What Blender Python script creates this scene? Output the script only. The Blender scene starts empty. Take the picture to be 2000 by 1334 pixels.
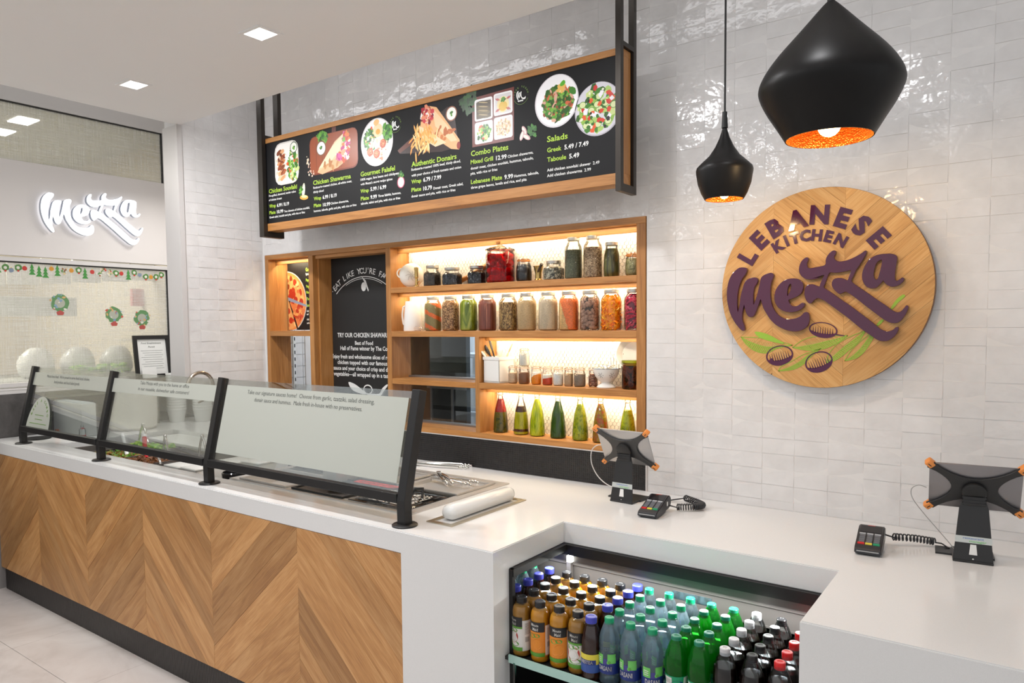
import bpy, bmesh, math, random
from mathutils import Vector, Matrix, noise as mnoise
D = bpy.data
SC = bpy.context.scene
COL = SC.collection
R = random.Random(7)
PI = math.pi

# ------------------------------------------------------------------ camera
def setup_camera():
    a, b, c = -0.624937, -0.0571, -0.0089744
    ca, sa, cb, sb, cc, s_ = math.cos(a), math.sin(a), math.cos(b), math.sin(b), math.cos(c), math.sin(c)
    f = Vector((sa * cb, ca * cb, sb)); r0 = Vector((ca, -sa, 0)); u0 = r0.cross(f)
    r = cc * r0 + s_ * u0; u = -s_ * r0 + cc * u0
    cam = D.cameras.new('camera'); o = D.objects.new('camera', cam); COL.objects.link(o)
    m = Matrix((r, u, -f)).transposed().to_4x4(); m.translation = Vector((0, -3, 1.8))
    o.matrix_world = m
    cam.sensor_fit = 'HORIZONTAL'; cam.sensor_width = 36
    cam.lens = 1401.9 / 2000 * 36; cam.shift_y = 47.9 / 2000
    cam.clip_start = .05; cam.clip_end = 60
    SC.camera = o
setup_camera()

# ------------------------------------------------------------------ world, lamps, exposure
SC.view_settings.view_transform = 'Standard'
SC.view_settings.look = 'None'
SC.view_settings.exposure = 0.04
SC.view_settings.gamma = 1
SC.view_settings.use_curve_mapping = False
SC.cycles.transparent_max_bounces = 64
SC.cycles.max_bounces = 14
SC.cycles.transmission_bounces = 14
W = D.worlds.new('world'); SC.world = W; W.use_nodes = True
W.node_tree.nodes['Background'].inputs[0].default_value = (.96, .98, 1.0, 1)
W.node_tree.nodes['Background'].inputs[1].default_value = 0.80

def area(name, loc, sx, sy, power, col=(1, 1, 1), aim=(0, 0, -1), spread=180):
    l = D.lights.new(name, 'AREA'); l.shape = 'RECTANGLE'; l.size = sx; l.size_y = sy
    l.energy = power; l.color = col; l.spread = math.radians(spread)
    o = D.objects.new(name, l); COL.objects.link(o); o.location = loc
    o.rotation_euler = Vector(aim).to_track_quat('-Z', 'X' if abs(Vector(aim).x) > .9 else 'Y').to_euler()
    return o
WARM = (1, .83, .56)
WHITE = (.985, .985, 1)
# downlights of the dropped ceiling: the row over the counter and the rows behind the camera
for y_, p_ in ((-1.1, 12), (-2.4, 8), (-3.7, 6)):
    for x_, k_ in ((-3.72, 1.25), (-2.66, 1.1), (-1.6, .7), (-.54, .25)):
        area('downlight_lamp', (x_, y_, 3.025), .12, .1, p_ * k_, WHITE)
# cove strip above the rear edge of the dropped ceiling washes the tiled wall
area('cove_lamp', (-3.2, -.52, 3.3), 2.4, .05, 3, WHITE, (0, .8, -.6))
area('cove_lamp', (-.6, -.52, 3.3), 2.2, .05, 2, WHITE, (0, .8, -.6))
# warm strips under the shelves
def strip(x0, x1, y, z, p):
    area('shelf_lamp', ((x0 + x1) / 2, y, z), x1 - x0, .012, p, WARM, (0, .25, -1))
    area('shelf_front_fill', ((x0 + x1) / 2, .030, z + .003), x1 - x0, .008, p * .30, WARM, (0, .15, -1))  # second lamp added to brighten the shelf underside and jar fronts
strip(-3.0, -1.47, .1, 2.246, 3.6)
strip(-3.0, -1.47, .1, 1.984, 3.4)
strip(-2.36, -1.47, .1, 1.73, 2.4)
strip(-2.36, -1.47, .1, 1.454, 2.3)
strip(-4.15, -3.78, .085, 2.24, 1.3)
# cooler lamp, alcove and back kitchen lamps
area('cooler_lamp', (-1.0, -.70, .90), 1.05, .02, 5.5, (.97, 1, .985), (0, -.35, -1))
area('alcove_lamp', (-5.0, .1, 2.9), .8, .3, 12, (1, .98, .95))
area('kitchen_lamp', (-4.05, .55, 2.6), .5, .4, 9, (1, .95, .86))
area('window_room_lamp', (-7.2, -2.0, 3.3), 1.4, 1.2, 170, (1, .97, .90))
area('bright_room_lamp', (-3.0, .86, 2.3), .5, .25, 14, (.80, .90, 1))

# ------------------------------------------------------------------ helpers
def lin(h):
    h = h.lstrip('#'); v = [int(h[i:i + 2], 16) / 255 for i in (0, 2, 4)]
    return tuple(x / 12.92 if x <= .04045 else ((x + .055) / 1.055) ** 2.4 for x in v)
MATS = {}
class NT:
    def __init__(s, name):
        s.m = D.materials.new(name); s.m.use_nodes = True; s.t = s.m.node_tree; s.n = s.t.nodes; s.l = s.t.links
        s.b = s.n['Principled BSDF']; s.out = s.n['Material Output']; MATS[name] = s.m
    def new(s, kind, **kw):
        x = s.n.new(kind)
        for k, v in kw.items():
            if hasattr(x, k): setattr(x, k, v)
        return x
    def link(s, a, b): s.l.new(a, b)
    def val(s, node, **kw):
        for k, v in kw.items(): node.inputs[k.replace('_', ' ')].default_value = v
        return node
    def ramp(s, fac, stops, interp='LINEAR'):
        r = s.n.new('ShaderNodeValToRGB'); r.color_ramp.interpolation = interp
        e = r.color_ramp.elements
        while len(e) > 1: e.remove(e[-1])
        e[0].position = stops[0][0]; e[0].color = (*stops[0][1], 1)
        for p, c in stops[1:]:
            q = e.new(p); q.color = (*c, 1)
        s.l.new(fac, r.inputs[0]); return r
    def bump(s, h, strength, dist=.01):
        b = s.n.new('ShaderNodeBump'); b.inputs['Strength'].default_value = strength; b.inputs['Distance'].default_value = dist
        s.l.new(h, b.inputs['Height']); s.l.new(b.outputs[0], s.b.inputs['Normal']); return b
    def coord(s, kind='Object', scale=(1, 1, 1)):
        t = s.n.new('ShaderNodeTexCoord'); mp = s.n.new('ShaderNodeMapping'); mp.inputs['Scale'].default_value = scale
        s.l.new(t.outputs[kind], mp.inputs[0]); return mp.outputs[0]
    def noise(s, vec, scale, detail=2, rough=.5, dist=0):
        x = s.n.new('ShaderNodeTexNoise'); s.l.new(vec, x.inputs['Vector'])
        x.inputs['Scale'].default_value = scale; x.inputs['Detail'].default_value = detail
        x.inputs['Roughness'].default_value = rough; x.inputs['Distortion'].default_value = dist; return x
def pm(name, col, rough=.5, metal=0, spec=.5, emit=0, coat=0):
    if name in MATS: return MATS[name]
    s = NT(name); c = lin(col) if isinstance(col, str) else col
    s.b.inputs['Base Color'].default_value = (*c, 1); s.b.inputs['Roughness'].default_value = rough
    s.b.inputs['Metallic'].default_value = metal; s.b.inputs['Specular IOR Level'].default_value = spec
    s.b.inputs['Coat Weight'].default_value = coat
    if emit:
        s.b.inputs['Emission Color'].default_value = (*c, 1); s.b.inputs['Emission Strength'].default_value = emit
    return s.m
def glass_m(name, tint=(.97, .99, .97), rough=.02, refl=1.0, ior=1.45):
    s = NT(name); s.n.remove(s.b)
    t = s.new('ShaderNodeBsdfTransparent'); t.inputs[0].default_value = (*tint, 1)
    g = s.new('ShaderNodeBsdfGlossy'); g.inputs['Roughness'].default_value = rough
    f = s.new('ShaderNodeFresnel'); f.inputs[0].default_value = ior
    mu = s.new('ShaderNodeMath', operation='MULTIPLY'); mu.inputs[1].default_value = refl
    mx = s.new('ShaderNodeMixShader')
    s.link(f.outputs[0], mu.inputs[0]); s.link(mu.outputs[0], mx.inputs[0]); s.link(t.outputs[0], mx.inputs[1]); s.link(g.outputs[0], mx.inputs[2])
    s.link(mx.outputs[0], s.out.inputs[0]); return s.m
def wood_m(name, dark, mid, light, rough=.45, sv=22, var=.35):
    s = NT(name)
    uv = s.new('ShaderNodeUVMap'); oi = s.new('ShaderNodeObjectInfo')
    add = s.new('ShaderNodeVectorMath', operation='ADD'); mul = s.new('ShaderNodeVectorMath', operation='SCALE')
    cmb = s.new('ShaderNodeCombineXYZ')
    for i in range(3): s.link(oi.outputs['Random'], cmb.inputs[i])
    mul.inputs['Scale'].default_value = 37.0
    s.link(cmb.outputs[0], mul.inputs[0]); s.link(uv.outputs[0], add.inputs[0]); s.link(mul.outputs[0], add.inputs[1])
    mp = s.new('ShaderNodeMapping'); mp.inputs['Scale'].default_value = (2.2, sv, 1); s.link(add.outputs[0], mp.inputs[0])
    n1 = s.noise(mp.outputs[0], 1.0, 5, .55, 1.2)
    mp2 = s.new('ShaderNodeMapping'); mp2.inputs['Scale'].default_value = (9, 260, 1); s.link(add.outputs[0], mp2.inputs[0])
    n2 = s.noise(mp2.outputs[0], 1.0, 2, .6)
    mx = s.new('ShaderNodeMath', operation='MULTIPLY_ADD'); mx.inputs[1].default_value = .45; s.link(n2.outputs[0], mx.inputs[0])
    sc = s.new('ShaderNodeMath', operation='MULTIPLY'); sc.inputs[1].default_value = .62; s.link(n1.outputs[0], sc.inputs[0]); s.link(sc.outputs[0], mx.inputs[2])
    r = s.ramp(mx.outputs[0], [(.30, lin(dark)), (.5, lin(mid)), (.72, lin(light))])
    hs = s.new('ShaderNodeHueSaturation')
    mr = s.new('ShaderNodeMapRange'); mr.inputs['To Min'].default_value = 1 - var; mr.inputs['To Max'].default_value = 1 + var * .6
    s.link(oi.outputs['Random'], mr.inputs[0]); s.link(mr.outputs[0], hs.inputs['Value']); s.link(r.outputs[0], hs.inputs['Color'])
    s.link(hs.outputs[0], s.b.inputs['Base Color']); s.b.inputs['Roughness'].default_value = rough
    s.bump(mx.outputs[0], .12, .004); return s.m

def newbm():
    bm = bmesh.new(); bm.loops.layers.uv.new('UVMap'); return bm
def link_mesh(name, me, mat=None, parent=None, loc=None):
    o = D.objects.new(name, me); COL.objects.link(o)
    if 'lettering' in name or name in ('print', 'label', 'seal_ring', 'seal_mark'): o['kind'] = 'stuff'
    if parent is not None: o.parent = parent
    if loc is not None: o.location = loc
    if mat is not None and not me.materials:
        for m in (mat if isinstance(mat, (list, tuple)) else [mat]): me.materials.append(m)
    return o
def mesh_of(bm, name, smooth=None):
    me = D.meshes.new(name); bm.normal_update(); bm.to_mesh(me); bm.free()
    if smooth is not None:
        me.polygons.foreach_set('use_smooth', [True] * len(me.polygons))
        me.set_sharp_from_angle(angle=math.radians(smooth))
    return me
def obj(name, bm, mat, parent=None, loc=None, smooth=None):
    return link_mesh(name, mesh_of(bm, name, smooth), mat, parent, loc)
def tag(o, label, cat, group=None):
    o['label'] = label; o['category'] = cat
    if group: o['group'] = group
    return o
def thing(name, label, cat, loc=(0, 0, 0), rz=0, group=None):
    o = D.objects.new(name, None); COL.objects.link(o); o.location = loc; o.rotation_euler = (0, 0, rz); o.empty_display_size = .05
    return tag(o, label, cat, group)
def struct(name, bm, mat, parent=None, smooth=None):
    o = obj(name, bm, mat, parent, smooth=smooth); o['kind'] = 'structure'; return o
def stuff(o): o['kind'] = 'stuff'; return o
def dup(o, loc=None, rz=None, parent=None, label=None):
    def rec(x, par):
        c = x.copy(); COL.objects.link(c); c.parent = par
        for ch in KIDS.get(x.name, ()): rec(ch, c)
        return c
    c = rec(o, parent)
    if loc is not None: c.location = loc
    if rz is not None: c.rotation_euler = (0, 0, rz)
    if label: c['label'] = label
    return c
KIDS = {}
def learn(o):
    for x in D.objects:
        if x.parent: KIDS.setdefault(x.parent.name, [])
    for k in KIDS: KIDS[k] = [x for x in D.objects if x.parent and x.parent.name == k]

def quadbox(bm, x0, x1, y0, y1, z0, z1, mi=0, bev=0, axis=None, rot=None, at=None):
    """box with grain UVs along its longest side"""
    P = [Vector((x, y, z)) for x in (x0, x1) for y in (y0, y1) for z in (z0, z1)]
    dims = (abs(x1 - x0), abs(y1 - y0), abs(z1 - z0))
    ax = axis if axis is not None else dims.index(max(dims))
    vs = [bm.verts.new(p) for p in P]
    fs = []
    for q in ((0, 1, 3, 2), (4, 6, 7, 5), (0, 4, 5, 1), (2, 3, 7, 6), (0, 2, 6, 4), (1, 5, 7, 3)):
        f = bm.faces.new([vs[i] for i in q]); f.material_index = mi; fs.append(f)
    uvl = bm.loops.layers.uv.active
    if uvl:
        o = [i for i in range(3) if i != ax]
        for f in fs:
            for l in f.loops:
                p = l.vert.co; l[uvl].uv = (p[ax], p[o[0]] + p[o[1]])
    if bev > 0:
        bmesh.ops.bevel(bm, geom=list({e for f in fs for e in f.edges}), offset=bev, segments=2, affect='EDGES', profile=.5)
    if rot is not None:
        bmesh.ops.transform(bm, matrix=rot, verts=[v for v in vs if v.is_valid])
    return vs
def box(name, b, mat, parent=None, bev=0, axis=None, smooth=None):
    bm = newbm(); quadbox(bm, *b, bev=bev, axis=axis)
    return obj(name, bm, mat, parent, smooth=smooth if smooth else (40 if bev else None))
def lathe(bm, prof, seg=24, c=(0, 0, 0), cap=True, mi=0, axis=None):
    rings = []
    c = Vector(c)
    for r, z in prof:
        if r <= 1e-5: rings.append([bm.verts.new(c + Vector((0, 0, z)))])
        else: rings.append([bm.verts.new(c + Vector((r * math.cos(2 * PI * i / seg), r * math.sin(2 * PI * i / seg), z))) for i in range(seg)])
    fs = []
    for a, b in zip(rings, rings[1:]):
        if len(a) == 1 and len(b) == 1: continue
        for i in range(seg):
            j = (i + 1) % seg
            if len(a) == 1: fs.append(bm.faces.new((a[0], b[i], b[j])))
            elif len(b) == 1: fs.append(bm.faces.new((a[i], b[0], a[j])))
            else: fs.append(bm.faces.new((a[i], b[i], b[j], a[j])))
    if cap:
        if len(rings[0]) > 1: fs.append(bm.faces.new(rings[0][::1]))
        if len(rings[-1]) > 1: fs.append(bm.faces.new(rings[-1][::-1]))
    for f in fs: f.material_index = mi
    vs = [v for r in rings for v in r]
    bmesh.ops.recalc_face_normals(bm, faces=fs)
    return vs
def LT(name, prof, mat, parent=None, seg=24, loc=None, smooth=35, cap=True):
    bm = newbm(); lathe(bm, prof, seg, cap=cap); return obj(name, bm, mat, parent, loc, smooth)
def tube(bm, pts, r, seg=8, closed=False, caps=True):
    pts = [Vector(p) for p in pts]; n = len(pts); rings = []
    rr = r if isinstance(r, (list, tuple)) else [r] * n
    prev = None
    for i, p in enumerate(pts):
        if closed: t = (pts[(i + 1) % n] - pts[i - 1])
        else: t = pts[min(i + 1, n - 1)] - pts[max(i - 1, 0)]
        t.normalize()
        if prev is None:
            up = Vector((0, 0, 1)) if abs(t.z) < .9 else Vector((1, 0, 0)); u = t.cross(up).normalized()
        else:
            u = (prev - t * prev.dot(t)).normalized()
        prev = u; v = t.cross(u)
        rings.append([bm.verts.new(p + (u * math.cos(2 * PI * k / seg) + v * math.sin(2 * PI * k / seg)) * rr[i]) for k in range(seg)])
    m = n if closed else n - 1; fs = []
    for i in range(m):
        a, b = rings[i], rings[(i + 1) % n]
        for k in range(seg):
            fs.append(bm.faces.new((a[k], a[(k + 1) % seg], b[(k + 1) % seg], b[k])))
    if caps and not closed:
        fs.append(bm.faces.new(rings[0][::-1])); fs.append(bm.faces.new(rings[-1]))
    bmesh.ops.recalc_face_normals(bm, faces=fs)
def TB(name, pts, r, mat, parent=None, seg=8, closed=False, loc=None):
    bm = newbm(); tube(bm, pts, r, seg, closed); return obj(name, bm, mat, parent, loc, smooth=50)
def smoothpts(pts, n=4, closed=True):
    out = []; N = len(pts); P = [Vector(p) for p in pts]
    rng = range(N) if closed else range(N - 1)
    for i in rng:
        if closed: a, b, c, d = P[i - 1], P[i], P[(i + 1) % N], P[(i + 2) % N]
        else: a, b, c, d = P[max(i - 1, 0)], P[i], P[i + 1], P[min(i + 2, N - 1)]
        for k in range(n):
            t = k / n
            out.append(.5 * ((2 * b) + (c - a) * t + (2 * a - 5 * b + 4 * c - d) * t * t + (3 * b - a - 3 * c + d) * t ** 3))
    if not closed: out.append(P[-1])
    return out
def outline_mesh(loops, depth=.01, bevel=0, name='outline'):
    """closed 2-D loops (even-odd) -> solid mesh lying in XY, thickness centred on z"""
    cu = D.curves.new(name, 'CURVE'); cu.dimensions = '2D'; cu.fill_mode = 'BOTH'; cu.extrude = depth / 2; cu.bevel_depth = bevel; cu.bevel_resolution = 1
    for lp in loops:
        sp = cu.splines.new('POLY'); sp.points.add(len(lp) - 1); sp.use_cyclic_u = True
        for p, q in zip(sp.points, lp): p.co = (q[0], q[1], 0, 1)
    o = D.objects.new(name, cu); COL.objects.link(o)
    me = D.meshes.new_from_object(o.evaluated_get(bpy.context.evaluated_depsgraph_get()))
    D.objects.remove(o); D.curves.remove(cu); return me
_txt = {}
def text_mesh(s, cap=.02, width=None, bold=0.0, extrude=.0004, align='LEFT', spacing=1.0, shear=0):
    cu = D.curves.new('t', 'FONT'); cu.body = s; cu.size = cap / .70; cu.extrude = extrude; cu.offset = bold * cap; cu.resolution_u = 2
    cu.space_character = spacing; cu.shear = shear
    o = D.objects.new('t', cu); COL.objects.link(o)
    me = D.meshes.new_from_object(o.evaluated_get(bpy.context.evaluated_depsgraph_get()))
    D.objects.remove(o); D.curves.remove(cu)
    xs = [v.co.x for v in me.vertices] or [0]
    x0, x1 = min(xs), max(xs); k = (width / (x1 - x0)) if width and x1 > x0 else 1
    w = (x1 - x0) * k; sh = 0 if align == 'LEFT' else (-w / 2 if align == 'CENTER' else -w)
    for v in me.vertices: v.co.x = (v.co.x - x0) * k + sh
    return me
def plane_mat(o, ux, uy):
    ux = Vector(ux).normalized(); uy = Vector(uy).normalized(); n = ux.cross(uy)
    m = Matrix((ux, uy, n)).transposed().to_4x4(); m.translation = Vector(o); return m
def add_mesh(bm, me, mat4=None, mi=None):
    n = len(bm.verts); nf = len(bm.faces); bm.from_mesh(me); bm.verts.ensure_lookup_table(); bm.faces.ensure_lookup_table()
    if mat4 is not None: bmesh.ops.transform(bm, matrix=mat4, verts=bm.verts[n:])
    if mi is not None:
        for f in bm.faces[nf:]: f.material_index = mi
    D.meshes.remove(me)
def slab(bm, xs, ys, keep, z0, z1):
    """one solid from grid cells, so L shapes and holes share edges"""
    V = {}
    def v(i, j, k):
        if (i, j, k) not in V: V[(i, j, k)] = bm.verts.new((xs[i], ys[j], (z0, z1)[k]))
        return V[(i, j, k)]
    K = {(i, j) for i in range(len(xs) - 1) for j in range(len(ys) - 1) if keep((xs[i] + xs[i + 1]) / 2, (ys[j] + ys[j + 1]) / 2)}
    for i, j in K:
        bm.faces.new((v(i, j, 1), v(i + 1, j, 1), v(i + 1, j + 1, 1), v(i, j + 1, 1)))
        bm.faces.new((v(i, j, 0), v(i, j + 1, 0), v(i + 1, j + 1, 0), v(i + 1, j, 0)))
        if (i - 1, j) not in K: bm.faces.new((v(i, j, 0), v(i, j, 1), v(i, j + 1, 1), v(i, j + 1, 0)))
        if (i + 1, j) not in K: bm.faces.new((v(i + 1, j, 0), v(i + 1, j + 1, 0), v(i + 1, j + 1, 1), v(i + 1, j, 1)))
        if (i, j - 1) not in K: bm.faces.new((v(i, j, 0), v(i + 1, j, 0), v(i + 1, j, 1), v(i, j, 1)))
        if (i, j + 1) not in K: bm.faces.new((v(i, j + 1, 0), v(i, j + 1, 1), v(i + 1, j + 1, 1), v(i + 1, j + 1, 0)))
def blob(bm, c, r, sub=1, sq=(1, 1, 1), mi=0, rot=None):
    m = Matrix.Translation(Vector(c)) @ (rot if rot is not None else Matrix()) @ Matrix.Diagonal((r * sq[0], r * sq[1], r * sq[2], 1))
    n = len(bm.faces)
    bmesh.ops.create_icosphere(bm, subdivisions=sub, radius=1, matrix=m)
    bm.faces.ensure_lookup_table()
    for f in bm.faces[n:]: f.material_index = mi

# flat print: layered coloured polygons in one mesh, colour in an attribute
class Print:
    def __init__(s): s.v = []; s.f = []; s.c = []; s.z = 0.0
    def poly(s, pts, col, z=None):
        s.z += 1.2e-6
        b = len(s.v); s.v += [(p[0], p[1], s.z if z is None else z) for p in pts]; s.f.append(tuple(range(b, b + len(pts)))); s.c.append(lin(col) if isinstance(col, str) else col)
    def ell(s, cx, cy, rx, ry, col, n=20, rot=0, jit=0):
        ca, sa = math.cos(rot), math.sin(rot); P = []
        for i in range(n):
            t = 2 * PI * i / n; k = 1 + R.uniform(-jit, jit)
            x, y = rx * math.cos(t) * k, ry * math.sin(t) * k; P.append((cx + x * ca - y * sa, cy + x * sa + y * ca))
        s.poly(P, col)
    def rrect(s, cx, cy, w, h, r, col, rot=0):
        P = []
        for qx, qy, a0 in ((1, 1, 0), (-1, 1, 90), (-1, -1, 180), (1, -1, 270)):
            for k in range(4):
                a = math.radians(a0 + 30 * k); P.append((qx * (w / 2 - r) + r * math.cos(a), qy * (h / 2 - r) + r * math.sin(a)))
        ca, sa = math.cos(rot), math.sin(rot)
        s.poly([(cx + x * ca - y * sa, cy + x * sa + y * ca) for x, y in P], col)
    def scatter(s, cx, cy, rx, ry, n, size, cols, stretch=2.0, jit=.25, nv=6):
        for _ in range(n):
            a = R.uniform(0, 2 * PI); d = math.sqrt(R.random()); q = size * R.uniform(.6, 1.3)
            s.ell(cx + rx * d * math.cos(a), cy + ry * d * math.sin(a), q * R.uniform(1, stretch), q, R.choice(cols), nv, R.uniform(0, PI), jit)
    def mesh(s, name, m4, gloss=None):
        me = D.meshes.new(name); me.from_pydata(s.v, [], s.f)
        at = me.color_attributes.new('Col', 'FLOAT_COLOR', 'CORNER')
        flat = []
        for f, c in zip(s.f, s.c): flat += [*c, 1.0] * len(f)
        at.data.foreach_set('color', flat); me.transform(m4); return me
def print_m(name='print_ink', rough=.35):
    if name in MATS: return MATS[name]
    s = NT(name); a = s.new('ShaderNodeVertexColor', layer_name='Col')
    s.link(a.outputs[0], s.b.inputs['Base Color']); s.b.inputs['Roughness'].default_value = rough; return s.m
# ---- traced lettering and print layout, metres x 10000
MZ = [[[(-3057, 931), (-2804, 917), (-2756, 823), (-2816, 673), (-2954, 485), (-3051, 237), (-3113, -13), (-3145, -293), (-3148, -574), (-3123, -828), (-3089, -842), (-3024, -549), (-2990, -241), (-2922, 37), (-2840, 299), (-2716, 446), (-2536, 505), (-2371, 497), (-2315, 415), (-2355, 279), (-2450, 130), (-2489, -90), (-2495, -311), (-2478, -589), (-2362, -315), (-2283, -14), (-2231, 232), (-2179, 478), (-2072, 583), (-1883, 656), (-1763, 655), (-1700, 579), (-1733, 444), (-1793, 297), (-1823, 52), (-1820, -221), (-1776, -524), (-1679, -772), (-1516, -993), (-1303, -1132), (-1040, -1174), (-807, -1139), (-628, -1047), (-514, -929), (-425, -909), (-361, -971), (-334, -1118), (-349, -1304), (-430, -1464), (-569, -1570), (-774, -1637), (-1034, -1623), (-1298, -1540), (-1565, -1389), (-1782, -1181), (-1947, -932), (-2071, -709), (-2142, -487), (-2198, -348), (-2277, -566), (-2358, -786), (-2438, -979), (-2548, -1061), (-2646, -1046), (-2730, -947), (-2802, -750), (-2846, -553), (-2887, -664), (-2927, -887), (-2933, -1140), (-2910, -1252), (-2852, -1393), (-2828, -1562), (-2873, -1612), (-2963, -1575), (-3106, -1420), (-3250, -1221), (-3396, -936), (-3485, -651), (-3545, -338), (-3553, -26), (-3515, 284), (-3423, 562), (-3282, 766)]], [[(-956, 407), (-775, 374), (-646, 289), (-580, 153), (-590, -20), (-665, -177), (-818, -293), (-998, -368), (-1123, -418), (-1087, -541), (-995, -651), (-864, -681), (-736, -643), (-634, -566), (-558, -549), (-516, -603), (-556, -701), (-708, -818), (-914, -881), (-1148, -877), (-1360, -805), (-1520, -666), (-1624, -473), (-1645, -227), (-1595, -11), (-1477, 175), (-1321, 317), (-1138, 390)], [(-1058, 218), (-1010, 183), (-1004, 76), (-1041, -57), (-1105, -190), (-1161, -282), (-1178, -160), (-1164, 1), (-1122, 134)]], [[(-467, 1190), (-408, 1165), (-415, 1073), (-456, 956), (-424, 822), (-335, 765), (-72, 782), (102, 807), (-150, 790), (98, 826), (229, 886), (238, 1044), (285, 1186), (391, 1324), (498, 1389), (574, 1363), (568, 1269), (516, 1157), (544, 1055), (666, 976), (827, 966), (1038, 1011), (1273, 1110), (1454, 1212), (1581, 1307), (1628, 1293), (1614, 1201), (1509, 997), (1383, 778), (1282, 614), (1206, 419), (1136, 217), (1370, 0), (1685, -238), (1997, -486), (2304, -718), (2507, -889), (2657, -969), (2780, -955), (2876, -868), (2959, -746), (3008, -739), (3026, -803), (2976, -967), (2882, -1144), (2762, -1295), (2615, -1349), (2440, -1319), (2212, -1177), (1954, -963), (1642, -702), (1378, -469), (1165, -292), (978, -165), (899, -168), (819, -209), (726, -226), (603, -129), (492, 34), (469, 165), (515, 293), (636, 345), (810, 337), (945, 274), (1019, 256), (1074, 425), (1129, 636), (992, 615), (780, 577), (565, 564), (370, 580), (270, 347), (204, 146), (171, 17), (441, -182), (742, -422), (1066, -661), (1386, -924), (1702, -1185), (1962, -1413), (2143, -1569), (2321, -1654), (2446, -1654), (2570, -1599), (2667, -1502), (2717, -1516), (2730, -1571), (2671, -1724), (2550, -1877), (2403, -1981), (2227, -2004), (2049, -1949), (1815, -1780), (1554, -1581), (1288, -1351), (993, -1090), (695, -854), (394, -616), (172, -450), (-22, -371), (-105, -398), (-188, -454), (-204, -484), (-303, -566), (-406, -505), (-484, -343), (-512, -156), (-489, 30), (-389, 132), (-238, 152), (-87, 94), (24, 58), (66, 181), (146, 382), (185, 502), (-89, 427), (-312, 373), (-16, 393), (-266, 352), (-468, 379), (-623, 487), (-714, 638), (-724, 812), (-668, 1008), (-568, 1135)]], [[(2269, 1151), (2419, 1147), (2568, 1098), (2631, 1012), (2622, 848), (2590, 602), (2569, 382), (2585, 216), (2648, 158), (2745, 209), (2817, 266), (2874, 231), (2832, 123), (2687, 5), (2515, -30), (2365, 18), (2250, 147), (2211, 205), (2113, 97), (1989, -38), (1836, -65), (1681, -12), (1562, 148), (1507, 348), (1529, 573), (1616, 794), (1741, 983), (1917, 1098), (2093, 1143)], [(2135, 959), (2168, 902), (2139, 709), (2093, 489), (2046, 296), (1984, 229), (1919, 273), (1879, 415), (1900, 638), (1972, 858), (2059, 936)]]]
LEAVES = [([(-3023, -1873), (-2240, -1908), (-1587, -2016), (-985, -2194)], [(-3023, -1873), (-2794, -2191), (-2419, -2449), (-1978, -2517), (-1583, -2328), (-985, -2194)]), ([(-983, -2284), (-607, -1992), (-66, -1840), (1015, -1811)], [(-983, -2284), (-464, -2379), (75, -2343), (568, -2144), (1015, -1811)]), ([(266, -2872), (376, -2481), (665, -2126), (1143, -1828), (1613, -1639)], [(266, -2872), (642, -2722), (1056, -2366), (1431, -1982), (1613, -1639)]), ([(918, -2769), (1121, -2400), (1432, -2051), (1800, -1707)], [(918, -2769), (1316, -2656), (1625, -2358), (1895, -1844), (1800, -1707)]), ([(-1519, -3227), (-1397, -3040), (-1011, -2829), (-565, -2549), (75, -2308)], [(-1519, -3227), (-972, -3156), (-560, -2927), (-257, -2598), (75, -2308)])]
LEAFSOLID = [[(-2464, -1666), (-2132, -1704), (-1768, -1851), (-1301, -2142), (-1874, -2036), (-2314, -1871)], [(2454, -786), (2627, -506), (2831, -330), (2897, -398), (2689, -608), (2514, -837)], [(1995, -1402), (2130, -1234), (2221, -1252), (2072, -1437)]]
OLIVES = [((-1480, -2612), (516, 122), (-85, 386)), ((138, -1600), (515, -78), (34, 297)), ((-1, -2835), (486, 180), (-122, 377))]
LEB = [('L', -2780, 1392, 58), ('E', -2322, 2023, 43), ('B', -1710, 2463, 29), ('A', -882, 2708, 12), ('N', -47, 2813, -4), ('E', 782, 2608, -21), ('S', 1433, 2269, -35), ('E', 2011, 1769, -50)]
KIT = [('K', -1577, 1733, 31), ('I', -1272, 1912, 22), ('T', -951, 1994, 14), ('C', -569, 2056, 4), ('H', -134, 2040, -7), ('E', 289, 1958, -17), ('N', 722, 1773, -29)]
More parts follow.
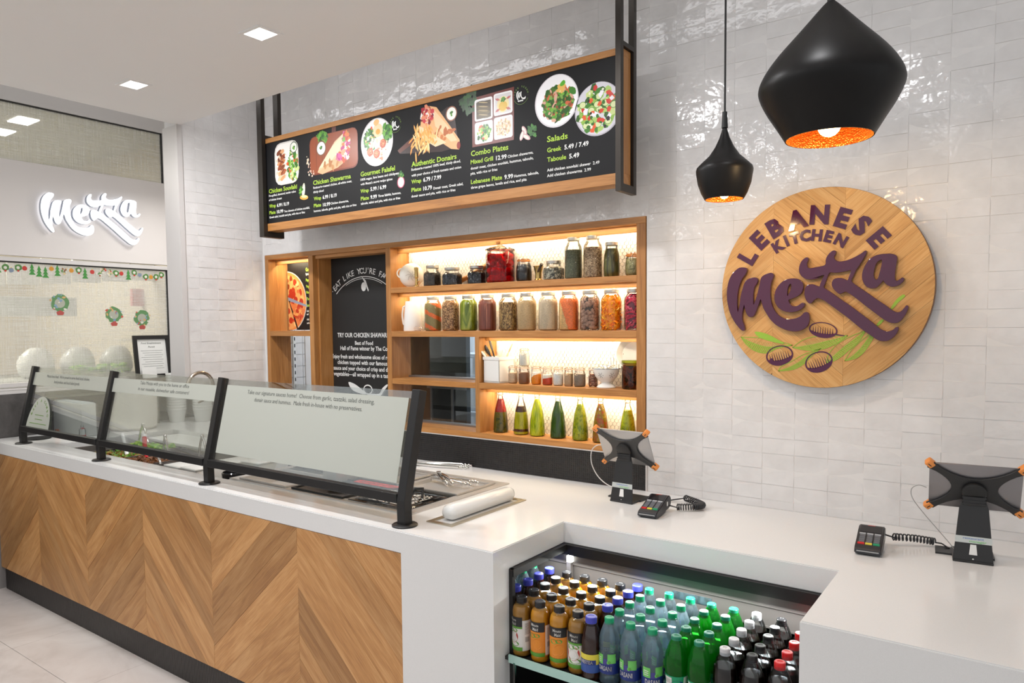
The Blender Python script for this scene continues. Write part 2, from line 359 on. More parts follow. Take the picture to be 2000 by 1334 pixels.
MENU = [('t', 'Chicken Souvlaki', -3.741, 2.604, 0.265), ('b', 'Fire-grilled, skewered, tender cubes', -3.742, 2.583, 0.255), ('b', 'of chicken breast', -3.743, 2.558, 0.123), ('g', 'Wrap', -3.742, 2.518, 0.063), ('w', '6.99 / 8.19', -3.667, 2.516, 0.114), ('g', 'Plate', -3.742, 2.479, 0.059), ('w', '10.99', -3.669, 2.478, 0.06), ('b', 'Two skewers of chicken souvlaki,', -3.6, 2.477, 0.233), ('b', 'Greek salad, tzatziki and pita, with rice or fries', -3.743, 2.455, 0.333), ('t', 'Chicken Shawarma', -3.331, 2.605, 0.315), ('b', 'Rotisserie-roasted chicken, all-white meat,', -3.33, 2.583, 0.321), ('b', 'thinly sliced', -3.331, 2.559, 0.089), ('g', 'Wrap', -3.328, 2.518, 0.063), ('w', '6.99 / 8.19', -3.252, 2.518, 0.118), ('g', 'Plate', -3.33, 2.479, 0.063), ('w', '10.99', -3.251, 2.476, 0.061), ('b', 'Chicken shawarma,', -3.186, 2.48, 0.148), ('b', 'hummus, taboule, garlic and pita, with rice or fries', -3.331, 2.452, 0.354), ('t', 'Gourmet Falafel', -2.939, 2.603, 0.258), ('b', '100% vegan, fava beans and chickpeas', -2.94, 2.58, 0.287), ('b', "with Mezza's secret recipe spices", -2.94, 2.556, 0.239), ('g', 'Wrap', -2.942, 2.516, 0.064), ('w', '5.99 / 6.99', -2.865, 2.518, 0.118), ('g', 'Plate', -2.941, 2.476, 0.063), ('w', '9.99', -2.866, 2.476, 0.048), ('b', 'Three falafels, hummus,', -2.809, 2.479, 0.168), ('b', 'taboule, tahini and pita, with rice or fries', -2.942, 2.453, 0.295), ('t', 'Authentic Donairs', -2.564, 2.604, 0.298), ('b', 'Rotisserie-roasted 100% beef, thinly sliced,', -2.565, 2.584, 0.324), ('b', 'with your choice of fresh tomato and onion', -2.565, 2.555, 0.327), ('g', 'Wrap', -2.566, 2.52, 0.067), ('w', '6.79 / 7.99', -2.485, 2.52, 0.119), ('g', 'Plate', -2.567, 2.479, 0.067), ('w', '10.79', -2.486, 2.477, 0.058), ('b', 'Donair meat, Greek salad,', -2.418, 2.474, 0.191), ('b', 'donair sauce and pita, with rice or fries', -2.568, 2.451, 0.292), ('t', 'Combo Plates', -2.177, 2.602, 0.22), ('g', 'Mixed Grill', -2.179, 2.565, 0.134), ('w', '12.99', -2.028, 2.563, 0.061), ('b', 'Chicken shawarma,', -1.961, 2.564, 0.141), ('b', 'donair meat, chicken souvlaki, hummus, taboule,', -2.179, 2.539, 0.36), ('b', 'pita, with rice or fries', -2.18, 2.515, 0.159), ('g', 'Lebanese Plate', -2.179, 2.472, 0.185), ('w', '9.99', -1.981, 2.47, 0.049), ('b', 'Hummus, taboule,', -1.926, 2.471, 0.135), ('b', 'three grape leaves, lentils and rice, and pita', -2.179, 2.449, 0.322), ('t', 'Salads', -1.746, 2.602, 0.106), ('g', 'Greek', -1.746, 2.557, 0.074), ('w', '5.49 / 7.49', -1.657, 2.557, 0.12), ('g', 'Taboule', -1.746, 2.516, 0.098), ('w', '5.49', -1.633, 2.515, 0.05), ('b', 'Add chicken souvlaki skewer  2.49', -1.747, 2.474, 0.262), ('b', 'Add chicken shawarma  2.99', -1.747, 2.45, 0.221)]
# ------------------------------------------------------------------ materials
OAK = wood_m('oak', '#8f5e35', '#b0783f', '#c68e54', .42, 20, .12)
PLANK = wood_m('oak_plank', '#94633a', '#b9854f', '#d0a06b', .40, 16, .24)
SIGNOAK = wood_m('oak_sign', '#a8783f', '#c99758', '#dbb075', .42, 18, .14)
QUARTZ = None
def mk_quartz():
    s = NT('white_quartz'); v = s.coord('Object'); n = s.noise(v, 900, 2); r = s.ramp(n.outputs[0], [(.3, (.74, .735, .725)), (.7, (.80, .795, .785))])
    s.link(r.outputs[0], s.b.inputs['Base Color']); s.b.inputs['Roughness'].default_value = .16; return s.m
QUARTZ = mk_quartz()
def mk_tile():
    s = NT('white_glazed_tile'); v = s.coord('Object'); oi = s.new('ShaderNodeObjectInfo')
    g = s.new('ShaderNodeNewGeometry')
    n = s.noise(g.outputs['Position'], 11, 3, .55); n2 = s.noise(g.outputs['Position'], 45, 2)
    ad = s.new('ShaderNodeMath', operation='MULTIPLY_ADD'); ad.inputs[1].default_value = .07
    s.link(n2.outputs[0], ad.inputs[0]); s.link(n.outputs[0], ad.inputs[2])
    r = s.ramp(n.outputs[0], [(.3, (.705, .69, .68)), (.7, (.775, .76, .75))])
    s.link(r.outputs[0], s.b.inputs['Base Color']); s.b.inputs['Roughness'].default_value = .13; s.b.inputs['Specular IOR Level'].default_value = .5
    s.bump(ad.outputs[0], .42, .012); return s.m
TILE = mk_tile()
GROUT = pm('tile_grout', (.76, .745, .73), .7)
PLASTER = pm('ceiling_paint', (.88, .875, .87), .9)
WALLPAINT = pm('wall_panel_paint', (.70, .66, .64), .6)
ALU = pm('window_aluminium', (.62, .595, .58), .45, .1)
BLACKM = pm('black_steel', (.014, .013, .013), .42, .2)
BRONZE = pm('dark_bronze_steel', (.045, .038, .032), .42, .6)
BLACKP = pm('matte_black', (.010, .010, .010), .55)
MENUBLK = pm('menu_black', (.011, .011, .012), .5, 0, .22)
STEEL = pm('stainless_steel', (.60, .575, .545), .34, .55)
STEELD = pm('brushed_dark_steel', (.30, .28, .265), .42, .85)
CHROME = pm('chrome', (.75, .74, .72), .10, 1)
WHITEP = pm('white_plastic', (.80, .80, .78), .3)
CERAM = pm('white_ceramic', (.80, .79, .76), .18)
ENAMEL = pm('cream_enamel', (.72, .70, .64), .25)
PURPLE = pm('purple_acrylic', (.068, .009, .040), .12, 0, .5, 0, .4)
PURPLEM = pm('purple_paint', (.075, .010, .050), .3)
GREENP = pm('leaf_green_paint', (.29, .50, .045), .4)
GREENL = pm('pale_green_paint', (.62, .70, .22), .4)
BRASS = pm('brass', (.62, .43, .16), .25, 1)
LIDM = pm('tin_lid', (.50, .48, .44), .35, .9)
RUBBER = pm('orange_rubber', (.80, .28, .06), .45)
WHITEINK = pm('white_ink', (.82, .82, .80), .5)
GREENINK = pm('lime_ink', (.40, .60, .05), .5)
GREYINK = pm('grey_ink', (.10, .11, .10), .5)
GLASSJ = glass_m('jar_glass', (.988, .993, .984), .02, .9)
GLASSW = glass_m('sneeze_glass', (.955, .975, .965), .01, .55)
PET = glass_m('clear_pet', (.95, .975, .985), .03, .9)
def haze_m(name, tint, body, amt, refl=1.0):
    """clear plastic plus a diffuse body standing in for refracted light"""
    m = glass_m(name, tint, .04, refl); t = m.node_tree; n = t.nodes; out = n['Material Output']; src = out.inputs[0].links[0].from_socket
    d = n.new('ShaderNodeBsdfDiffuse'); d.inputs[0].default_value = (*body, 1); tr = n.new('ShaderNodeBsdfTranslucent'); tr.inputs[0].default_value = (*body, 1)
    a = n.new('ShaderNodeMixShader'); t.links.new(d.outputs[0], a.inputs[1]); t.links.new(tr.outputs[0], a.inputs[2])
    b = n.new('ShaderNodeMixShader'); b.inputs[0].default_value = amt; t.links.new(src, b.inputs[1]); t.links.new(a.outputs[0], b.inputs[2]); t.links.new(b.outputs[0], out.inputs[0]); return m
PETW = haze_m('water_pet', (.88, .95, .98), (.62, .76, .84), .12)  # body colour brightens the bottles in place of refracted room light
PETG = haze_m('green_pet', (.20, .80, .22), (.03, .48, .06), .17)
OILG = glass_m('oil_glass', (.72, .70, .12), .02, .9)
CLEARP = glass_m('clear_polycarbonate', (.93, .935, .93), .08, 1.3)
COLA = pm('cola', (.008, .003, .002), .12)
TEA = pm('iced_tea', (.045, .010, .004), .1)
OJ = pm('orange_juice', (.80, .36, .02), .18)
AJ = pm('apple_juice', (.52, .25, .035), .12)
CAPG = pm('green_cap', (.005, .30, .13), .35)
CAPGD = pm('dark_green_cap', (.010, .20, .11), .35)
CAPB = pm('blue_cap', (.05, .06, .42), .35)
CAPK = pm('black_cap', (.012, .012, .013), .3)
CAPW = pm('pale_grey_cap', (.55, .55, .56), .4)
CAPR = pm('red_cap', (.62, .010, .012), .35)
PAPER = pm('paper', (.78, .78, .76), .7)
FROST = None
def mk_frost():
    s = NT('frosted_film'); s.b.inputs['Base Color'].default_value = (.60, .615, .555, 1); s.b.inputs['Roughness'].default_value = .22
    t = s.new('ShaderNodeBsdfTranslucent'); t.inputs[0].default_value = (.62, .66, .60, 1)
    tr = s.new('ShaderNodeBsdfTransparent')
    mx = s.new('ShaderNodeMixShader'); mx.inputs[0].default_value = .25
    s.link(s.b.outputs[0], mx.inputs[1]); s.link(t.outputs[0], mx.inputs[2])
    s.link(mx.outputs[0], s.out.inputs[0]); return s.m
FROST = mk_frost()
def mk_linen():
    s = NT('linen_glass'); g = s.new('ShaderNodeNewGeometry')
    ms = []
    for sc in ((1, 4, 330), (1, 330, 4)):
        mp = s.new('ShaderNodeMapping'); mp.inputs['Scale'].default_value = sc; s.link(g.outputs['Position'], mp.inputs[0])
        ms.append(s.noise(mp.outputs[0], 1, 2, .6).outputs[0])
    ad = s.new('ShaderNodeMath', operation='ADD'); s.link(ms[0], ad.inputs[0]); s.link(ms[1], ad.inputs[1])
    r = s.ramp(ad.outputs[0], [(.38, (.12,) * 3), (.62, (.60,) * 3)])
    half = s.new('ShaderNodeMath', operation='MULTIPLY'); half.inputs[1].default_value = .5; s.link(ad.outputs[0], half.inputs[0]); s.l.remove(r.inputs[0].links[0]); s.link(half.outputs[0], r.inputs[0])
    s.b.inputs['Base Color'].default_value = (.72, .71, .68, 1); s.b.inputs['Roughness'].default_value = .25
    t = s.new('ShaderNodeBsdfTransparent'); t.inputs[0].default_value = (.94, .94, .92, 1)
    mx = s.new('ShaderNodeMixShader'); s.link(r.outputs[0], mx.inputs[0]); s.link(t.outputs[0], mx.inputs[1]); s.link(s.b.outputs[0], mx.inputs[2])
    s.link(mx.outputs[0], s.out.inputs[0]); return s.m
LINEN = mk_linen()
def mk_floor():
    s = NT('stone_floor_tile'); v = s.coord('Object'); oi = s.new('ShaderNodeObjectInfo')
    g = s.new('ShaderNodeNewGeometry')
    n = s.noise(g.outputs['Position'], 2.2, 6, .62, 1.4)
    r = s.ramp(n.outputs[0], [(.3, (.52, .465, .435)), (.5, (.62, .565, .535)), (.72, (.69, .64, .61))])
    s.link(r.outputs[0], s.b.inputs['Base Color']); s.b.inputs['Roughness'].default_value = .35; return s.m
FLOORT = mk_floor()
def grain_m(name, cols, scale, bump=.5, rough=.55, stretch=(1, 1, 1), kind='VORONOI'):
    s = NT(name); v = s.coord('Object', stretch)
    vo = s.new('ShaderNodeTexVoronoi'); vo.inputs['Scale'].default_value = scale; s.link(v, vo.inputs['Vector'])
    sp = s.new('ShaderNodeSeparateColor'); s.link(vo.outputs['Color'], sp.inputs[0])
    n = len(cols); r = s.ramp(sp.outputs[0], [(i / max(n - 1, 1), lin(c)) for i, c in enumerate(cols)])
    dk = s.new('ShaderNodeMapRange'); dk.inputs['From Max'].default_value = .75 / 1.0; dk.inputs['To Min'].default_value = 1.75; dk.inputs['To Max'].default_value = .85
    s.link(vo.outputs['Distance'], dk.inputs[0])
    hs = s.new('ShaderNodeHueSaturation'); s.link(dk.outputs[0], hs.inputs['Value']); s.link(r.outputs[0], hs.inputs['Color'])
    s.link(hs.outputs[0], s.b.inputs['Base Color']); s.b.inputs['Roughness'].default_value = rough
    iv = s.new('ShaderNodeMath', operation='MULTIPLY'); iv.inputs[1].default_value = -1; s.link(vo.outputs['Distance'], iv.inputs[0])
    s.bump(iv.outputs[0], bump, .004); return s.m
def swirl_m(name, cols, scale=14, rough=.35, stretch=(1, 1, 1), dist=1.5):
    s = NT(name); v = s.coord('Object', stretch); n = s.noise(v, scale, 4, .6, dist)
    k = len(cols); r = s.ramp(n.outputs[0], [(.28 + .44 * i / max(k - 1, 1), lin(c)) for i, c in enumerate(cols)])
    hs = s.new('ShaderNodeHueSaturation'); hs.inputs['Value'].default_value = 1.45; s.link(r.outputs[0], hs.inputs['Color'])
    s.link(hs.outputs[0], s.b.inputs['Base Color']); s.b.inputs['Roughness'].default_value = rough; s.bump(n.outputs[0], .4, .006); return s.m
def layer_m(name, a, b, tilt=(2.0, 0, 6.0), off=0.0, width=.0, grain=300):
    """two fillings meeting along a slanted surface"""
    s = NT(name); t = s.new('ShaderNodeTexCoord'); d = s.new('ShaderNodeVectorMath', operation='DOT_PRODUCT'); d.inputs[1].default_value = tilt
    s.link(t.outputs['Object'], d.inputs[0])
    nz = s.noise(t.outputs['Object'], 40, 3); ad = s.new('ShaderNodeMath', operation='MULTIPLY_ADD'); ad.inputs[1].default_value = .12; s.link(nz.outputs[0], ad.inputs[0]); s.link(d.outputs['Value'], ad.inputs[2])
    if width:
        w = s.new('ShaderNodeMath', operation='SINE'); m = s.new('ShaderNodeMath', operation='MULTIPLY_ADD'); m.inputs[1].default_value = width; m.inputs[2].default_value = off
        s.link(ad.outputs[0], m.inputs[0]); s.link(m.outputs[0], w.inputs[0]); src = w.outputs[0]; th = 0.5
    else: src = ad.outputs[0]; th = off
    gt = s.new('ShaderNodeMath', operation='GREATER_THAN'); gt.inputs[1].default_value = th; s.link(src, gt.inputs[0])
    vo = s.new('ShaderNodeTexVoronoi'); vo.inputs['Scale'].default_value = grain; s.link(t.outputs['Object'], vo.inputs['Vector'])
    mx = s.new('ShaderNodeMix', data_type='RGBA'); mx.inputs[6].default_value = (*lin(a), 1); mx.inputs[7].default_value = (*lin(b), 1); s.link(gt.outputs[0], mx.inputs[0])
    hs = s.new('ShaderNodeHueSaturation'); mr = s.new('ShaderNodeMapRange'); mr.inputs['To Min'].default_value = 1.1; mr.inputs['To Max'].default_value = 1.7
    sp = s.new('ShaderNodeSeparateColor'); s.link(vo.outputs['Color'], sp.inputs[0]); s.link(sp.outputs[0], mr.inputs[0]); s.link(mr.outputs[0], hs.inputs['Value']); s.link(mx.outputs[2], hs.inputs['Color'])
    s.link(hs.outputs[0], s.b.inputs['Base Color']); s.b.inputs['Roughness'].default_value = .55; s.bump(vo.outputs['Distance'], .3, .002); return s.m
INK = print_m()
# ------------------------------------------------------------------ room shell
CZ = 3.035
NX0, NX1, NZ0, NZ1 = -4.22, -1.408, 1.034, 2.283      # opening of the shelf niche in the rear wall
bm = newbm()
quadbox(bm, -9.3, 6, -16, 3, -.10, -.006)
fl = struct('floor', bm, pm('floor_grout', (.60, .575, .555), .8))
def floor_tiles():
    bmt = newbm(); h = .3985
    quadbox(bmt, -h, h, -h, h, -.006, 0, bev=.0012); me = mesh_of(bmt, 'floor_tile'); me.materials.append(FLOORT)
    for i in range(10):
        for j in range(5):
            o = link_mesh('floor_tile', me, None, fl); o.location = (-6.62 + .8 * i, -.65 - .4 - .8 * j + .0, R.uniform(-.0006, 0)); o['kind'] = 'structure'
floor_tiles()
# dropped ceiling with its free rear edge, and the upper ceiling above the slot
bm = newbm(); quadbox(bm, -4.245, 3, -5.2, -.57, CZ, CZ + .16)
struct('ceiling', bm, PLASTER)
bm = newbm(); quadbox(bm, -9, 3, -.57, 1.4, 4.2, 4.3); quadbox(bm, -9.3, -4.245, -7.5, -.57, 4.2, 4.3); quadbox(bm, -4.245, 3, -.60, -.57, CZ + .16, 4.2)
struct('ceiling_upper', bm, PLASTER)

# rear wall carcass around the niche
bm = newbm()
T0, T1 = -.0044, .17
quadbox(bm, -4.40, NX0, T0, T1, 0, 4.2); quadbox(bm, NX1, 2.4, T0, T1, 0, 4.2)
quadbox(bm, NX0, NX1, T0, T1, NZ1, 4.2); quadbox(bm, NX0, NX1, T0, T1, 0, NZ0)
quadbox(bm, NX0, NX1, T0, T1, NZ0, 1.19)
wall_back = struct('wall_back', bm, GROUT)
# glazed tiles: 300 nearest ones as parts, the rest joined
TP, TH = .1275, .06427
def tile_mesh(k):
    rr = random.Random(k); bmx = newbm(); nx, nz = 3, 2; w, h = TP / 2 - .0009, TH / 2 - .0009
    V = [[None] * (nz + 1) for _ in range(nx + 1)]
    tx, tz = rr.uniform(-1, 1), rr.uniform(-1, 1)
    for i in range(nx + 1):
        for j in range(nz + 1):
            x = -w + 2 * w * i / nx; z = -h + 2 * h * j / nz
            e = 0 if 0 < i < nx and 0 < j < nz else .0004
            ed = rr.uniform(-.0005, .0005)
            V[i][j] = bmx.verts.new((x + (ed if i in (0, nx) else 0), -.0056 + e + tx * .0009 * x / w + tz * .0012 * z / h + rr.uniform(-.00014, .00014), z + (ed if j in (0, nz) else 0)))
    for i in range(nx):
        for j in range(nz): bmx.faces.new((V[i][j], V[i + 1][j], V[i + 1][j + 1], V[i][j + 1]))
    rim = [V[i][0] for i in range(nx + 1)] + [V[nx][j] for j in range(1, nz + 1)] + [V[i][nz] for i in range(nx - 1, -1, -1)] + [V[0][j] for j in range(nz - 1, 0, -1)]
    back = [bmx.verts.new((v.co.x * 1.012, .003, v.co.z * 1.02)) for v in rim]
    n = len(rim)
    for i in range(n): bmx.faces.new((rim[i], back[i], back[(i + 1) % n], rim[(i + 1) % n]))
    bmesh.ops.recalc_face_normals(bmx, faces=bmx.faces)
    me = mesh_of(bmx, 'wall_tile', 40)
    me.materials.append(TILE); return me
TM = [tile_mesh(i) for i in range(10)]
def tile_wall():
    cells = []
    for i in range(-25, 27):
        for j in range(-48, 34):
            x = -1.2690 - TP / 2 + TP * i; z = 1.712 + TH / 2 + TH * j
            if x < -4.25 or x > 1.0 or z < 1.0 or z > 4.1: continue
            xa, xb, za, zb = x - TP / 2, x + TP / 2, z - TH / 2, z + TH / 2
            if za < 1.034: continue
            if xb > NX0 + .01 and xa < NX1 - .006 and zb < NZ1 + .045 and za < NZ1 - .004: continue
            cells.append((x, z))
    cut = [c for c in cells]
    vis = [c for c in cells if c[0] < .16 and c[1] < 3.35]
    vis.sort(key=lambda c: (c[0]) ** 2 + 9 + (c[1] - 1.8) ** 2)
    near = vis[:300]; ns = set(near)
    for x, z in near:
        o = link_mesh('wall_tile', TM[R.randrange(10)], None, wall_back); o.location = (x, 0, z)
        o.rotation_euler = (0, R.choice((0, PI)), 0)
        o['kind'] = 'structure'
    bmx = newbm()
    for x, z in cells:
        if (x, z) in ns: continue
        n = len(bmx.verts); bmx.from_mesh(TM[R.randrange(10)]); bmx.verts.ensure_lookup_table()
        bmesh.ops.transform(bmx, matrix=Matrix.Translation((x, 0, z)) @ Matrix.Rotation(R.choice((0, PI)), 4, 'Y'), verts=bmx.verts[n:])
    # cut tiles around the niche and above the worktop
    def strip_tile(x0, x1, z0, z1):
        quadbox(bmx, x0 + .001, x1 - .001, -.0055, .003, z0 + .001, z1 - .001)
    ztop = 1.712 + TH * math.ceil((NZ1 - 1.712) / TH)
    k = 0
    x = NX0
    while x < NX1 - .01:
        strip_tile(x, min(x + TP, NX1), NZ1 + .002, ztop if ztop - NZ1 > .01 else ztop + TH); x += TP
    xr = -1.2690 - TP
    for j in range(-11, 10):
        za = max(1.712 + TH * j, 1.035); zb = 1.712 + TH * (j + 1)
        if za < NZ1: strip_tile(NX1 + .008, xr if xr - NX1 > .02 else xr + TP, za, zb)
    zb0 = 1.712 + TH * math.ceil((1.034 - 1.712) / TH)
    i = 0
    x = -1.2690
    while x < .9:
        strip_tile(x, x + TP, 1.035, zb0); x += TP
    o = obj('wall_tile', bmx, TILE, wall_back, smooth=40); stuff(o)
tile_wall()
bm = newbm(); quadbox(bm, NX1 - .002, NX1 + .006, -.0095, .004, 1.034, 1.195); quadbox(bm, NX0, NX1, -.0095, .01, 1.192, 1.197)
struct('trim_1', bm, ALU)
# black mosaic under the niche
def mosaic():
    bmx = newbm(); p = .0112; q = .0099
    nx = int((NX1 - NX0) / p); nz = int((1.192 - 1.035) / p)
    for i in range(nx):
        for j in range(nz):
            x = NX1 - .003 - p * (i + .5); z = 1.036 + p * (j + .5); y = -.0078 + R.uniform(-.0005, .0005)
            a = [bmx.verts.new((x + sx * q / 2, y, z + sz * q / 2)) for sx, sz in ((-1, -1), (1, -1), (1, 1), (-1, 1))]
            b = [bmx.verts.new((x + sx * q / 2, .003, z + sz * q / 2)) for sx, sz in ((-1, -1), (1, -1), (1, 1), (-1, 1))]
            bmx.faces.new(a)
            for k in range(4): bmx.faces.new((a[k], b[k], b[(k + 1) % 4], a[(k + 1) % 4]))
    stuff(obj('mosaic_tile', bmx, pm('black_mosaic', (.015, .013, .013), .5), wall_back))
    b2 = newbm(); quadbox(b2, NX0, NX1, -.0062, .003, 1.034, 1.192)
    o = obj('mosaic_grout', b2, pm('mosaic_grout_grey', (.17, .155, .14), .8), wall_back)
mosaic()

# left wall: tiled bulkhead above the counter and the glazed front of the next room
LX = -4.245
bm = newbm(); quadbox(bm, LX - .16, LX + .0042, -.57, .17, 1.36, 4.2)
wall_left = struct('wall_left', bm, GROUT)
def left_tiles():
    bmx = newbm(); n = 0
    for i in range(5):
        for j in range(-6, 28):
            y = -.0 - TP * (i + .5) + .04; z = 1.712 + .0665 * (j + .5)
            ya, yb = max(y - TP / 2, -.566), min(y + TP / 2, 0)
            za = z - .0665 / 2; zb = z + .0665 / 2
            if yb - ya < .015 or za < 1.36: continue
            if n < 300 and yb - ya > TP - .004 and zb < 3.1:
                o = link_mesh('wall_tile', TM[R.randrange(10)], None, wall_left); o.location = (LX, y, z); o.rotation_euler = (0, 0, PI / 2); o['kind'] = 'structure'; n += 1
            else: quadbox(bmx, LX - .003, LX + .0055, ya + .001, yb - .001, za + .001, zb - .001)
    stuff(obj('wall_tile', bmx, TILE, wall_left))
left_tiles()
# stub end trim, then the glazed front of the next room further left
bm = newbm(); quadbox(bm, LX - .16, LX + .010, -.585, -.57, 1.36, CZ); quadbox(bm, LX - .004, LX + .016, -.592, -.560, 1.36, CZ)
struct('trim_2', bm, ALU)
WX = -5.9; K = WX / LX
def wy(y): return -3 + K * (y + 3)
def wz(z): return 1.8 + K * (z - 1.8)
Y1, Y0 = wy(-.57), -3.4
bm = newbm(); quadbox(bm, WX - .06, WX + .012, wy(-.618), Y1, 1.34, 3.9); quadbox(bm, WX - .06, WX + .002, Y0, wy(-.618), wz(2.985), 3.9)
struct('trim_6', bm, ALU)
bm = newbm(); quadbox(bm, WX - .05, WX, Y0, wy(-.63), wz(2.18), wz(2.667))
struct('wall_sign_panel', bm, WALLPAINT)
def window(n, z0, z1, yr):
    b = newbm(); t = .03
    quadbox(b, WX - .05, WX + .004, Y0, yr, z1 - t, z1)
    quadbox(b, WX - .05, WX + .004, yr - .02, yr + .039, z0, z1)
    if n == 2: quadbox(b, WX - .05, WX + .010, Y0, yr, z0 - .012, z0 + .016)
    fr = struct('window_%d' % n, b, ALU)
    b = newbm(); quadbox(b, WX - .024, WX - .018, Y0, yr - .02, z0, z1 - t); obj('glass_pane', b, LINEN, fr)
    b = newbm(); quadbox(b, WX - .030, WX - .008, yr - .029, yr - .019, z0, z1 - t); quadbox(b, WX - .030, WX - .008, Y0, yr - .02, z1 - t - .009, z1 - t)
    obj('gasket', b, BLACKP, fr)
window(1, wz(2.667), wz(2.985), wy(-.66)); window(2, wz(1.512), wz(2.172), wy(-.655))
bm = newbm(); quadbox(bm, WX - .06, WX + .015, Y0, wy(-.99), wz(1.488), wz(1.497)); quadbox(bm, WX - .06, WX + .010, Y0, wy(-.62), 1.34, wz(1.488))
struct('trim_3', bm, pm('pale_sill', (.68, .65, .63), .5))
bm = newbm(); quadbox(bm, WX - .06, WX + .20, wy(-.985), wy(-.60), wz(1.472), wz(1.508))
struct('trim_4', bm, pm('brown_stone_ledge', (.22, .18, .15), .35))
# room behind the glass
bm = newbm(); quadbox(bm, -9.2, WX - .06, -5.5, Y1, wz(2.96), wz(2.96) + .04)
struct('ceiling_next_room', bm, pm('next_room_ceiling', (.50, .49, .44), .9))
bm = newbm(); quadbox(bm, -9.25, -9.2, -5.5, .6, 1.3, 3.5); quadbox(bm, -9.2, WX - .06, Y1, Y1 + .05, 1.3, 3.45)
struct('wall_next_room', bm, pm('next_room_wall', (.56, .50, .40), .8))
bm = newbm(); quadbox(bm, -9.2, WX - .06, -5.5, Y1, 1.28, 1.30)
struct('floor_next_room', bm, pm('next_room_shelf', (.26, .27, .23), .5))
# lower parts below the glazed front: dark side of the alcove
def mk_slate():
    s = NT('dark_slate'); g = s.new('ShaderNodeNewGeometry'); n = s.noise(g.outputs['Position'], 5, 5, .65, .6)
    r = s.ramp(n.outputs[0], [(.3, (.045, .041, .040)), (.7, (.10, .092, .09))]); s.link(r.outputs[0], s.b.inputs['Base Color']); s.b.inputs['Roughness'].default_value = .5; return s.m
SLATE = mk_slate()
bm = newbm(); quadbox(bm, -6.1, -5.87, -3.6, -.74, 0, 1.34)
struct('wall_alcove_left', bm, SLATE)
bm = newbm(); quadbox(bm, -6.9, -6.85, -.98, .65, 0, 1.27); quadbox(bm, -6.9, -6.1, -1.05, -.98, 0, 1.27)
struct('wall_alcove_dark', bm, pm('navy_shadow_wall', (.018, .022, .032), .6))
bm = newbm(); quadbox(bm, -6.9, LX - .16, .46, .5, 0, 3.9)
struct('wall_alcove_back', bm, pm('alcove_white', (.70, .66, .63), .35))
bm = newbm(); quadbox(bm, -6.9, WX - .07, -.97, .5, 1.24, 1.275)
struct('ceiling_alcove', bm, BLACKP)
bm = newbm(); quadbox(bm, -5.83, -5.77, -3.6, -1.12, 0, .12)
struct('baseboard_left', bm, pm('grey_stone_base', (.30, .26, .24), .5))
bm = newbm(); quadbox(bm, -5.87, -5.765, -1.14, -.98, 0, .95)
struct('wall_pilaster', bm, pm('grey_side', (.24, .22, .21), .6))
# kitchen behind the niche
bm = newbm(); quadbox(bm, -4.46, -4.42, .17, 1.0, 0, 2.8)
kt = struct('wall_kitchen', bm, GROUT)
bmx = newbm()
for i in range(6):
    for j in range(20):
        y0 = .18 + .13 * i; z0 = 1.0 + .085 * j; quadbox(bmx, -4.425, -4.413, y0 + .002, y0 + .128, z0 + .002, z0 + .083)
stuff(obj('wall_tile', bmx, TILE, kt))
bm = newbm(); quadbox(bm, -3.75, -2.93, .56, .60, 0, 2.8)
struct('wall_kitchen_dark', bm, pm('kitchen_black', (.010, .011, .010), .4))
bm = newbm(); quadbox(bm, -3.9, -2.2, 1.35, 1.40, 0, 2.8)
struct('wall_kitchen_far', bm, pm('far_room_blue_white', (.66, .74, .86), .6))
bm = newbm(); quadbox(bm, -2.3, -2.26, .17, 1.4, 0, 2.8)
struct('wall_kitchen_side', bm, pm('kitchen_side', (.60, .66, .74), .5))
bm = newbm(); quadbox(bm, -4.46, -1.3, .17, 1.4, 2.8, 2.85)
struct('ceiling_kitchen', bm, PLASTER)
# recessed downlights
def downlights():
    for x, l in ((-3.72, 'recessed square downlight in the ceiling, the lower left one of the two'), (-2.66, 'recessed square downlight in the ceiling, the upper right one of the two')):
        b = newbm(); a = .070; q = .055
        for e in ((-a, a, -a * .85, -q * .8), (-a, a, q * .8, a * .85), (-a, -q, -q * .8, q * .8), (q, a, -q * .8, q * .8)): quadbox(b, *e, -.004, 0)
        r = obj('downlight', b, PLASTER, None, (x, -1.1, CZ)); tag(r, l, 'downlight', 'ceiling downlights')
        b = newbm(); quadbox(b, -q, q, -q * .8, q * .8, -.002, 0)
        obj('diffuser', b, pm('lamp_diffuser', (1, .98, .95), .5, 0, .5, 6), r)
    for x, y, l in ((-6.85, -.60, 'bright square light seen through the upper linen window, left one'), (-6.35, -.62, 'faint square light seen through the upper linen window, right one')):
        b = newbm(); quadbox(b, -.11, .11, -.07, .07, -.008, 0); o = obj('ceiling_light', b, pm('lamp_diffuser', (1, 1, 1)), None, (x, y, wz(2.96))); tag(o, l, 'light')
downlights()
# ------------------------------------------------------------------ service counter
CT = 1.034
counter = thing('service_counter', 'long white counter with a chevron oak front and black plinth', 'counter', (-3.2, -.6, 0))
CO = Vector((3.2, .6, 0))
def cpart(name, bm, mat, smooth=None):
    bmesh.ops.transform(bm, matrix=Matrix.Translation(CO), verts=bm.verts)
    return obj(name, bm, mat, counter, smooth=smooth)
def top_keep(x, y):
    if x > -1.452 and x < -.46: return y > -.65 and y < 0
    if x >= -.46: return y < 0
    if -5.25 < x < -3.27 and -.93 < y < -.12: return False
    if -3.24 < x < -2.045 and -.9 < y < -.26: return False
    if y > 0: return x < -4.40
    return True
bm = newbm()
slab(bm, [-5.86, -5.25, -4.40, -3.27, -3.24, -2.045, -1.452, -.46, 1.6], [-1.107, -.93, -.9, -.65, -.26, -.12, 0, .455], top_keep, .951, CT)
bmesh.ops.recalc_face_normals(bm, faces=bm.faces)
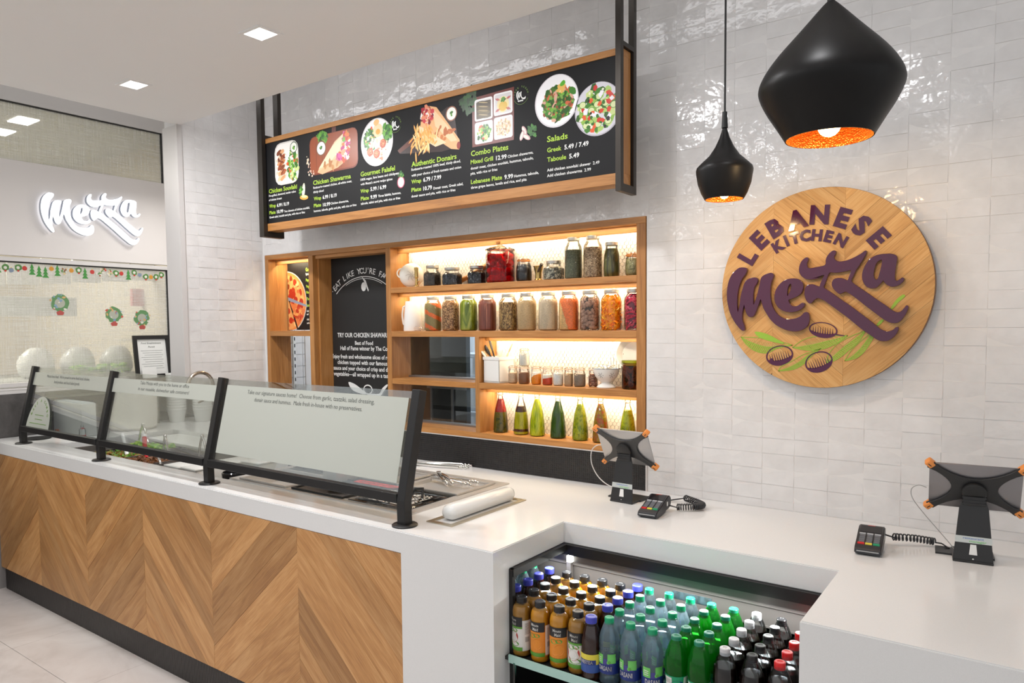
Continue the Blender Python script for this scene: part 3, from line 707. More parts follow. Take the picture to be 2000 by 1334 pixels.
ed = [e for e in bm.edges if len(e.link_faces) == 2 and abs(e.link_faces[0].normal.dot(e.link_faces[1].normal)) < .3]
bmesh.ops.bevel(bm, geom=ed, offset=.003, segments=2, affect='EDGES')
cpart('worktop', bm, QUARTZ, 30)
bm = newbm(); quadbox(bm, -1.885, -1.4515, -1.1074, -1.016, 0, 1.0305)
cpart('end_panel', bm, QUARTZ)
bm = newbm(); quadbox(bm, -.4605, 1.6, -1.1074, -1.0, 0, 1.0305); quadbox(bm, -.46, -.44, -1.0, -.64, 0, .951)
cpart('front_panel', bm, QUARTZ)
bm = newbm(); quadbox(bm, -5.76, -1.885, -1.092, -1.05, .156, .951)
cpart('backing_board', bm, BLACKP)
def mk_rib():
    s = NT('black_ribbed_mosaic'); g = s.new('ShaderNodeNewGeometry'); w = s.new('ShaderNodeTexWave'); w.inputs['Scale'].default_value = 28; s.link(g.outputs['Position'], w.inputs[0])
    s.b.inputs['Base Color'].default_value = (.013, .010, .009, 1); s.b.inputs['Roughness'].default_value = .4; s.bump(w.outputs[1], .5, .004); return s.m
bm = newbm(); quadbox(bm, -5.74, -1.885, -1.088, -1.03, 0, .156)
cpart('plinth', bm, mk_rib())
# oak planks set in chevrons
COLS = [-5.752, -5.101, -4.445, -3.787, -3.152, -2.5, -1.8855]
def clip_poly(P, lo, hi, ax):
    for s_, v in ((1, lo), (-1, hi)):
        out = []
        for i in range(len(P)):
            a, b = P[i - 1], P[i]
            da, db = s_ * (a[ax] - v), s_ * (b[ax] - v)
            if da >= 0: pass
            if (da >= 0) != (db >= 0):
                t = da / (da - db); out.append((a[0] + (b[0] - a[0]) * t, a[1] + (b[1] - a[1]) * t))
            if db >= 0: out.append(b)
        P = out
        if len(P) < 3: return []
    return P
def plank_prism(P, ang, d0, d1, flip):
    """polygon in (x, z) -> board between depths d0 (front) and d1; grain along ang"""
    b = newbm(); uvl = b.loops.layers.uv.active
    cx = sum(p[0] for p in P) / len(P); cz = sum(p[1] for p in P) / len(P)
    sh = [(cx + (p[0] - cx), cz + (p[1] - cz)) for p in P]
    f0 = [b.verts.new((x, d0, z)) for x, z in sh]; f1 = [b.verts.new((x, d1, z)) for x, z in sh]
    b.faces.new(f0); b.faces.new(f1[::-1])
    for i in range(len(P)): b.faces.new((f0[i], f1[i], f1[(i + 1) % len(P)], f0[(i + 1) % len(P)]))
    bmesh.ops.recalc_face_normals(b, faces=b.faces)
    ca, sa = math.cos(ang), math.sin(ang)
    for f in b.faces:
        for l in f.loops:
            c = l.vert.co; l[uvl].uv = (c.x * ca + c.z * sa, -c.x * sa + c.z * ca + c.y)
    return b
def chevron(x0, x1, z0, z1, up, widths, seed, add, gap=.0006, maxz=None):
    rr = random.Random(seed); ang = math.radians(41.5) * (1 if up else -1); t = math.tan(ang)
    s0 = z0 - abs(t) * (x1 - x0) - rr.uniform(0, .1); s1 = z1 + abs(t) * (x1 - x0)
    z = s0
    while z < s1:
        w = rr.uniform(*widths) / math.cos(ang)
        za, zb = z + gap, z + w - gap
        xa, xb = x0 + gap / 2, x1 - gap / 2
        P = [(xa, za), (xb, za + t * (x1 - x0)), (xb, zb + t * (x1 - x0)), (xa, zb)]
        P = clip_poly(P, z0, z1, 1)
        if len(P) >= 3:
            ar = abs(sum(P[i - 1][0] * P[i][1] - P[i][0] * P[i - 1][1] for i in range(len(P)))) / 2
            if ar > .0004: add(P, ang, rr)
        z += w
for k in range(6):
    def addp(P, ang, rr):
        b = plank_prism(P, ang, -1.107 + rr.uniform(0, .0012), -1.0925, False); cpart('plank', b, PLANK)
    chevron(COLS[k], COLS[k + 1], .157, .950, k % 2 == 0, (.055, .145), 11 + k, addp)

# cold well: black liner with pans
bm = newbm()
quadbox(bm, -5.25, -3.27, -.93, -.12, .78, .80); quadbox(bm, -5.262, -5.251, -.93, -.12, .80, 1.005); quadbox(bm, -3.269, -3.258, -.93, -.12, .80, 1.005)
quadbox(bm, -5.25, -3.27, -.942, -.931, .80, 1.005); quadbox(bm, -5.25, -3.27, -.119, -.108, .80, 1.005)
cpart('cold_well', bm, BLACKP)
# stainless hot-well frame
bm = newbm()
x0, x1, y0, y1 = -3.27, -2.015, -.922, -.238
quadbox(bm, x0, x1, y0, y0 + .035, CT, CT + .006); quadbox(bm, x0, x1, y1 - .035, y1, CT, CT + .006); quadbox(bm, x0, x0 + .05, y0 + .035, y1 - .035, CT, CT + .006); quadbox(bm, x1 - .05, x1, y0 + .035, y1 - .035, CT, CT + .006)
quadbox(bm, -3.23, -2.05, -.9, -.26, .90, .906)
for xm in (-2.83, -2.42): quadbox(bm, xm - .012, xm + .012, y0 + .035, y1 - .035, CT, CT + .005)
cpart('hot_well_frame', bm, STEEL)
# slot frame for the wrap
bm = newbm(); a = (-1.895, -1.765, -.955, -.455)
quadbox(bm, a[0], a[1], a[2], a[2] + .022, CT, CT + .004); quadbox(bm, a[0], a[1], a[3] - .022, a[3], CT, CT + .004); quadbox(bm, a[0], a[0] + .022, a[2] + .022, a[3] - .022, CT, CT + .004); quadbox(bm, a[1] - .022, a[1], a[2] + .022, a[3] - .022, CT, CT + .004)
cpart('slot_frame', bm, pm('brushed_brassy_steel', (.52, .46, .36), .3, .9))
b = newbm(); quadbox(b, -.036, .036, -.215, .215, 0, .06, bev=.026)
o = obj('bag_dispenser', b, pm('milky_plastic', (.78, .78, .76), .12, 0, .5), None, (-1.835, -.69, CT + .0005), 50)
tag(o, 'white rounded plastic bar lying in the narrow slot at the counter end', 'dispenser')

# pans, lids and tools in the hot well
def pan(name, label, w, d, loc, mat, rim=.012, depth=.05, rz=0, cat='pan', rimmat=None, h=.008):
    t = thing(name, label, cat, loc, rz)
    b = newbm()
    xs = [-w / 2, -w / 2 + rim, w / 2 - rim, w / 2]; ys = [-d / 2, -d / 2 + rim, d / 2 - rim, d / 2]
    slab(b, xs, ys, lambda x, y: abs(x) > w / 2 - rim or abs(y) > d / 2 - rim, 0, h)
    bmesh.ops.bevel(b, geom=[e for e in b.edges], offset=.0018, segments=2, affect='EDGES')
    obj('rim', b, rimmat or mat, t, smooth=40)
    b = newbm(); quadbox(b, xs[1], xs[2], ys[1], ys[2], -depth, -depth + .002)
    for e in ((xs[1] - .001, xs[1], ys[1], ys[2]), (xs[2], xs[2] + .001, ys[1], ys[2]), (xs[1], xs[2], ys[1] - .001, ys[1]), (xs[1], xs[2], ys[2], ys[2] + .001)): quadbox(b, *e, -depth, 0)
    obj('tray', b, mat, t); return t
HZ = CT + .0065
def lid(name, label, w, d, loc, mat, rz=0, emboss=True, notch=True, h=.012):
    t = thing(name, label, 'lid', loc, rz)
    b = newbm(); quadbox(b, -w / 2, w / 2, -d / 2, d / 2, 0, .005, bev=.002)
    obj('plate', b, mat, t, smooth=40)
    b = newbm(); xs = [-w / 2 + .018, -w / 2 + .03, w / 2 - .03, w / 2 - .018]; ys = [-d / 2 + .018, -d / 2 + .03, d / 2 - .03, d / 2 - .018]
    slab(b, xs, ys, lambda x, y: not (xs[1] < x < xs[2] and ys[1] < y < ys[2]), .0045, h)
    bmesh.ops.bevel(b, geom=[e for e in b.edges], offset=.003, segments=2, affect='EDGES')
    obj('ridge', b, mat, t, smooth=50); return t
t = pan('food_pan', 'shallow clear lidded pan at the left end of the steel hot well', .37, .27, (-3.02, -.775, HZ), STEEL)
o = lid('pan_lid', 'clear lid propped across the pan behind the left steel pan', .36, .26, (-3.03, -.45, HZ), CLEARP)
b = newbm(); quadbox(b, -.16, .16, -.10, .10, .006, .032, bev=.012); obj('dome', b, pm('pale_lid', (.70, .72, .70), .2), o, smooth=50)
t = pan('black_rimmed_pan', 'black-edged steel pan in the middle of the hot well front', .36, .28, (-2.62, -.765, HZ), STEELD, .012, .06, 0, 'pan', BLACKP)
t = lid('pan_lid', 'pebbled clear lid on the front right pan beside the last black post', .35, .27, (-2.235, -.765, HZ), CLEARP)
def pebbles(t, w, d):
    b = newbm()
    for _ in range(260):
        blob(b, (R.uniform(-w, w), R.uniform(-d, d), .006), R.uniform(.004, .008), 1, (1.4, 1, .5))
    stuff(obj('pebbled_surface', b, pm('clear_relief', (.55, .53, .50), .15, .6), t, smooth=80))
pebbles(t, .135, .095)
b = newbm(); tube(b, [(.05, .02, .01), (.06, .045, .045), (.10, .05, .05), (.115, .03, .014)], .006); obj('handle', b, BLACKP, t, smooth=50)
t = pan('food_pan', 'bright steel pan with tongs on it at the rear right of the hot well', .34, .28, (-2.225, -.44, HZ), STEEL, .016, .012)
t = pan('food_pan', 'steel pan half hidden behind the last black post and frosted glass', .36, .26, (-2.62, -.44, HZ), STEEL, .014, .03)
t = thing('red_label_strip', 'red label with black lettering on the hot-well pan behind the frosted glass', 'label', (-2.51, -.635, CT + .012))
b = newbm(); quadbox(b, -.135, .135, -.022, .022, 0, .003); obj('backing', b, pm('label_red', (.72, .02, .02), .5), t)
b = newbm()
for k in range(15):
    x = -.12 + .017 * k; h = .007 + .004 * (k % 3)
    quadbox(b, x, x + .005, -h, h, .003, .0036); quadbox(b, x + .005, x + .011, (h - .004) * (1 if k % 2 else -1) - .002, (h - .004) * (1 if k % 2 else -1) + .002, .003, .0036)
obj('print', b, BLACKP, t)
b = newbm(); quadbox(b, -.05, .05, -.09, .09, 0, .10, bev=.006); o = obj('steel_bin', b, STEEL, None, (-2.76, -.62, HZ), 40); tag(o, 'upright polished steel caddy in the middle of the hot well', 'caddy')
def tongs(label, loc, rz, L=.24, sx=.05, tilt=0, name='serving_tongs'):
    t = thing(name, label, 'tongs', loc, rz)
    for s in (-1, 1):
        b = newbm(); P = [(u * L, s * (.006 + sx * u * (1.15 - .35 * u) * .5), 0) for u in [k / 10 for k in range(11)]]
        tube(b, P, [.004 + .0022 * math.sin(PI * k / 10) for k in range(11)], 8)
        for v in b.verts: v.co.z = v.co.z * 1.9 + .013
        obj('arm', b, CHROME, t, smooth=60)
        b = newbm(); e = Vector((L + .016, s * (.004 + sx * .4), .013))
        for k in range(5): blob(b, e + Vector((-.012 + .011 * k, -s * .003, -.005 + .004 * (k % 2))), .0105, 2, (.9, .55, 1.0))
        obj('scalloped_tip', b, CHROME, t, smooth=80)
    b = newbm(); lathe(b, [(.012, 0), (.012, .024)], 12, (0, 0, 0)); obj('hinge', b, CHROME, t, smooth=40); return t
tongs('chrome tongs on the white counter behind the last black post', (-2.72, -.145, CT), math.radians(17), .27, .06)
tongs('chrome tongs lying open in the rear right steel pan', (-2.36, -.40, CT + .009), math.radians(2), .20, .07)
o = tongs('small chrome tongs lying across the rear right steel pan', (-2.34, -.38, CT + .026), math.radians(-35), .17, .03)

# cold well contents
board = newbm(); quadbox(board, -.46, .46, -.125, .125, 0, .022, bev=.004)
o = obj('cutting_board', board, WHITEP, None, (-4.72, -.245, .985), 40); o.rotation_euler = (0, 0, math.radians(-2)); tag(o, 'large white cutting board along the rear of the cold well', 'board')
b = newbm(); quadbox(b, -5.2, -4.2, -.115, -.10, .80, .985); quadbox(b, -5.2, -4.2, -.38, -.365, .80, .985)
def cold_pan(label, x, y, w, d, fill, fillname, z=.992, kind='food_pan'):
    t = pan(kind, label, w, d, (x, y, z), STEELD, .010, .07, 0, 'pan')
    if fill:
        b = newbm()
        for _ in range(150):
            blob(b, (R.uniform(-w / 2 + .02, w / 2 - .02), R.uniform(-d / 2 + .02, d / 2 - .02), R.uniform(-.02, .012)), R.uniform(.012, .026), 1, (1, 1.3, .45), 0, Matrix.Rotation(R.uniform(0, 6), 4, (R.random(), R.random(), R.random())))
        o = obj(fillname, b, fill, t, smooth=30); o['kind'] = 'stuff'
    return t
LETT = grain_m('shredded_lettuce', ['#3f7d1a', '#7fb52c', '#b9d35a', '#4f8a1e', '#5d9425'], 60, .6)
SALAD = grain_m('mixed_salad', ['#2f5d14', '#5a8b22', '#8a5a20', '#3f6f1a', '#a8472a'], 70, .6)
cold_pan('empty dark pan at the left end of the cold well', -5.08, -.80, .26, .22, None, '')
cold_pan('pan of mixed green salad in front of the second black post', -4.70, -.80, .32, .22, SALAD, 'salad')
cold_pan('pan of bright shredded lettuce in the cold well', -4.82, -.545, .40, .24, LETT, 'lettuce')
cold_pan('dark steel pan of grey dip in the cold well', -4.43, -.545, .30, .24, None, '')
cold_pan('brown pan in the front of the cold well by the third post', -4.34, -.80, .30, .22, grain_m('brown_relish', ['#5a3418', '#7a4a22', '#3f2410'], 80, .4), 'relish')
cold_pan('steel pan next to the white tubs in the cold well', -4.06, -.80, .18, .22, None, '')
cold_pan('right rear steel pan of the cold well', -4.06, -.52, .34, .24, None, '')
t = thing('spatula', 'white-handled spatula standing in the mixed salad pan', 'spatula', (-4.55, -.80, 1.0))
TB('handle', [(0, 0, -.02), (-.12, .04, .06), (-.21, .07, .115)], .012, WHITEP, t, 10)
t = thing('server', 'red-handled server standing in the cold well', 'server', (-4.40, -.76, 1.0))
TB('handle', [(0, 0, 0), (-.06, .02, .05), (-.12, .05, .11)], [.011, .013, .014], pm('red_handle', (.55, .01, .015), .3), t, 10)
TB('collar', [(-.121, .051, .111), (-.134, .056, .124)], .0148, WHITEP, t, 10)
def vtongs(label, x, y, h, w):
    t = thing('standing_tongs', label, 'tongs', (x, y, 1.0))
    TB('arm', [(-w / 2, 0, -.01), (-w * .2, .0, h * .7), (0, 0, h)], .0075, CHROME, t); TB('arm', [(w / 2, 0, -.01), (w * .2, 0, h * .75), (0, 0, h)], .0075, CHROME, t)
    b = newbm(); blob(b, (0, 0, h), .012, 2); obj('hinge', b, CHROME, t, smooth=60)
vtongs('tall chrome tongs standing like an A in the lettuce pan', -4.95, -.50, .135, .15)
vtongs('short chrome tongs standing between the lettuce and the dark pan', -4.57, -.55, .095, .06)
vtongs('chrome tongs standing by the third black post in the cold well', -4.15, -.54, .13, .10)
vtongs('small chrome tongs leaning in the brown pan', -4.21, -.80, .06, .10)
TUB = pm('deli_tub', (.74, .73, .70), .35)
for x, y, w, h, l in ((-3.86, -.80, .15, .03, 'square white deli tub at the front of the cold well by the third post'), (-3.69, -.80, .14, .035, 'second square white deli tub by the third post'), (-3.50, -.55, .16, .05, 'white deli tub beyond the third black post'), (-3.72, -.55, .16, .03, 'white deli tub behind the two front tubs')):
    b = newbm(); quadbox(b, -w / 2, w / 2, -.10, .10, -.12, h, bev=.012); o = obj('deli_tub', b, TUB, None, (x, y, 1.0), 50); tag(o, l, 'tub', 'white deli tubs in the cold well')
    b = newbm(); quadbox(b, -w / 2 - .004, w / 2 + .004, -.104, .104, h - .008, h + .004, bev=.004); obj('lid', b, TUB, o, smooth=50)
o = LT('black_crock', [(.0, 0), (.055, 0), (.062, .075), (.056, .08), (.05, .03), (0, .03)], pm('black_glaze', (.012, .012, .013), .12), None, 24, (-3.42, -.80, .955)); tag(o, 'round glossy black bowl by the foot of the third post', 'bowl')

# sneeze guard
sg = thing('sneeze_guard', 'black-framed glass sneeze guard with frosted bands along the counter front', 'sneeze guard', (-3.7, -1.035, CT))
def sgo(o): o.location = Vector((3.7, 1.035, -CT)); return o
PX = [-5.47, -4.374, -3.26, -1.93]
BZ, TZ = 1.14, 1.549; TYB, TYT = -1.04, -.943
LEAN = Vector((0, TYT - TYB, TZ - BZ)).normalized(); NRM = Vector((1, 0, 0)).cross(LEAN)
for k, x in enumerate(PX):
    b = newbm(); s = .021 if k == 3 else .019
    P = [Vector((x, -1.038, CT)), Vector((x, -1.04, BZ - .01)), Vector((x, TYT, TZ))]
    secs = []
    for i, p in enumerate(P):
        v = LEAN if i == 2 else Vector((0, 0, 1)) if i == 0 else (LEAN + Vector((0, 0, 1))).normalized()
        n = Vector((1, 0, 0)).cross(v)
        secs.append([b.verts.new(p + Vector((sx * s, 0, 0)) + n * sy * s) for sx, sy in ((-1, -1), (1, -1), (1, 1), (-1, 1))])
    for a, c in zip(secs, secs[1:]):
        for i in range(4): b.faces.new((a[i], a[(i + 1) % 4], c[(i + 1) % 4], c[i]))
    b.faces.new(secs[0][::-1]); b.faces.new(secs[-1]); bmesh.ops.recalc_face_normals(b, faces=b.faces)
    bmesh.ops.bevel(b, geom=b.edges[:], offset=.002, segments=1, affect='EDGES')
    p = sgo(obj('post', b, BLACKM, sg))
    b = newbm(); lathe(b, [(.050, 0), (.050, .005), (.046, .008), (0, .008)], 28, (x, -1.038, CT)); obj('foot', b, BLACKM, p, smooth=40)
for k in range(3):
    b = newbm(); quadbox(b, PX[k] + .02, PX[k + 1] - .02, -1.062, -1.030, 1.122, 1.158, bev=.002); sgo(obj('rail', b, BLACKM, sg))
FR = {0: (.965, .80, -.0, .0), 1: (.965, .79), 2: (.965, .10)}
def lp(x, u, off=0): return Vector((x, TYB, BZ)) + LEAN * (u * (TZ - BZ) / LEAN.z) + NRM * off
for k in range(3):
    x0, x1 = PX[k] + .022, PX[k + 1] - .022
    def sheet(xa, xb, u0, u1, o0, o1):
        b = newbm(); V = [b.verts.new(lp(x, u, o)) for x in (xa, xb) for u in (u0, u1) for o in (o0, o1)]
        for q in ((0, 1, 3, 2), (4, 6, 7, 5), (0, 4, 5, 1), (2, 3, 7, 6), (0, 2, 6, 4), (1, 5, 7, 3)): b.faces.new([V[i] for i in q])
        bmesh.ops.recalc_face_normals(b, faces=b.faces); return b
    g = sgo(obj('glass_pane', sheet(x0, x1, .03, .985, -.003, .003), GLASSW, sg))
    u1 = (.905, .905, .92)[k]; u0 = (.70, .71, .125)[k]
    obj('frosted_band', sheet(x0 + (.03 if k == 2 else .0), x1 - (.025 if k == 2 else 0), u0, u1, .0035, .0042), FROST, g)
    txt = (('Mezza loves local.  We\'re proud to serve fresh local chicken,', 'local produce, and local baked goods.'), ('Take Mezza with you to the home or office', 'in our reusable, dishwasher safe containers!'), ('Take our signature sauces home!  Choose from garlic, tzatziki, salad dressing,', 'donair sauce and hummus.  Made fresh in-house with no preservatives.'))[k]
    wd = ((.60, .36), (.50, .52), (.87, .74))[k]; cx = ((x0 + x1) / 2 - .03, (x0 + x1) / 2 + .02, -2.60)[k]
    b = newbm()
    for i in (0, 1):
        u = ((.835, .755), (.845, .765), (.835, .755))[k][i]
        me = text_mesh(txt[i], .019, wd[i], .0, .0001, 'CENTER'); add_mesh(b, me, plane_mat(lp(cx, u, .0046), (1, 0, 0), LEAN))
    obj('lettering', b, GREYINK, g)
    if k == 0:
        me = outline_mesh([[(.085 * math.cos(t * PI / 24) ** 1 * (1 if True else 0), .0 + .21 * math.sin(t * PI / 24)) for t in range(25)] + [(-.088, -.03), (.088, -.03)]], .0006)
        me.transform(plane_mat(lp(-5.245, .03, .0042), (1, 0, 0), LEAN) @ Matrix.Diagonal((2.0, 1.0, 1, 1)))
        st = link_mesh('oval_sticker', me, FROST, g)
        b = newbm()
        for i, ch in enumerate('MAKE A COMBO'):
            if ch == ' ': continue
            a = PI * (.86 - .72 * i / 11); p = Vector((.125 * math.cos(a), .02 + .155 * math.sin(a)))
            me = text_mesh(ch, .018, None, .03, .0001, 'CENTER'); r = Matrix.Rotation((a - PI / 2) * .8, 4, 'Z')
            add_mesh(b, me, plane_mat(lp(-5.245, .03, .0052), (1, 0, 0), LEAN) @ Matrix.Translation((p.x, p.y, 0)) @ r)
        for j, w_ in enumerate((.13, .11, .25, .24)):
            me = outline_mesh([[(-w_ / 2, 0), (w_ / 2, 0), (w_ / 2, .004), (-w_ / 2, .004)]], .0002)
            add_mesh(b, me, plane_mat(lp(-5.245, .03, .0052), (1, 0, 0), LEAN) @ Matrix.Translation((0, .085 - .028 * j, 0)))
        obj('lettering', b, pm('sticker_green', (.16, .30, .06), .5), g)
# alcove objects on the left part of the counter
o = LT('round_tub', [(0, 0), (.145, 0), (.165, .02), (.172, .10), (.172, .33), (.165, .335), (.16, .33), (.16, .03), (0, .03)], ENAMEL, None, 40, (-5.55, -.27, CT)); tag(o, 'big cream round tub on the counter in the alcove', 'tub')
b = newbm(); quadbox(b, -.26, .20, -.05, .05, 0, .235, bev=.006); o = obj('frosted_bin', b, pm('frosted_plastic', (.55, .57, .56), .3), None, (-5.62, -.64, CT), 40); tag(o, 'grey frosted plastic bin behind the first glass pane', 'bin')
b = newbm(); quadbox(b, -.25, .19, -.04, .04, .235, .24); obj('lid', b, pm('bluish_lid', (.50, .56, .60), .3), o)
def cups(x, y, n, r, l):
    t = thing('cup_stack', l, 'cups', (x, y, CT), 0, 'stacks of white foam cups')
    for k in range(n):
        LT('cup', [(r * .72, .0 + .022 * k), (r * .98, .10 + .022 * k), (r, .102 + .022 * k), (r, .112 + .022 * k), (r * .95, .112 + .022 * k), (r * .7, .015 + .022 * k)], WHITEP, t, 20, None, 35, False)
cups(-5.66, .14, 14, .075, 'left stack of white foam cups on the alcove counter'); cups(-5.50, .27, 12, .075, 'right stack of white foam cups on the alcove counter')
b = newbm(); quadbox(b, -.03, .03, -.04, .04, 0, .30); o = obj('dark_box', b, pm('olive_dark', (.06, .065, .045), .5), None, (-5.72, -.03, CT)); tag(o, 'narrow dark olive box between the cream tub and the cups', 'box')
for x, y, w, d, h, c, l in ((-6.35, -.75, .24, .2, .19, (.02, .05, .13), 'dark blue case at the rear of the shaded alcove, left'), (-6.35, -.36, .30, .2, .19, (.018, .03, .07), 'navy case at the rear of the shaded alcove, right'), (-6.62, -.58, .30, .12, .19, (.05, .028, .015), 'brown wooden box at the rear of the shaded alcove')):
    b = newbm(); quadbox(b, -w / 2, w / 2, -d / 2, d / 2, 0, h, bev=.01); o = obj('storage_case', b, pm('case_%.3f' % c[2], c, .35), None, (x, y, CT if x > -6.2 else CT)); tag(o, l, 'case')
bm = newbm(); quadbox(bm, -6.84, -5.88, -.97, .45, CT - .04, CT); struct('trim_5', bm, pm('alcove_shelf', (.10, .10, .10), .5))
o = LT('squeeze_bottle', [(0, 0), (.022, 0), (.022, .07), (.010, .085), (.010, .10), (0, .10)], PET, None, 16, (-5.30, -.74, CT)); tag(o, 'small clear squeeze bottle on the counter by the grey bin', 'bottle')
b = newbm(); lathe(b, [(.0, .004), (.0205, .004), (.0205, .03), (0, .03)], 14); obj('sauce', b, CAPR, o, smooth=40)
o = LT('amber_jar', [(0, 0), (.016, 0), (.018, .03), (.012, .045), (.012, .055), (0, .055)], pm('amber', (.25, .06, .01), .2), None, 14, (-5.60, -.78, CT)); tag(o, 'tiny amber jar left of the grey bin', 'jar')
o = LT('black_stand', [(0, 0), (.085, 0), (.085, .008), (0, .012)], BLACKP, None, 24, (-5.62, -.90, CT)); tag(o, 'flat black round stand on the left end of the counter', 'stand')
# tap in front of the tiled bulkhead
t = thing('tap', 'tall brushed gooseneck tap on the tiled wall behind the second glass pane', 'tap', (LX + .062, -.435, 1.385))
pts = [(-.058, 0, 0), (-.02, 0, 0), (-.004, 0, .006), (0, 0, .022), (0, 0, .05)] + [(0, -.085 + .085 * math.cos(a), .052 + .085 * math.sin(a)) for a in [PI * i / 12 for i in range(13)]] + [(0, -.17, .02)]
TB('spout', pts, .0115, pm('brushed_nickel', (.55, .48, .40), .25, 1), t, 12)
b = newbm(); lathe(b, [(0, 0), (.026, 0), (.026, .008), (.016, .014), (0, .014)], 24); bmesh.ops.transform(b, matrix=Matrix.Translation((-.0565, 0, 0)) @ Matrix.Rotation(PI / 2, 4, 'Y'), verts=b.verts); obj('wall_plate', b, pm('brushed_nickel', (0, 0, 0)), t, smooth=40)
TB('lever', [(-.02, 0, 0), (-.01, -.05, -.035), (-.005, -.10, -.05)], .007, pm('brushed_nickel', (0, 0, 0)), t)
b = newbm(); quadbox(b, -.115, .115, -.0015, .0015, 0, .045); o = obj('paper_slip', b, PAPER, None, (-4.95, -1.0, 1.502)); tag(o, 'small white card on the sill above the first glass pane', 'card'); o.location = (WX + .012, wy(-1.24), wz(1.497)); o.rotation_euler = (0, 0, PI / 2)
# ------------------------------------------------------------------ oak shelf unit in the wall
unit = thing('shelf_unit', 'oak shelf unit built into the tiled wall with lit compartments', 'shelving', (0, 0, 0))
DP = .16
def up(name, x0, x1, y0, y1, z0, z1, mat=OAK, axis=None, bev=.0012):
    b = newbm(); quadbox(b, x0, x1, y0, y1, z0, z1, bev=bev, axis=axis); return obj(name, b, mat, unit)
XA, XB, XC, XD, XE = -4.213, -3.73, -3.042, -2.388, -1.412
F = -.008
up('frame_board', XA, XE, F, DP, 2.253, 2.283)
up('frame_board', XA, XA + .035, F, DP, 1.197, 2.253)
up('frame_board', XE - .045, XE, F, DP, 1.197, 2.253)
up('frame_board', XC - .02, XE - .045, F, DP, 1.197, 1.226)
up('frame_board', XA + .035, XB - .03, F, DP, 1.197, 1.226)
up('divider', XC - .02, XC + .018, F, DP, 1.226, 2.253, axis=2)
up('divider', XB - .03, XB + .012, F, DP, 1.197, 2.253, axis=2)
up('divider', XB + .0125, XB + .026, .03, DP, 1.197, 2.24, axis=2)
up('divider', XD - .014, XD + .014, F, DP, 1.226, 1.738, axis=2)
up('shelf', XA + .035, XB - .03, F, DP, 1.740, 1.774)
up('shelf', XC + .018, XE - .045, F, DP, 1.992, 2.022)
up('shelf', XC + .018, XE - .045, F, DP, 1.738, 1.770)
up('shelf', XC + .018, XD - .014, F, DP, 1.463, 1.494)
up('shelf', XD + .014, XE - .045, F, DP, 1.463, 1.494)
up('head_board', XB + .026, XC - .02, F + .012, .08, 2.232, 2.253)
for x0, x1, z in ((XC + .018, XE - .045, 2.253), (XC + .018, XE - .045, 1.992), (XD + .014, XE - .045, 1.738), (XD + .014, XE - .045, 1.463), (XA + .035, XB - .03, 2.253)):
    up('valance', x0, x1, .052, .066, z - (.030 if z > 2.2 else .022), z)
    b = newbm(); quadbox(b, x0 + .01, x1 - .01, .07, .085, z - .006, z - .0005); obj('led_strip', b, pm('led_warm', (1, .78, .45), .5, 0, .5, 5), unit)
# scalloped white tiles behind the jars
SCALE = pm('white_scale_tile', (.74, .72, .68), .22)
def scales(x0, x1, z0, z1):
    b = newbm(); p = .022; hz = .0165; y = DP - .012
    nz = int((z1 - z0) / hz) + 1
    for j in range(nz):
        off = (j % 2) * p / 2; n = int((x1 - x0) / p) + 1
        for i in range(n):
            cx = x0 + p * (i + .5) + off; cz = z0 + hz * j
            if cx > x1 - p * .3: continue
            P = [(cx + p * .485 * math.sin(PI * k / 3 - PI / 3 * 0), cz + p * .52 * math.cos(PI * k / 3)) for k in range(6)]
            P = [(min(max(a, x0), x1), min(max(c, z0), z1)) for a, c in P]
            d = R.uniform(-.0006, .0006)
            fr = [b.verts.new((a * .93 + cx * .07, y - .004 + d, c * .93 + cz * .07)) for a, c in P]; bk = [b.verts.new((a, y, c)) for a, c in P]
            try:
                b.faces.new(fr)
                for k in range(6): b.faces.new((fr[k], bk[k], bk[(k + 1) % 6], fr[(k + 1) % 6]))
            except ValueError: pass
    return b
for x0, x1, z0, z1 in ((XC + .018, XE - .045, 2.022, 2.253), (XC + .018, XE - .045, 1.770, 1.992), (XD + .014, XE - .045, 1.494, 1.738), (XD + .014, XE - .045, 1.226, 1.463)):
    b = newbm(); quadbox(b, x0, x1, DP - .012, DP, z0, z1); obj('back_panel', b, pm('pale_grout', (.70, .68, .64), .7), unit)
    stuff(obj('scale_tile', scales(x0, x1, z0, z1), SCALE, unit))
# glass of the two serving openings
for z0, z1 in ((1.226, 1.463), (1.494, 1.738)):
    b = newbm(); quadbox(b, XC + .018, XD - .014, DP - .01, DP - .004, z0, z1); obj('glass_pane', b, GLASSW, unit)
    b = newbm(); quadbox(b, XC + .018, XD - .014, DP - .03, DP + .02, z0, z0 + .010); obj('sill', b, STEELD, unit)
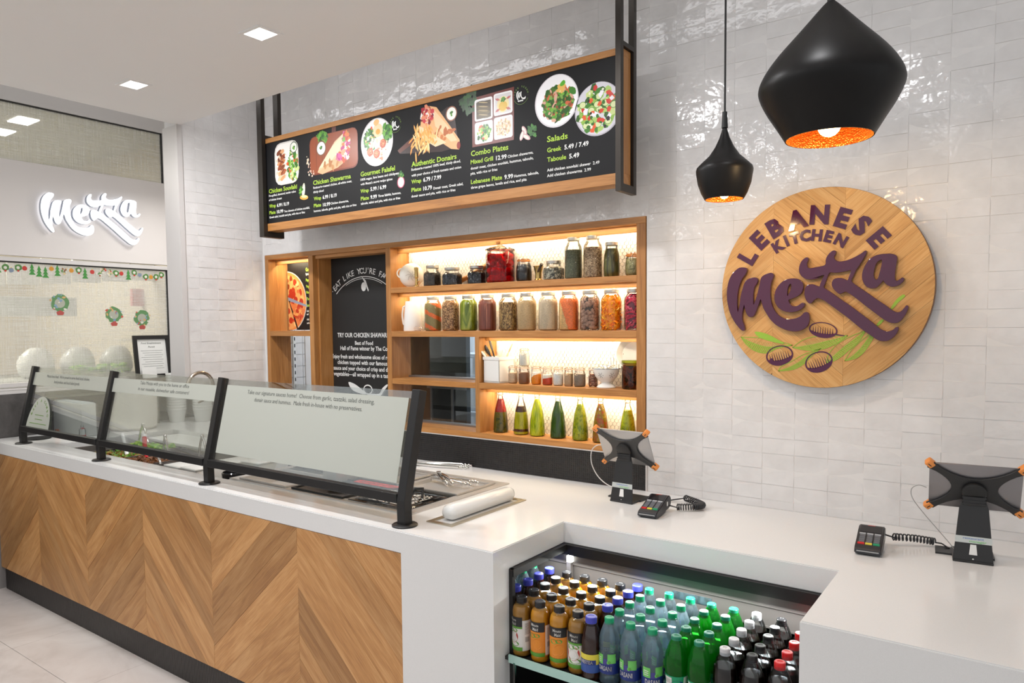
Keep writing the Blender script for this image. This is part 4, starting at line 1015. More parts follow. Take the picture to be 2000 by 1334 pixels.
# kitchen equipment seen through
b = newbm(); quadbox(b, 0, .34, 0, .03, 0, .022); quadbox(b, .30, .34, -.004, .03, -.0, .03); quadbox(b, .20, .215, .01, .02, -.5, 0); quadbox(b, .02, .035, .01, .02, -.5, 0)
o = obj('kitchen_shelf', b, STEELD, None, (-3.22, .50, 1.39)); tag(o, 'small dark metal kitchen shelf seen through the lower opening', 'shelf')
b = newbm()
for z in (.3, 1.15, 1.40, 1.57): quadbox(b, -.25, .25, 0, .3, z, z + .03)
for x in (-.25, .23): quadbox(b, x, x + .03, 0, .03, 0, 1.85); quadbox(b, x, x + .03, .27, .3, 0, 1.85)
o = obj('wire_rack', b, pm('pale_blue_metal', (.60, .66, .74), .35, .3), None, (-3.2, 1.0, -.005)); tag(o, 'pale metal rack in the bright kitchen seen through the opening', 'rack')
b = newbm(); quadbox(b, -.012, .012, 0, .02, 0, 1.4); o = obj('slotted_upright', b, WHITEP, None, (-4.40, .36, .9)); o.rotation_euler = (0, 0, PI / 2); tag(o, 'slotted white shelf upright seen through the left opening', 'upright')
b = newbm()
for k in range(26): quadbox(b, -.004, .004, -.001, .001, .05 + .05 * k, .075 + .05 * k)
obj('slots', b, BLACKP, o)
b = newbm(); quadbox(b, -.05, .05, 0, .05, 0, 1.5); o = obj('steel_post', b, pm('pale_steel', (.55, .53, .48), .3, .4), None, (-4.36, .20, .9)); tag(o, 'pale steel post at the left of the kitchen opening', 'post')

# pizza board in the left bay and the black poster in the middle
t = thing('pizza_menu', 'black menu board with a sliced pizza in the lit left bay', 'menu board', (-3.95, .13, 1.99))
b = newbm(); quadbox(b, -.205, .19, 0, .01, -.21, .262); obj('panel', b, MENUBLK, t)
pr = Print()
pr.ell(-.22, -.02, .212, .212, '#c9c6c2', 40); pr.ell(-.22, -.02, .205, .205, '#d98a4a', 40); pr.ell(-.22, -.02, .185, .185, '#e0a060', 40, 0, .03)
pr.scatter(-.22, -.02, .18, .18, 90, .014, ['#c8452a', '#e8b56a', '#d4703a', '#b83a20', '#efc98a', '#8f3a1c'], 2, .2, 7)
for _ in range(14):
    a = R.uniform(-1.5, 1.5); d = R.uniform(.05, .16); pr.ell(-.22 + d * math.cos(a), -.02 + d * math.sin(a), .022, .022, '#b5301c', 10)
pr.poly([(-.22, .015), (0, -.045), (0, -.058), (-.22, -.01)], '#8a93a8'); pr.poly([(-.20, -.01), (-.115, -.225), (-.10, -.225), (-.185, -.01)], '#15141a')
pr.poly([(-.19, -.02), (-.02, -.075), (-.06, -.13), (-.10, -.18)], '#d97a45')
pr.scatter(-.09, -.10, .055, .045, 26, .010, ['#c8452a', '#e8a05a', '#b83a20'], 1.6, .2, 7)
pr.v = [(max(x, -.205), max(min(y, .22), -.21), z) for x, y, z in pr.v]
link_mesh('pizza_picture', pr.mesh('pizza_picture', plane_mat((0, -.0012, 0), (1, 0, 0), (0, 0, 1))), INK, t)
bw, bg = newbm(), newbm()
for s_, z_, c, b in (('Gourmet Pizza', .182, .024, bg), ('By the slice or whole pie', .157, .014, bw), ('Pepperoni', .115, .019, bg), ('Vegetarian', .073, .019, bg), ('Meat Lovers', .033, .019, bg), ('The Works', -.011, .019, bg), ('Featured', -.054, .019, bg), ('Add', -.090, .013, bw), ('and', -.111, .013, bw), ('Add', -.146, .013, bw), ('and water', -.170, .013, bw)):
    me = text_mesh(s_, c, None, .03, .0002); 
    for v in me.vertices: v.co.x *= .72
    for v in me.vertices: v.co.x = min(v.co.x, .19)
    add_mesh(b, me, plane_mat((-.010, -.0015, z_), (1, 0, 0), (0, 0, 1)))
obj('lettering', bw, WHITEINK, t); obj('green_lettering', bg, GREENINK, t)
t = thing('poster', 'tall black poster with white family-meal lettering between the oak posts', 'poster', (-3.40, .13, 1.226))
b = newbm(); quadbox(b, -.40, .33, 0, .012, 0, 1.014); obj('panel', b, pm('chalk_black', (.012, .012, .012), .6), t)
b = newbm()
PZ = plane_mat((0, -.0012, 0), (1, 0, 0), (0, 0, 1))
def arc_text(b, s_, cx, cz, rad, a0, a1, cap, bold=.012, M=PZ):
    n = len(s_)
    for i, ch in enumerate(s_):
        if ch == ' ': continue
        a = math.radians(a0 + (a1 - a0) * i / (n - 1)); me = text_mesh(ch, cap, None, bold, .0002, 'CENTER')
        add_mesh(b, me, M @ Matrix.Translation((cx + rad * math.sin(a), cz + rad * math.cos(a), 0)) @ Matrix.Rotation(-a, 4, 'Z'))
arc_text(b, "\u00b7EAT LIKE YOU'RE FAMILY\u00b7", .0, .51, .395, -45, 45, .036)
def arc_line(b, cx, cz, rad, a0, a1, w, M=PZ):
    n = 24; P = []
    for k in range(n + 1):
        a = math.radians(a0 + (a1 - a0) * k / n); P.append((cx + rad * math.sin(a), cz + rad * math.cos(a)))
    for k in range(n, -1, -1):
        a = math.radians(a0 + (a1 - a0) * k / n); P.append((cx + (rad - w) * math.sin(a), cz + (rad - w) * math.cos(a)))
    me = outline_mesh([P], .0004); add_mesh(b, me, M)
arc_line(b, 0, .51, .378, -43, 43, .005); arc_line(b, 0, .50, .375, -26, 26, .003)
me = outline_mesh([[(.022 * math.cos(k * PI / 10) + .0, .822 + .028 * math.sin(k * PI / 10)) for k in range(20)]], .0004); add_mesh(b, me, PZ)
me = outline_mesh([[(-.02, .89), (.02, .86), (.045, .80), (.04, .79), (.02, .83), (.0, .862)]], .0004); add_mesh(b, me, PZ)
for s_, z_, x_, c, w_ in (("TRY OUR CHICKEN SHAWARMA", .505, -.255, .028, .50), ('Best of Food', .457, -.09, .024, .164), ('Hall of Fame winner by The Coast', .422, -.23, .026, .47), ('Enjoy fresh and wholesome slices of rotisserie', .368, -.31, .026, .62), ('chicken topped with our famous garlic', .331, -.26, .026, .54), ('sauce and your choice of crisp and delicious', .293, -.30, .026, .60), ('vegetables\u2014all wrapped up in a tasty pita', .255, -.30, .026, .59)):
    me = text_mesh(s_, c, w_, .025, .0002); 
    add_mesh(b, me, PZ @ Matrix.Translation((x_, z_, 0)))
for L in ([(-.16, .215), (-.10, .205), (-.03, .17), (.0, .145), (-.07, .15), (-.13, .17)], [(-.10, .11), (-.03, .13), (.05, .15), (.12, .155), (.15, .19), (.19, .215), (.195, .205), (.16, .17), (.13, .14), (.06, .12), (-.02, .10)]):
    add_mesh(b, outline_mesh([[(p.x, p.y) for p in smoothpts([(a, c, 0) for a, c in L], 4)]], .0004), PZ)
rg = [(.02 + .042 * math.cos(k * PI / 12), .175 + .032 * math.sin(k * PI / 12)) for k in range(24)]; ri = [(.02 + .034 * math.cos(k * PI / 12), .175 + .024 * math.sin(k * PI / 12)) for k in range(24)]
add_mesh(b, outline_mesh([rg, ri], .0004), PZ)
obj('lettering', b, WHITEINK, t)

# ------------------------------------------------------------------ jars, bottles and kitchenware
YJ = .068
MASON = [(.0, 0), (.040, 0), (.0465, .006), (.0475, .015), (.0475, .128), (.045, .142), (.036, .156), (.033, .160), (.033, .178)]
def scale_prof(p, kr, kz): return [(r * kr, z * kz) for r, z in p]
def inner(p, off, top):
    out = []
    for r, z in p:
        if z > top: break
        out.append((max(r - off, 0), z + (off if z < .003 else 0)))
    # interpolate the radius at the filling height
    for (r0, z0), (r1, z1) in zip(p, p[1:]):
        if z0 <= top <= z1 and z1 > z0: out.append((max(r0 + (r1 - r0) * (top - z0) / (z1 - z0) - off, .002), top)); break
    out.append((0, top + .001)); return out
jar_mesh = {}
def jar(label, x, z, prof, fill, fillmat, lid='tin', cat='jar', group=None, y=YJ, extra=None, lidr=None, name='glass_jar', key=None, seg=28, square=False):
    t = thing(name, label, cat, (x, y, z), R.uniform(-.5, .5) if not square else PI / 4 + .1, group)
    k = key or str(prof)
    if k not in jar_mesh:
        b = newbm(); lathe(b, prof, seg, cap=False); jar_mesh[k] = mesh_of(b, 'glass', 35); jar_mesh[k].materials.append(GLASSJ)
    link_mesh('glass', jar_mesh[k], None, t)
    if fillmat is not None:
        b = newbm(); lathe(b, inner(prof, .0022, fill), seg); o = obj('contents', b, fillmat, t, smooth=40); o['kind'] = 'stuff'
    top = prof[-1][1]; rl = (lidr or prof[-1][0] + .002)
    if lid == 'tin':
        LT('lid', [(0, top + .002), (rl - .002, top + .002), (rl, top), (rl, top - .014), (rl - .002, top - .015)], LIDM, t, 28)
    elif lid == 'clip':
        b = newbm(); lathe(b, [(0, top + .010), (rl - .006, top + .010), (rl + .001, top + .004), (rl + .001, top + .001), (0, top + .001)], 28); obj('lid', b, GLASSJ, t, smooth=35)
        LT('rubber_ring', [(rl - .003, top - .003), (rl + .003, top - .003), (rl + .003, top + .001), (rl - .003, top + .001), (rl - .003, top - .003)], RUBBER if name != 'spice_jar' else pm('pale_rubber', (.72, .50, .36), .45), t, 28, None, 35, False)
        b = newbm(); tube(b, [(rl * 1.04 * math.cos(a), rl * 1.04 * math.sin(a), top - .012) for a in [PI * 2 * i / 24 for i in range(24)]], .0011, 6, True)
        tube(b, [(0, -rl * 1.04, top - .012), (.008, -rl * 1.12, top + .004), (.004, -rl * .8, top + .012)], .0011, 6); tube(b, [(-.006, -rl * 1.05, top - .004), (-.006, -rl * 1.10, top - .028), (.006, -rl * 1.10, top - .028), (.006, -rl * 1.05, top - .004)], .0011, 6)
        obj('wire_clip', b, CHROME, t, smooth=60)
    if extra: extra(t)
    return t
def pieces(n, prof, top, fn, mat, name):
    """loose solid pieces packed close to the glass"""
    def add(t):
        b = newbm()
        for _ in range(n):
            z = R.uniform(.006, top); rr = .02
            for (r0, z0), (r1, z1) in zip(prof, prof[1:]):
                if z0 <= z <= z1 and z1 > z0: rr = r0 + (r1 - r0) * (z - z0) / (z1 - z0)
            a = R.uniform(0, 2 * PI); fn(b, a, z, rr)
        o = obj(name, b, mat, t, smooth=60); o['kind'] = 'stuff'
    return add
S1, S2, S3, S4 = 2.0225, 1.7705, 1.4945, 1.2265
# top shelf
SQ = [(0, 0), (.046, 0), (.051, .006), (.052, .06), (.050, .072), (.036, .086), (.035, .092), (.035, .118)]
DARKG = grain_m('dark_tea', ['#2a2018', '#3d3024', '#18130f', '#56483a'], 130, .5)
BEANS = grain_m('black_beans', ['#14161c', '#23252c', '#0c0c10', '#3a3f4a'], 120, .6, .25)
OLIVES_ = grain_m('dark_olives', ['#15161b', '#20242c', '#0d0d12'], 70, .8, .15)
SEEDS = grain_m('black_white_seeds', ['#2a2a24', '#8f8a78', '#1b1b16', '#c9c4ae', '#4c4a3c'], 150, .6)
HERB = grain_m('grey_green_herb', ['#5d6147', '#6f7257', '#4a4e38', '#80826a'], 380, .4, .7)
QUIN = grain_m('beige_grain', ['#b59a78', '#c9b08e', '#9c8060', '#7d6248'], 170, .5, .6)
BEANG = swirl_m('green_bean_sticks', ['#3b3a1c', '#6d6a38', '#2a2a14', '#7d7a48'], 60, .3, (1, 1, .06), .6)
ARTI = swirl_m('artichoke', ['#5d5a36', '#a39a6c', '#7d7648', '#453f22'], 45, .35)
jar('squat jar of dark loose tea with a wide tin lid, top shelf', -2.765, S1, scale_prof(SQ, 1, 1), .076, DARKG, key='sq1', seg=8)
jar('squat octagonal jar of black beans beside the dark tea, top shelf', -2.62, S1, scale_prof(SQ, 1.12, .84), .066, BEANS, key='sq2', seg=8)
jar('squat octagonal jar of black beans left of the red onion jar', -2.446, S1, scale_prof(SQ, 1.02, .84), .066, OLIVES_, key='sq3', seg=8)
ON = [(0, 0), (.068, 0), (.076, .008), (.077, .02), (.077, .15), (.073, .158), (.069, .162), (.069, .168)]
RED = swirl_m('pickled_onion', ['#5a0612', '#a80f22', '#c92a38', '#7d0a1a'], 30, .12)
def onions(t):
    b = newbm()
    for z in (.026, .066, .106, .136):
        for k in range(8):
            a = 2 * PI * k / 8 + z * 20 + R.uniform(-.15, .15); blob(b, (.053 * math.cos(a), .053 * math.sin(a), z + R.uniform(-.008, .008)), R.uniform(.018, .0225), 2, (1, 1, .92))
    o = obj('onions', b, RED, t, smooth=80); o['kind'] = 'stuff'
    b = newbm(); lathe(b, [(0, .003), (.07, .003), (.0735, .01), (.0735, .148), (0, .149)], 28); obj('brine', b, glass_m('pink_brine', (.80, .10, .12), .02, .3), t, smooth=40)
    b = newbm(); lathe(b, [(.066, .168), (.080, .170), (.080, .177), (.060, .186), (.028, .194), (.014, .198), (.013, .202), (.021, .207), (.022, .214), (.014, .220), (0, .221)], 32); obj('lid', b, glass_m('lid_glass', (.93, .92, .84), .05, 1.6), t, smooth=40)
jar('large round jar of red pickled onions with a knobbed glass lid', -2.284, S1, ON, 0, None, None, extra=onions, key='onion')
CL = [(0, 0), (.034, 0), (.040, .008), (.0415, .03), (.040, .075), (.034, .092), (.031, .097), (.031, .108)]
jar('small clip-top jar of black preserve right of the red onions', -2.132, S1, CL, .088, pm('black_preserve', (.012, .009, .009), .15), 'clip', key='clip1')
jar('low wide jar of mixed black and white seeds, top shelf', -1.949, S1, scale_prof(SQ, 1.02, .82), .058, SEEDS, key='sq4', seg=8)
TALL = [(0, 0), (.036, 0), (.042, .006), (.043, .02), (.043, .140), (.041, .160), (.031, .176), (.029, .180), (.029, .202)]
jar('tall square jar of grey-green dried herb under the top board', -1.834, S1, TALL, .142, HERB, key='tall', seg=12)
jar('tall jar of beige grain, second tall one on the top shelf', -1.725, S1, scale_prof(TALL, 1.05, 1), .148, QUIN, key='tall2', seg=12)
jar('jar of brown-green pickled bean sticks right of the two tall jars', -1.623, S1, [(0, 0), (.032, 0), (.037, .008), (.0385, .04), (.036, .105), (.029, .132), (.028, .140), (.028, .164)], .135, BEANG, key='olv')
jar('clip-top jar of pale artichokes half hidden at the right end, top shelf', -1.503, S1, [(0, 0), (.036, 0), (.043, .01), (.044, .05), (.041, .078), (.037, .088), (.037, .096)], .080, ARTI, 'clip', key='arti')
# strainer, grinder, rolling pin, mortar
t = thing('strainer', 'round cream enamel strainer standing on edge at the left end, top shelf', 'strainer', (-2.935, .075, S1 + .071), math.radians(40))
b = newbm(); lathe(b, [(0, .022), (.05, .018), (.064, .006), (.069, 0), (.071, .001), (.066, .009), (.052, .022), (0, .026)], 36)
bmesh.ops.transform(b, matrix=Matrix.Rotation(math.radians(98), 4, 'X') @ Matrix.Rotation(0, 4, 'Z'), verts=b.verts); obj('bowl', b, ENAMEL, t, smooth=40)
b = newbm()
for k in range(7):
    for j in range(6): 
        a = 2 * PI * k / 7 + j; d = .006 + .005 * j; quadbox(b, d * math.cos(a) - .0011, d * math.cos(a) + .0011, -.0275, -.022, d * math.sin(a) - .0011, d * math.sin(a) + .0011)
obj('holes', b, pm('hole_shadow', (.10, .095, .08), .8), t)
TB('loop_handle', [(-.055 - .028 * math.sin(PI * i / 10), -.002, .040 - .055 * (1 - math.cos(PI * i / 10)) * .5) for i in range(11)], .004, ENAMEL, t)
t = thing('brass_grinder', 'slim brass grinder in front of the cream strainer', 'grinder', (-2.868, .045, S1))
LT('body', [(0, 0), (.018, 0), (.018, .006), (.009, .012), (.008, .05), (.011, .054), (.011, .095), (.0125, .10), (.0125, .112), (0, .116)], BRASS, t, 18)
TB('arm', [(0, 0, .03), (.02, -.006, .028), (.03, -.008, .034)], .003, BRASS, t)
t = thing('rolling_pin', 'wooden rolling pin leaning behind the bean jars', 'rolling pin', (-2.47, .125, S1 + .0))
b = newbm(); tube(b, [(-.17, .0, .012), (.13, .008, .14)], [.013, .015], 14); obj('roller', b, OAK, t, smooth=50)
b = newbm(); tube(b, [(-.205, 0, -.003 + .008), (-.17, 0, .012)], [.007, .009], 10); obj('handle', b, OAK, t, smooth=50)
t = thing('mortar', 'small brass mortar between the black preserve and the seeds', 'mortar', (-2.043, .07, S1))
LT('cup', [(0, 0), (.022, 0), (.023, .006), (.016, .012), (.017, .04), (.024, .07), (.027, .076), (.025, .077), (.015, .045), (0, .02)], BRASS, t, 24)
b = newbm(); tube(b, [(.0, -.01, .04), (.028, -.02, .075), (.036, -.022, .084)], [.006, .007, .009], 10); obj('pestle', b, pm('dark_pestle', (.05, .04, .03), .35), t, smooth=50)
# second shelf: eleven quart jars
QL = [(-2.765, 'quart jar of green lentils with a slanting orange stripe', layer_m('lentil_stripe', '#8a7a4a', '#d06a2a', (3.0, 1.0, 6.0), -.3, 14.0, 420), .158),
 (-2.633, 'quart jar of brown chickpeas', grain_m('chickpeas', ['#b98a5a', '#d1a878', '#8f6238', '#6d4628'], 150, .8), .17),
 (-2.504, 'quart jar of green pickled peppers', swirl_m('green_pickles', ['#2f3a0c', '#5d6d16', '#8a9426', '#b9b45a'], 22, .15, (1, 1, .25)), .168),
 (-2.374, 'quart jar of reddish brown cinnamon sticks', swirl_m('cinnamon', ['#4a2418', '#8a4a38', '#6b3426', '#a8674e'], 60, .5, (1, 1, .05), .3), .165),
 (-2.234, 'quart jar of thin brown pasta', grain_m('short_pasta', ['#a8834a', '#c9a668', '#7d5a2c', '#5d401e'], 210, .6, .5, (1, 1, .5)), .148),
 (-2.115, 'quart jar of pale beige couscous, left of the two pale jars', grain_m('couscous', ['#c9ab7d', '#d6bb90', '#b8986c'], 600, .3, .7), .155),
 (-1.984, 'quart jar of whitish grain, right of the two pale jars', grain_m('white_grain', ['#d0bda0', '#dccbb0', '#c2ab8c'], 600, .3, .7), .158),
 (-1.862, 'quart jar of oats with an orange lentil wedge', layer_m('oat_lentil', '#c9a46c', '#d4743a', (7.0, 0, 2.4), .14, 0, 300), .158),
 (-1.742, 'quart jar of whole brown nuts', None, .16),
 (-1.625, 'quart jar of orange and yellow pickled pepper rings', None, .165),
 (-1.503, 'quart jar of crimson pickled turnip sticks at the right end', None, .17)]
NUT = swirl_m('nut_brown', ['#6b4a3c', '#9a7a68', '#b08d78'], 60, .5)
PEP = swirl_m('pepper_orange', ['#c93a0c', '#e8860f', '#e0a81c', '#d05a10'], 26, .2)
TURN = swirl_m('turnip_pink', ['#7d0f22', '#b82a44', '#d45468', '#96142c'], 40, .25)
def nut_f(b, a, z, rr): q = R.uniform(.0085, .0115); blob(b, ((rr - q - .002) * math.cos(a), (rr - q - .002) * math.sin(a), max(z, q + .002)), q, 1, (1, 1, 1.1))
def ring_f(b, a, z, rr):
    q = R.uniform(.008, .014); c = Vector(((rr - .008) * math.cos(a), (rr - .008) * math.sin(a), max(z, .012)))
    m = Matrix.Rotation(a + R.uniform(-.5, .5), 4, 'Z') @ Matrix.Rotation(PI / 2 + R.uniform(-.7, .7), 4, 'Y')
    tube(b, [c + m @ Vector((q * math.cos(k), q * math.sin(k), 0)) for k in [2 * PI * i / 9 for i in range(R.choice((6, 8, 9)))]], .0034, 5)
def stick_f(b, a, z, rr):
    c = Vector(((rr - .007) * math.cos(a), (rr - .007) * math.sin(a), max(z, .01))); d = R.uniform(-1.1, 1.1); tt = Vector((-math.sin(a) * math.cos(d), math.cos(a) * math.cos(d), math.sin(d)))
    q = R.uniform(.010, .019); rad = Vector((math.cos(a), math.sin(a), 0)) * .004
    tube(b, [c - tt * q - rad, c + rad * .2, c + tt * q - rad], .0042, 5)
for k, (x, l, m, fill) in enumerate(QL):
    ex = None
    if k == 8: ex = pieces(280, MASON, .155, nut_f, NUT, 'nuts'); m = pm('nut_core', (.05, .03, .02), .6); 
    if k == 9: ex = pieces(150, MASON, .158, ring_f, PEP, 'pepper_rings'); m = swirl_m('pepper_core', ['#a83c0a', '#d98a14', '#c9600c'], 30, .2)
    if k == 10: ex = pieces(170, MASON, .16, stick_f, TURN, 'turnip_sticks'); m = pm('turnip_core', (.16, .012, .03), .3)
    pr_ = [(r * 1.03, z * 1.075) for r, z in MASON]
    if k in (8, 9, 10): 
        t = thing('glass_jar', l + ', second shelf', 'jar', (x, YJ, S2), 0, 'quart jars on the second shelf')
        link_mesh('glass', jar_mesh['q'], None, t)
        b = newbm(); lathe(b, inner(pr_, .012, fill), 24); o = obj('contents', b, m, t, smooth=40); o['kind'] = 'stuff'; ex(t)
        LT('lid', [(0, .1935), (.034, .1935), (.036, .1915), (.036, .177), (.034, .176)], LIDM, t, 28)
    else: jar(l + ', second shelf', x, S2, pr_, fill, m, 'tin', 'jar', 'quart jars on the second shelf', key='q')
# white pitcher and whisk
t = thing('pitcher', 'tall white pitcher with a loop handle at the left end, second shelf', 'pitcher', (-2.925, .07, S2))
LT('body', [(0, 0), (.054, 0), (.056, .006), (.050, .10), (.043, .165), (.042, .172), (.039, .172), (.046, .10), (.050, .01), (0, .008)], CERAM, t, 36)
P = [(-.052, 0, .025)] + [(-.075 - .010 * math.sin(a), 0, .04 + .0 + (.10) * i / 10) for i, a in enumerate([PI * k / 10 for k in range(11)])] + [(-.046, 0, .150)]
TB('loop_handle', [tuple(p) for p in smoothpts(P, 3, False)], .0058, CERAM, t, 10)
t = thing('whisk', 'small wire whisk lying in front of the white pitcher', 'whisk', (-2.862, .022, S2 + .014))
b = newbm()
for k in range(5):
    r = Matrix.Rotation(PI * k / 5, 4, 'X'); tube(b, [r @ Vector((.0 + .045 * math.sin(PI * i / 8 * .999) * .0 + .055 * (1 - abs(i - 4) / 4) ** .6, .014 * math.sin((i - 4) / 4 * PI / 2 * 1.2), 0)) for i in range(9)], .0008, 4)
obj('wires', b, CHROME, t)
# third shelf
t = thing('utensil_crock', 'square white crock holding kitchen utensils, third shelf', 'crock', (-2.299, .068, S3), math.radians(-8))
b = newbm(); xs = [-.058, -.052, .052, .058]; slab(b, xs, xs, lambda x, y: abs(x) > .052 or abs(y) > .052, .006, .139); quadbox(b, -.058, .058, -.058, .058, 0, .008)
bmesh.ops.remove_doubles(b, verts=b.verts, dist=.0001); bmesh.ops.bevel(b, geom=[e for e in b.edges if e.calc_length() > .05 and len(e.link_faces) == 2 and e.calc_face_angle(0) > .5], offset=.003, segments=2, affect='EDGES'); obj('body', b, CERAM, t, smooth=40)
b = newbm(); slab(b, [-.061, -.052, .052, .061], [-.061, -.052, .052, .061], lambda x, y: abs(x) > .052 or abs(y) > .052, .122, .1385); obj('rim', b, CERAM, t)
def utensil(name, label, base, top, mat, head, hr, hs):
    u = thing(name, label, 'utensil', (-2.299 + base[0], .068 + base[1], S3 + base[2])); v = Vector(top) - Vector(base)
    TB('handle', [(0, 0, 0), tuple(v * .72)], .0045, mat, u, 8)
    b = newbm(); rot = v.to_track_quat('Z', 'Y').to_matrix().to_4x4()
    blob(b, v * .86, 1, 2, hs, 0, rot); o = obj('head', b, mat, u, smooth=60)
WOODP = pm('pale_wood', (.60, .43, .26), .5)
utensil('wooden_spoon', 'pale wooden spoon leaning left out of the white crock', (.02, 0, .02), (-.115, -.045, .225), WOODP, 0, 0, (.020, .009, .034))
utensil('black_ladle', 'black ladle in the white crock, right of the wooden spoon', (.01, .01, .02), (-.075, -.02, .195), pm('black_nylon', (.012, .012, .012), .4), 0, 0, (.017, .008, .034))
utensil('black_spatula', 'black spatula in the white crock, tallest of the dark utensils', (.01, .0, .02), (-.055, -.01, .228), pm('black_nylon', (0, 0, 0)), 0, 0, (.013, .004, .042))
utensil('white_scraper', 'whitish scraper standing in the middle of the white crock', (0, 0, .02), (.01, .0, .185), pm('offwhite_silicone', (.66, .64, .58), .4), 0, 0, (.019, .005, .034))
utensil('wooden_stick', 'thin wooden spatula leaning right out of the white crock', (-.01, 0, .02), (.075, .02, .208), WOODP, 0, 0, (.008, .004, .030))
utensil('plastic_spoon', 'white plastic spoon leaning left below the wooden spoon', (.02, -.01, .02), (-.085, -.05, .175), pm('offwhite_silicone', (0, 0, 0)), 0, 0, (.013, .006, .026))
SM = [(0, 0), (.022, 0), (.0265, .005), (.027, .012), (.027, .060), (.024, .070), (.0225, .073), (.0225, .083)]
def small(label, x, kr, mat, fill, z=S3, y=.055, kz=1.0, extra=None): return jar(label, x, z, [(r * kr, q * kz) for r, q in SM], fill, mat, 'clip', 'jar', 'small clip-top spice jars on the third shelf', y, extra, name='spice_jar', key='sm%.3f%.2f' % (kr, kz))
small('little jar of pale sand-coloured salt right of the white crock', -2.198, .90, grain_m('sand_salt', ['#d6b898', '#e0c6aa', '#cda985'], 500, .3), .055)
small('little jar of brown ground spice beneath another jar', -2.127, 1.1, grain_m('brown_spice', ['#8a5c3c', '#9a6a48', '#7a4e32'], 600, .3), .058)
small('little jar of white powder stacked on the brown spice jar', -2.125, .98, grain_m('white_powder', ['#e0dcd2', '#ebe7de'], 600, .2), .066, S3 + .0925)
small('little jar with white powder over orange turmeric', -2.05, 1.0, layer_m('turmeric', '#d8861a', '#e6ddd0', (-6.0, 0, 10.0), .46, 0, 600), .062)
small('little jar with white salt over red paprika', -1.982, 1.0, layer_m('paprika', '#b8401a', '#ddd5ca', (-1.5, 0, 10.0), .40, 0, 600), .052)
small('little jar full of white salt, middle of the row', -1.917, .98, grain_m('white_salt', ['#dedcd8', '#eceae6'], 600, .2), .062)
small('little jar of beige ground spice left of the grey one', -1.856, .88, grain_m('beige_spice', ['#b89a78', '#c9ab88'], 600, .2), .062)
small('little jar of grey-brown ground pepper', -1.793, 1.08, grain_m('grey_pepper', ['#8a7866', '#9c8a78', '#776554'], 600, .3), .062)
small('little jar of pink peppercorns partly behind the white colander', -1.735, .84, grain_m('peppercorn', ['#a8604c', '#7d4434', '#c99a78', '#4a3428'], 220, .7), .062, S3, .085)
t = thing('colander', 'white footed colander with blue rim full of metal cutters, third shelf', 'colander', (-1.652, .066, S3))
LT('bowl', [(.044, 0), (.046, .003), (.040, .012), (.024, .020), (.022, .026), (.034, .032), (.054, .055), (.064, .082), (.068, .093), (.066, .094), (.061, .083), (.050, .057), (.03, .036), (0, .030)], CERAM, t, 36)
b = newbm(); tube(b, [(.067 * math.cos(2 * PI * i / 36), .067 * math.sin(2 * PI * i / 36), .0935) for i in range(36)], .0016, 6, True); obj('rim', b, pm('blue_rim', (.05, .06, .09), .3), t, smooth=60)
b = newbm()
for a0 in (-.6, -1.55, -2.5):
    for k in range(13):
        d = .0 if k == 0 else (.006 if k < 6 else .012); q = k * 1.05; da = d * math.cos(q) / .058; dz = d * math.sin(q)
        rr = .0575 + dz * .45; c = Vector((rr * math.cos(a0 + da), rr * math.sin(a0 + da), .062 + dz)); blob(b, c, .0017, 1)
obj('holes', b, pm('hole_dark', (.05, .04, .045), .8), t)
for i in range(9):
    a = R.uniform(0, 6.28); d = R.uniform(.008, .04); h = R.uniform(.012, .05)
    u = thing('metal_cutter', 'shiny metal cutter heaped in the white colander', 'cutter', (-1.652 + d * math.cos(a), .066 + d * math.sin(a) * .8, S3 + .082), 0, 'metal cutters in the colander')
    b = newbm(); n = 10; rr = R.uniform(.010, .018)
    tube(b, [(rr * math.cos(2 * PI * k / n) * (1 + .3 * (k % 2)), rr * math.sin(2 * PI * k / n) * (1 + .3 * (k % 2)), h * .4 + .01 * math.sin(k)) for k in range(n)], .0022, 5, True); obj('blade', b, CHROME, u, smooth=50)
for i in range(5):
    u = thing('fork', 'metal fork standing at the rear of the white colander', 'fork', (-1.632 + .012 * i, .085, S3 + .07), 0, 'forks in the colander')
    TB('stem', [(0, 0, 0), (.004 * (i - 2), .004, .075)], .002, CHROME, u, 6)
    TB('tine', [(.004 * (i - 2) - .004, .004, .095), (.004 * (i - 2), .004, .073), (.004 * (i - 2) + .004, .004, .095)], .0012, CHROME, u, 5)
ALM = [(0, 0), (.044, 0), (.0475, .006), (.048, .02), (.048, .105), (.046, .115), (.044, .120), (.044, .132)]
ALMN = swirl_m('almond_skin', ['#5a2c1c', '#8a4a30', '#b06a48'], 70, .35)
def alm_f(b, a, z, rr): blob(b, ((rr - .009) * math.cos(a), (rr - .009) * math.sin(a), max(z, .01)), .0105, 1, (.5, .62, 1.15), 0, Matrix.Rotation(a, 4, 'Z') @ Matrix.Rotation(R.uniform(-1.4, 1.4), 4, 'X'))
t = jar('big jar of dark almonds in oil at the right end, third shelf', -1.516, S3, ALM, .0, None, None, extra=pieces(170, ALM, .105, alm_f, ALMN, 'almonds'), key='alm')
b = newbm(); lathe(b, inner(ALM, .012, .108), 24); o = obj('contents', b, pm('almond_core', (.03, .012, .008), .5), t, smooth=40); o['kind'] = 'stuff'
b = newbm(); lathe(b, inner(ALM, .0024, .122), 28); obj('oil', b, glass_m('dark_oil', (.62, .42, .20), .02, .4), t, smooth=40)
LT('lid', [(.046, .120), (.050, .122), (.050, .134), (.046, .136), (0, .137)], glass_m('lime_lid', (.70, .78, .10), .1, 1.5), t, 28)
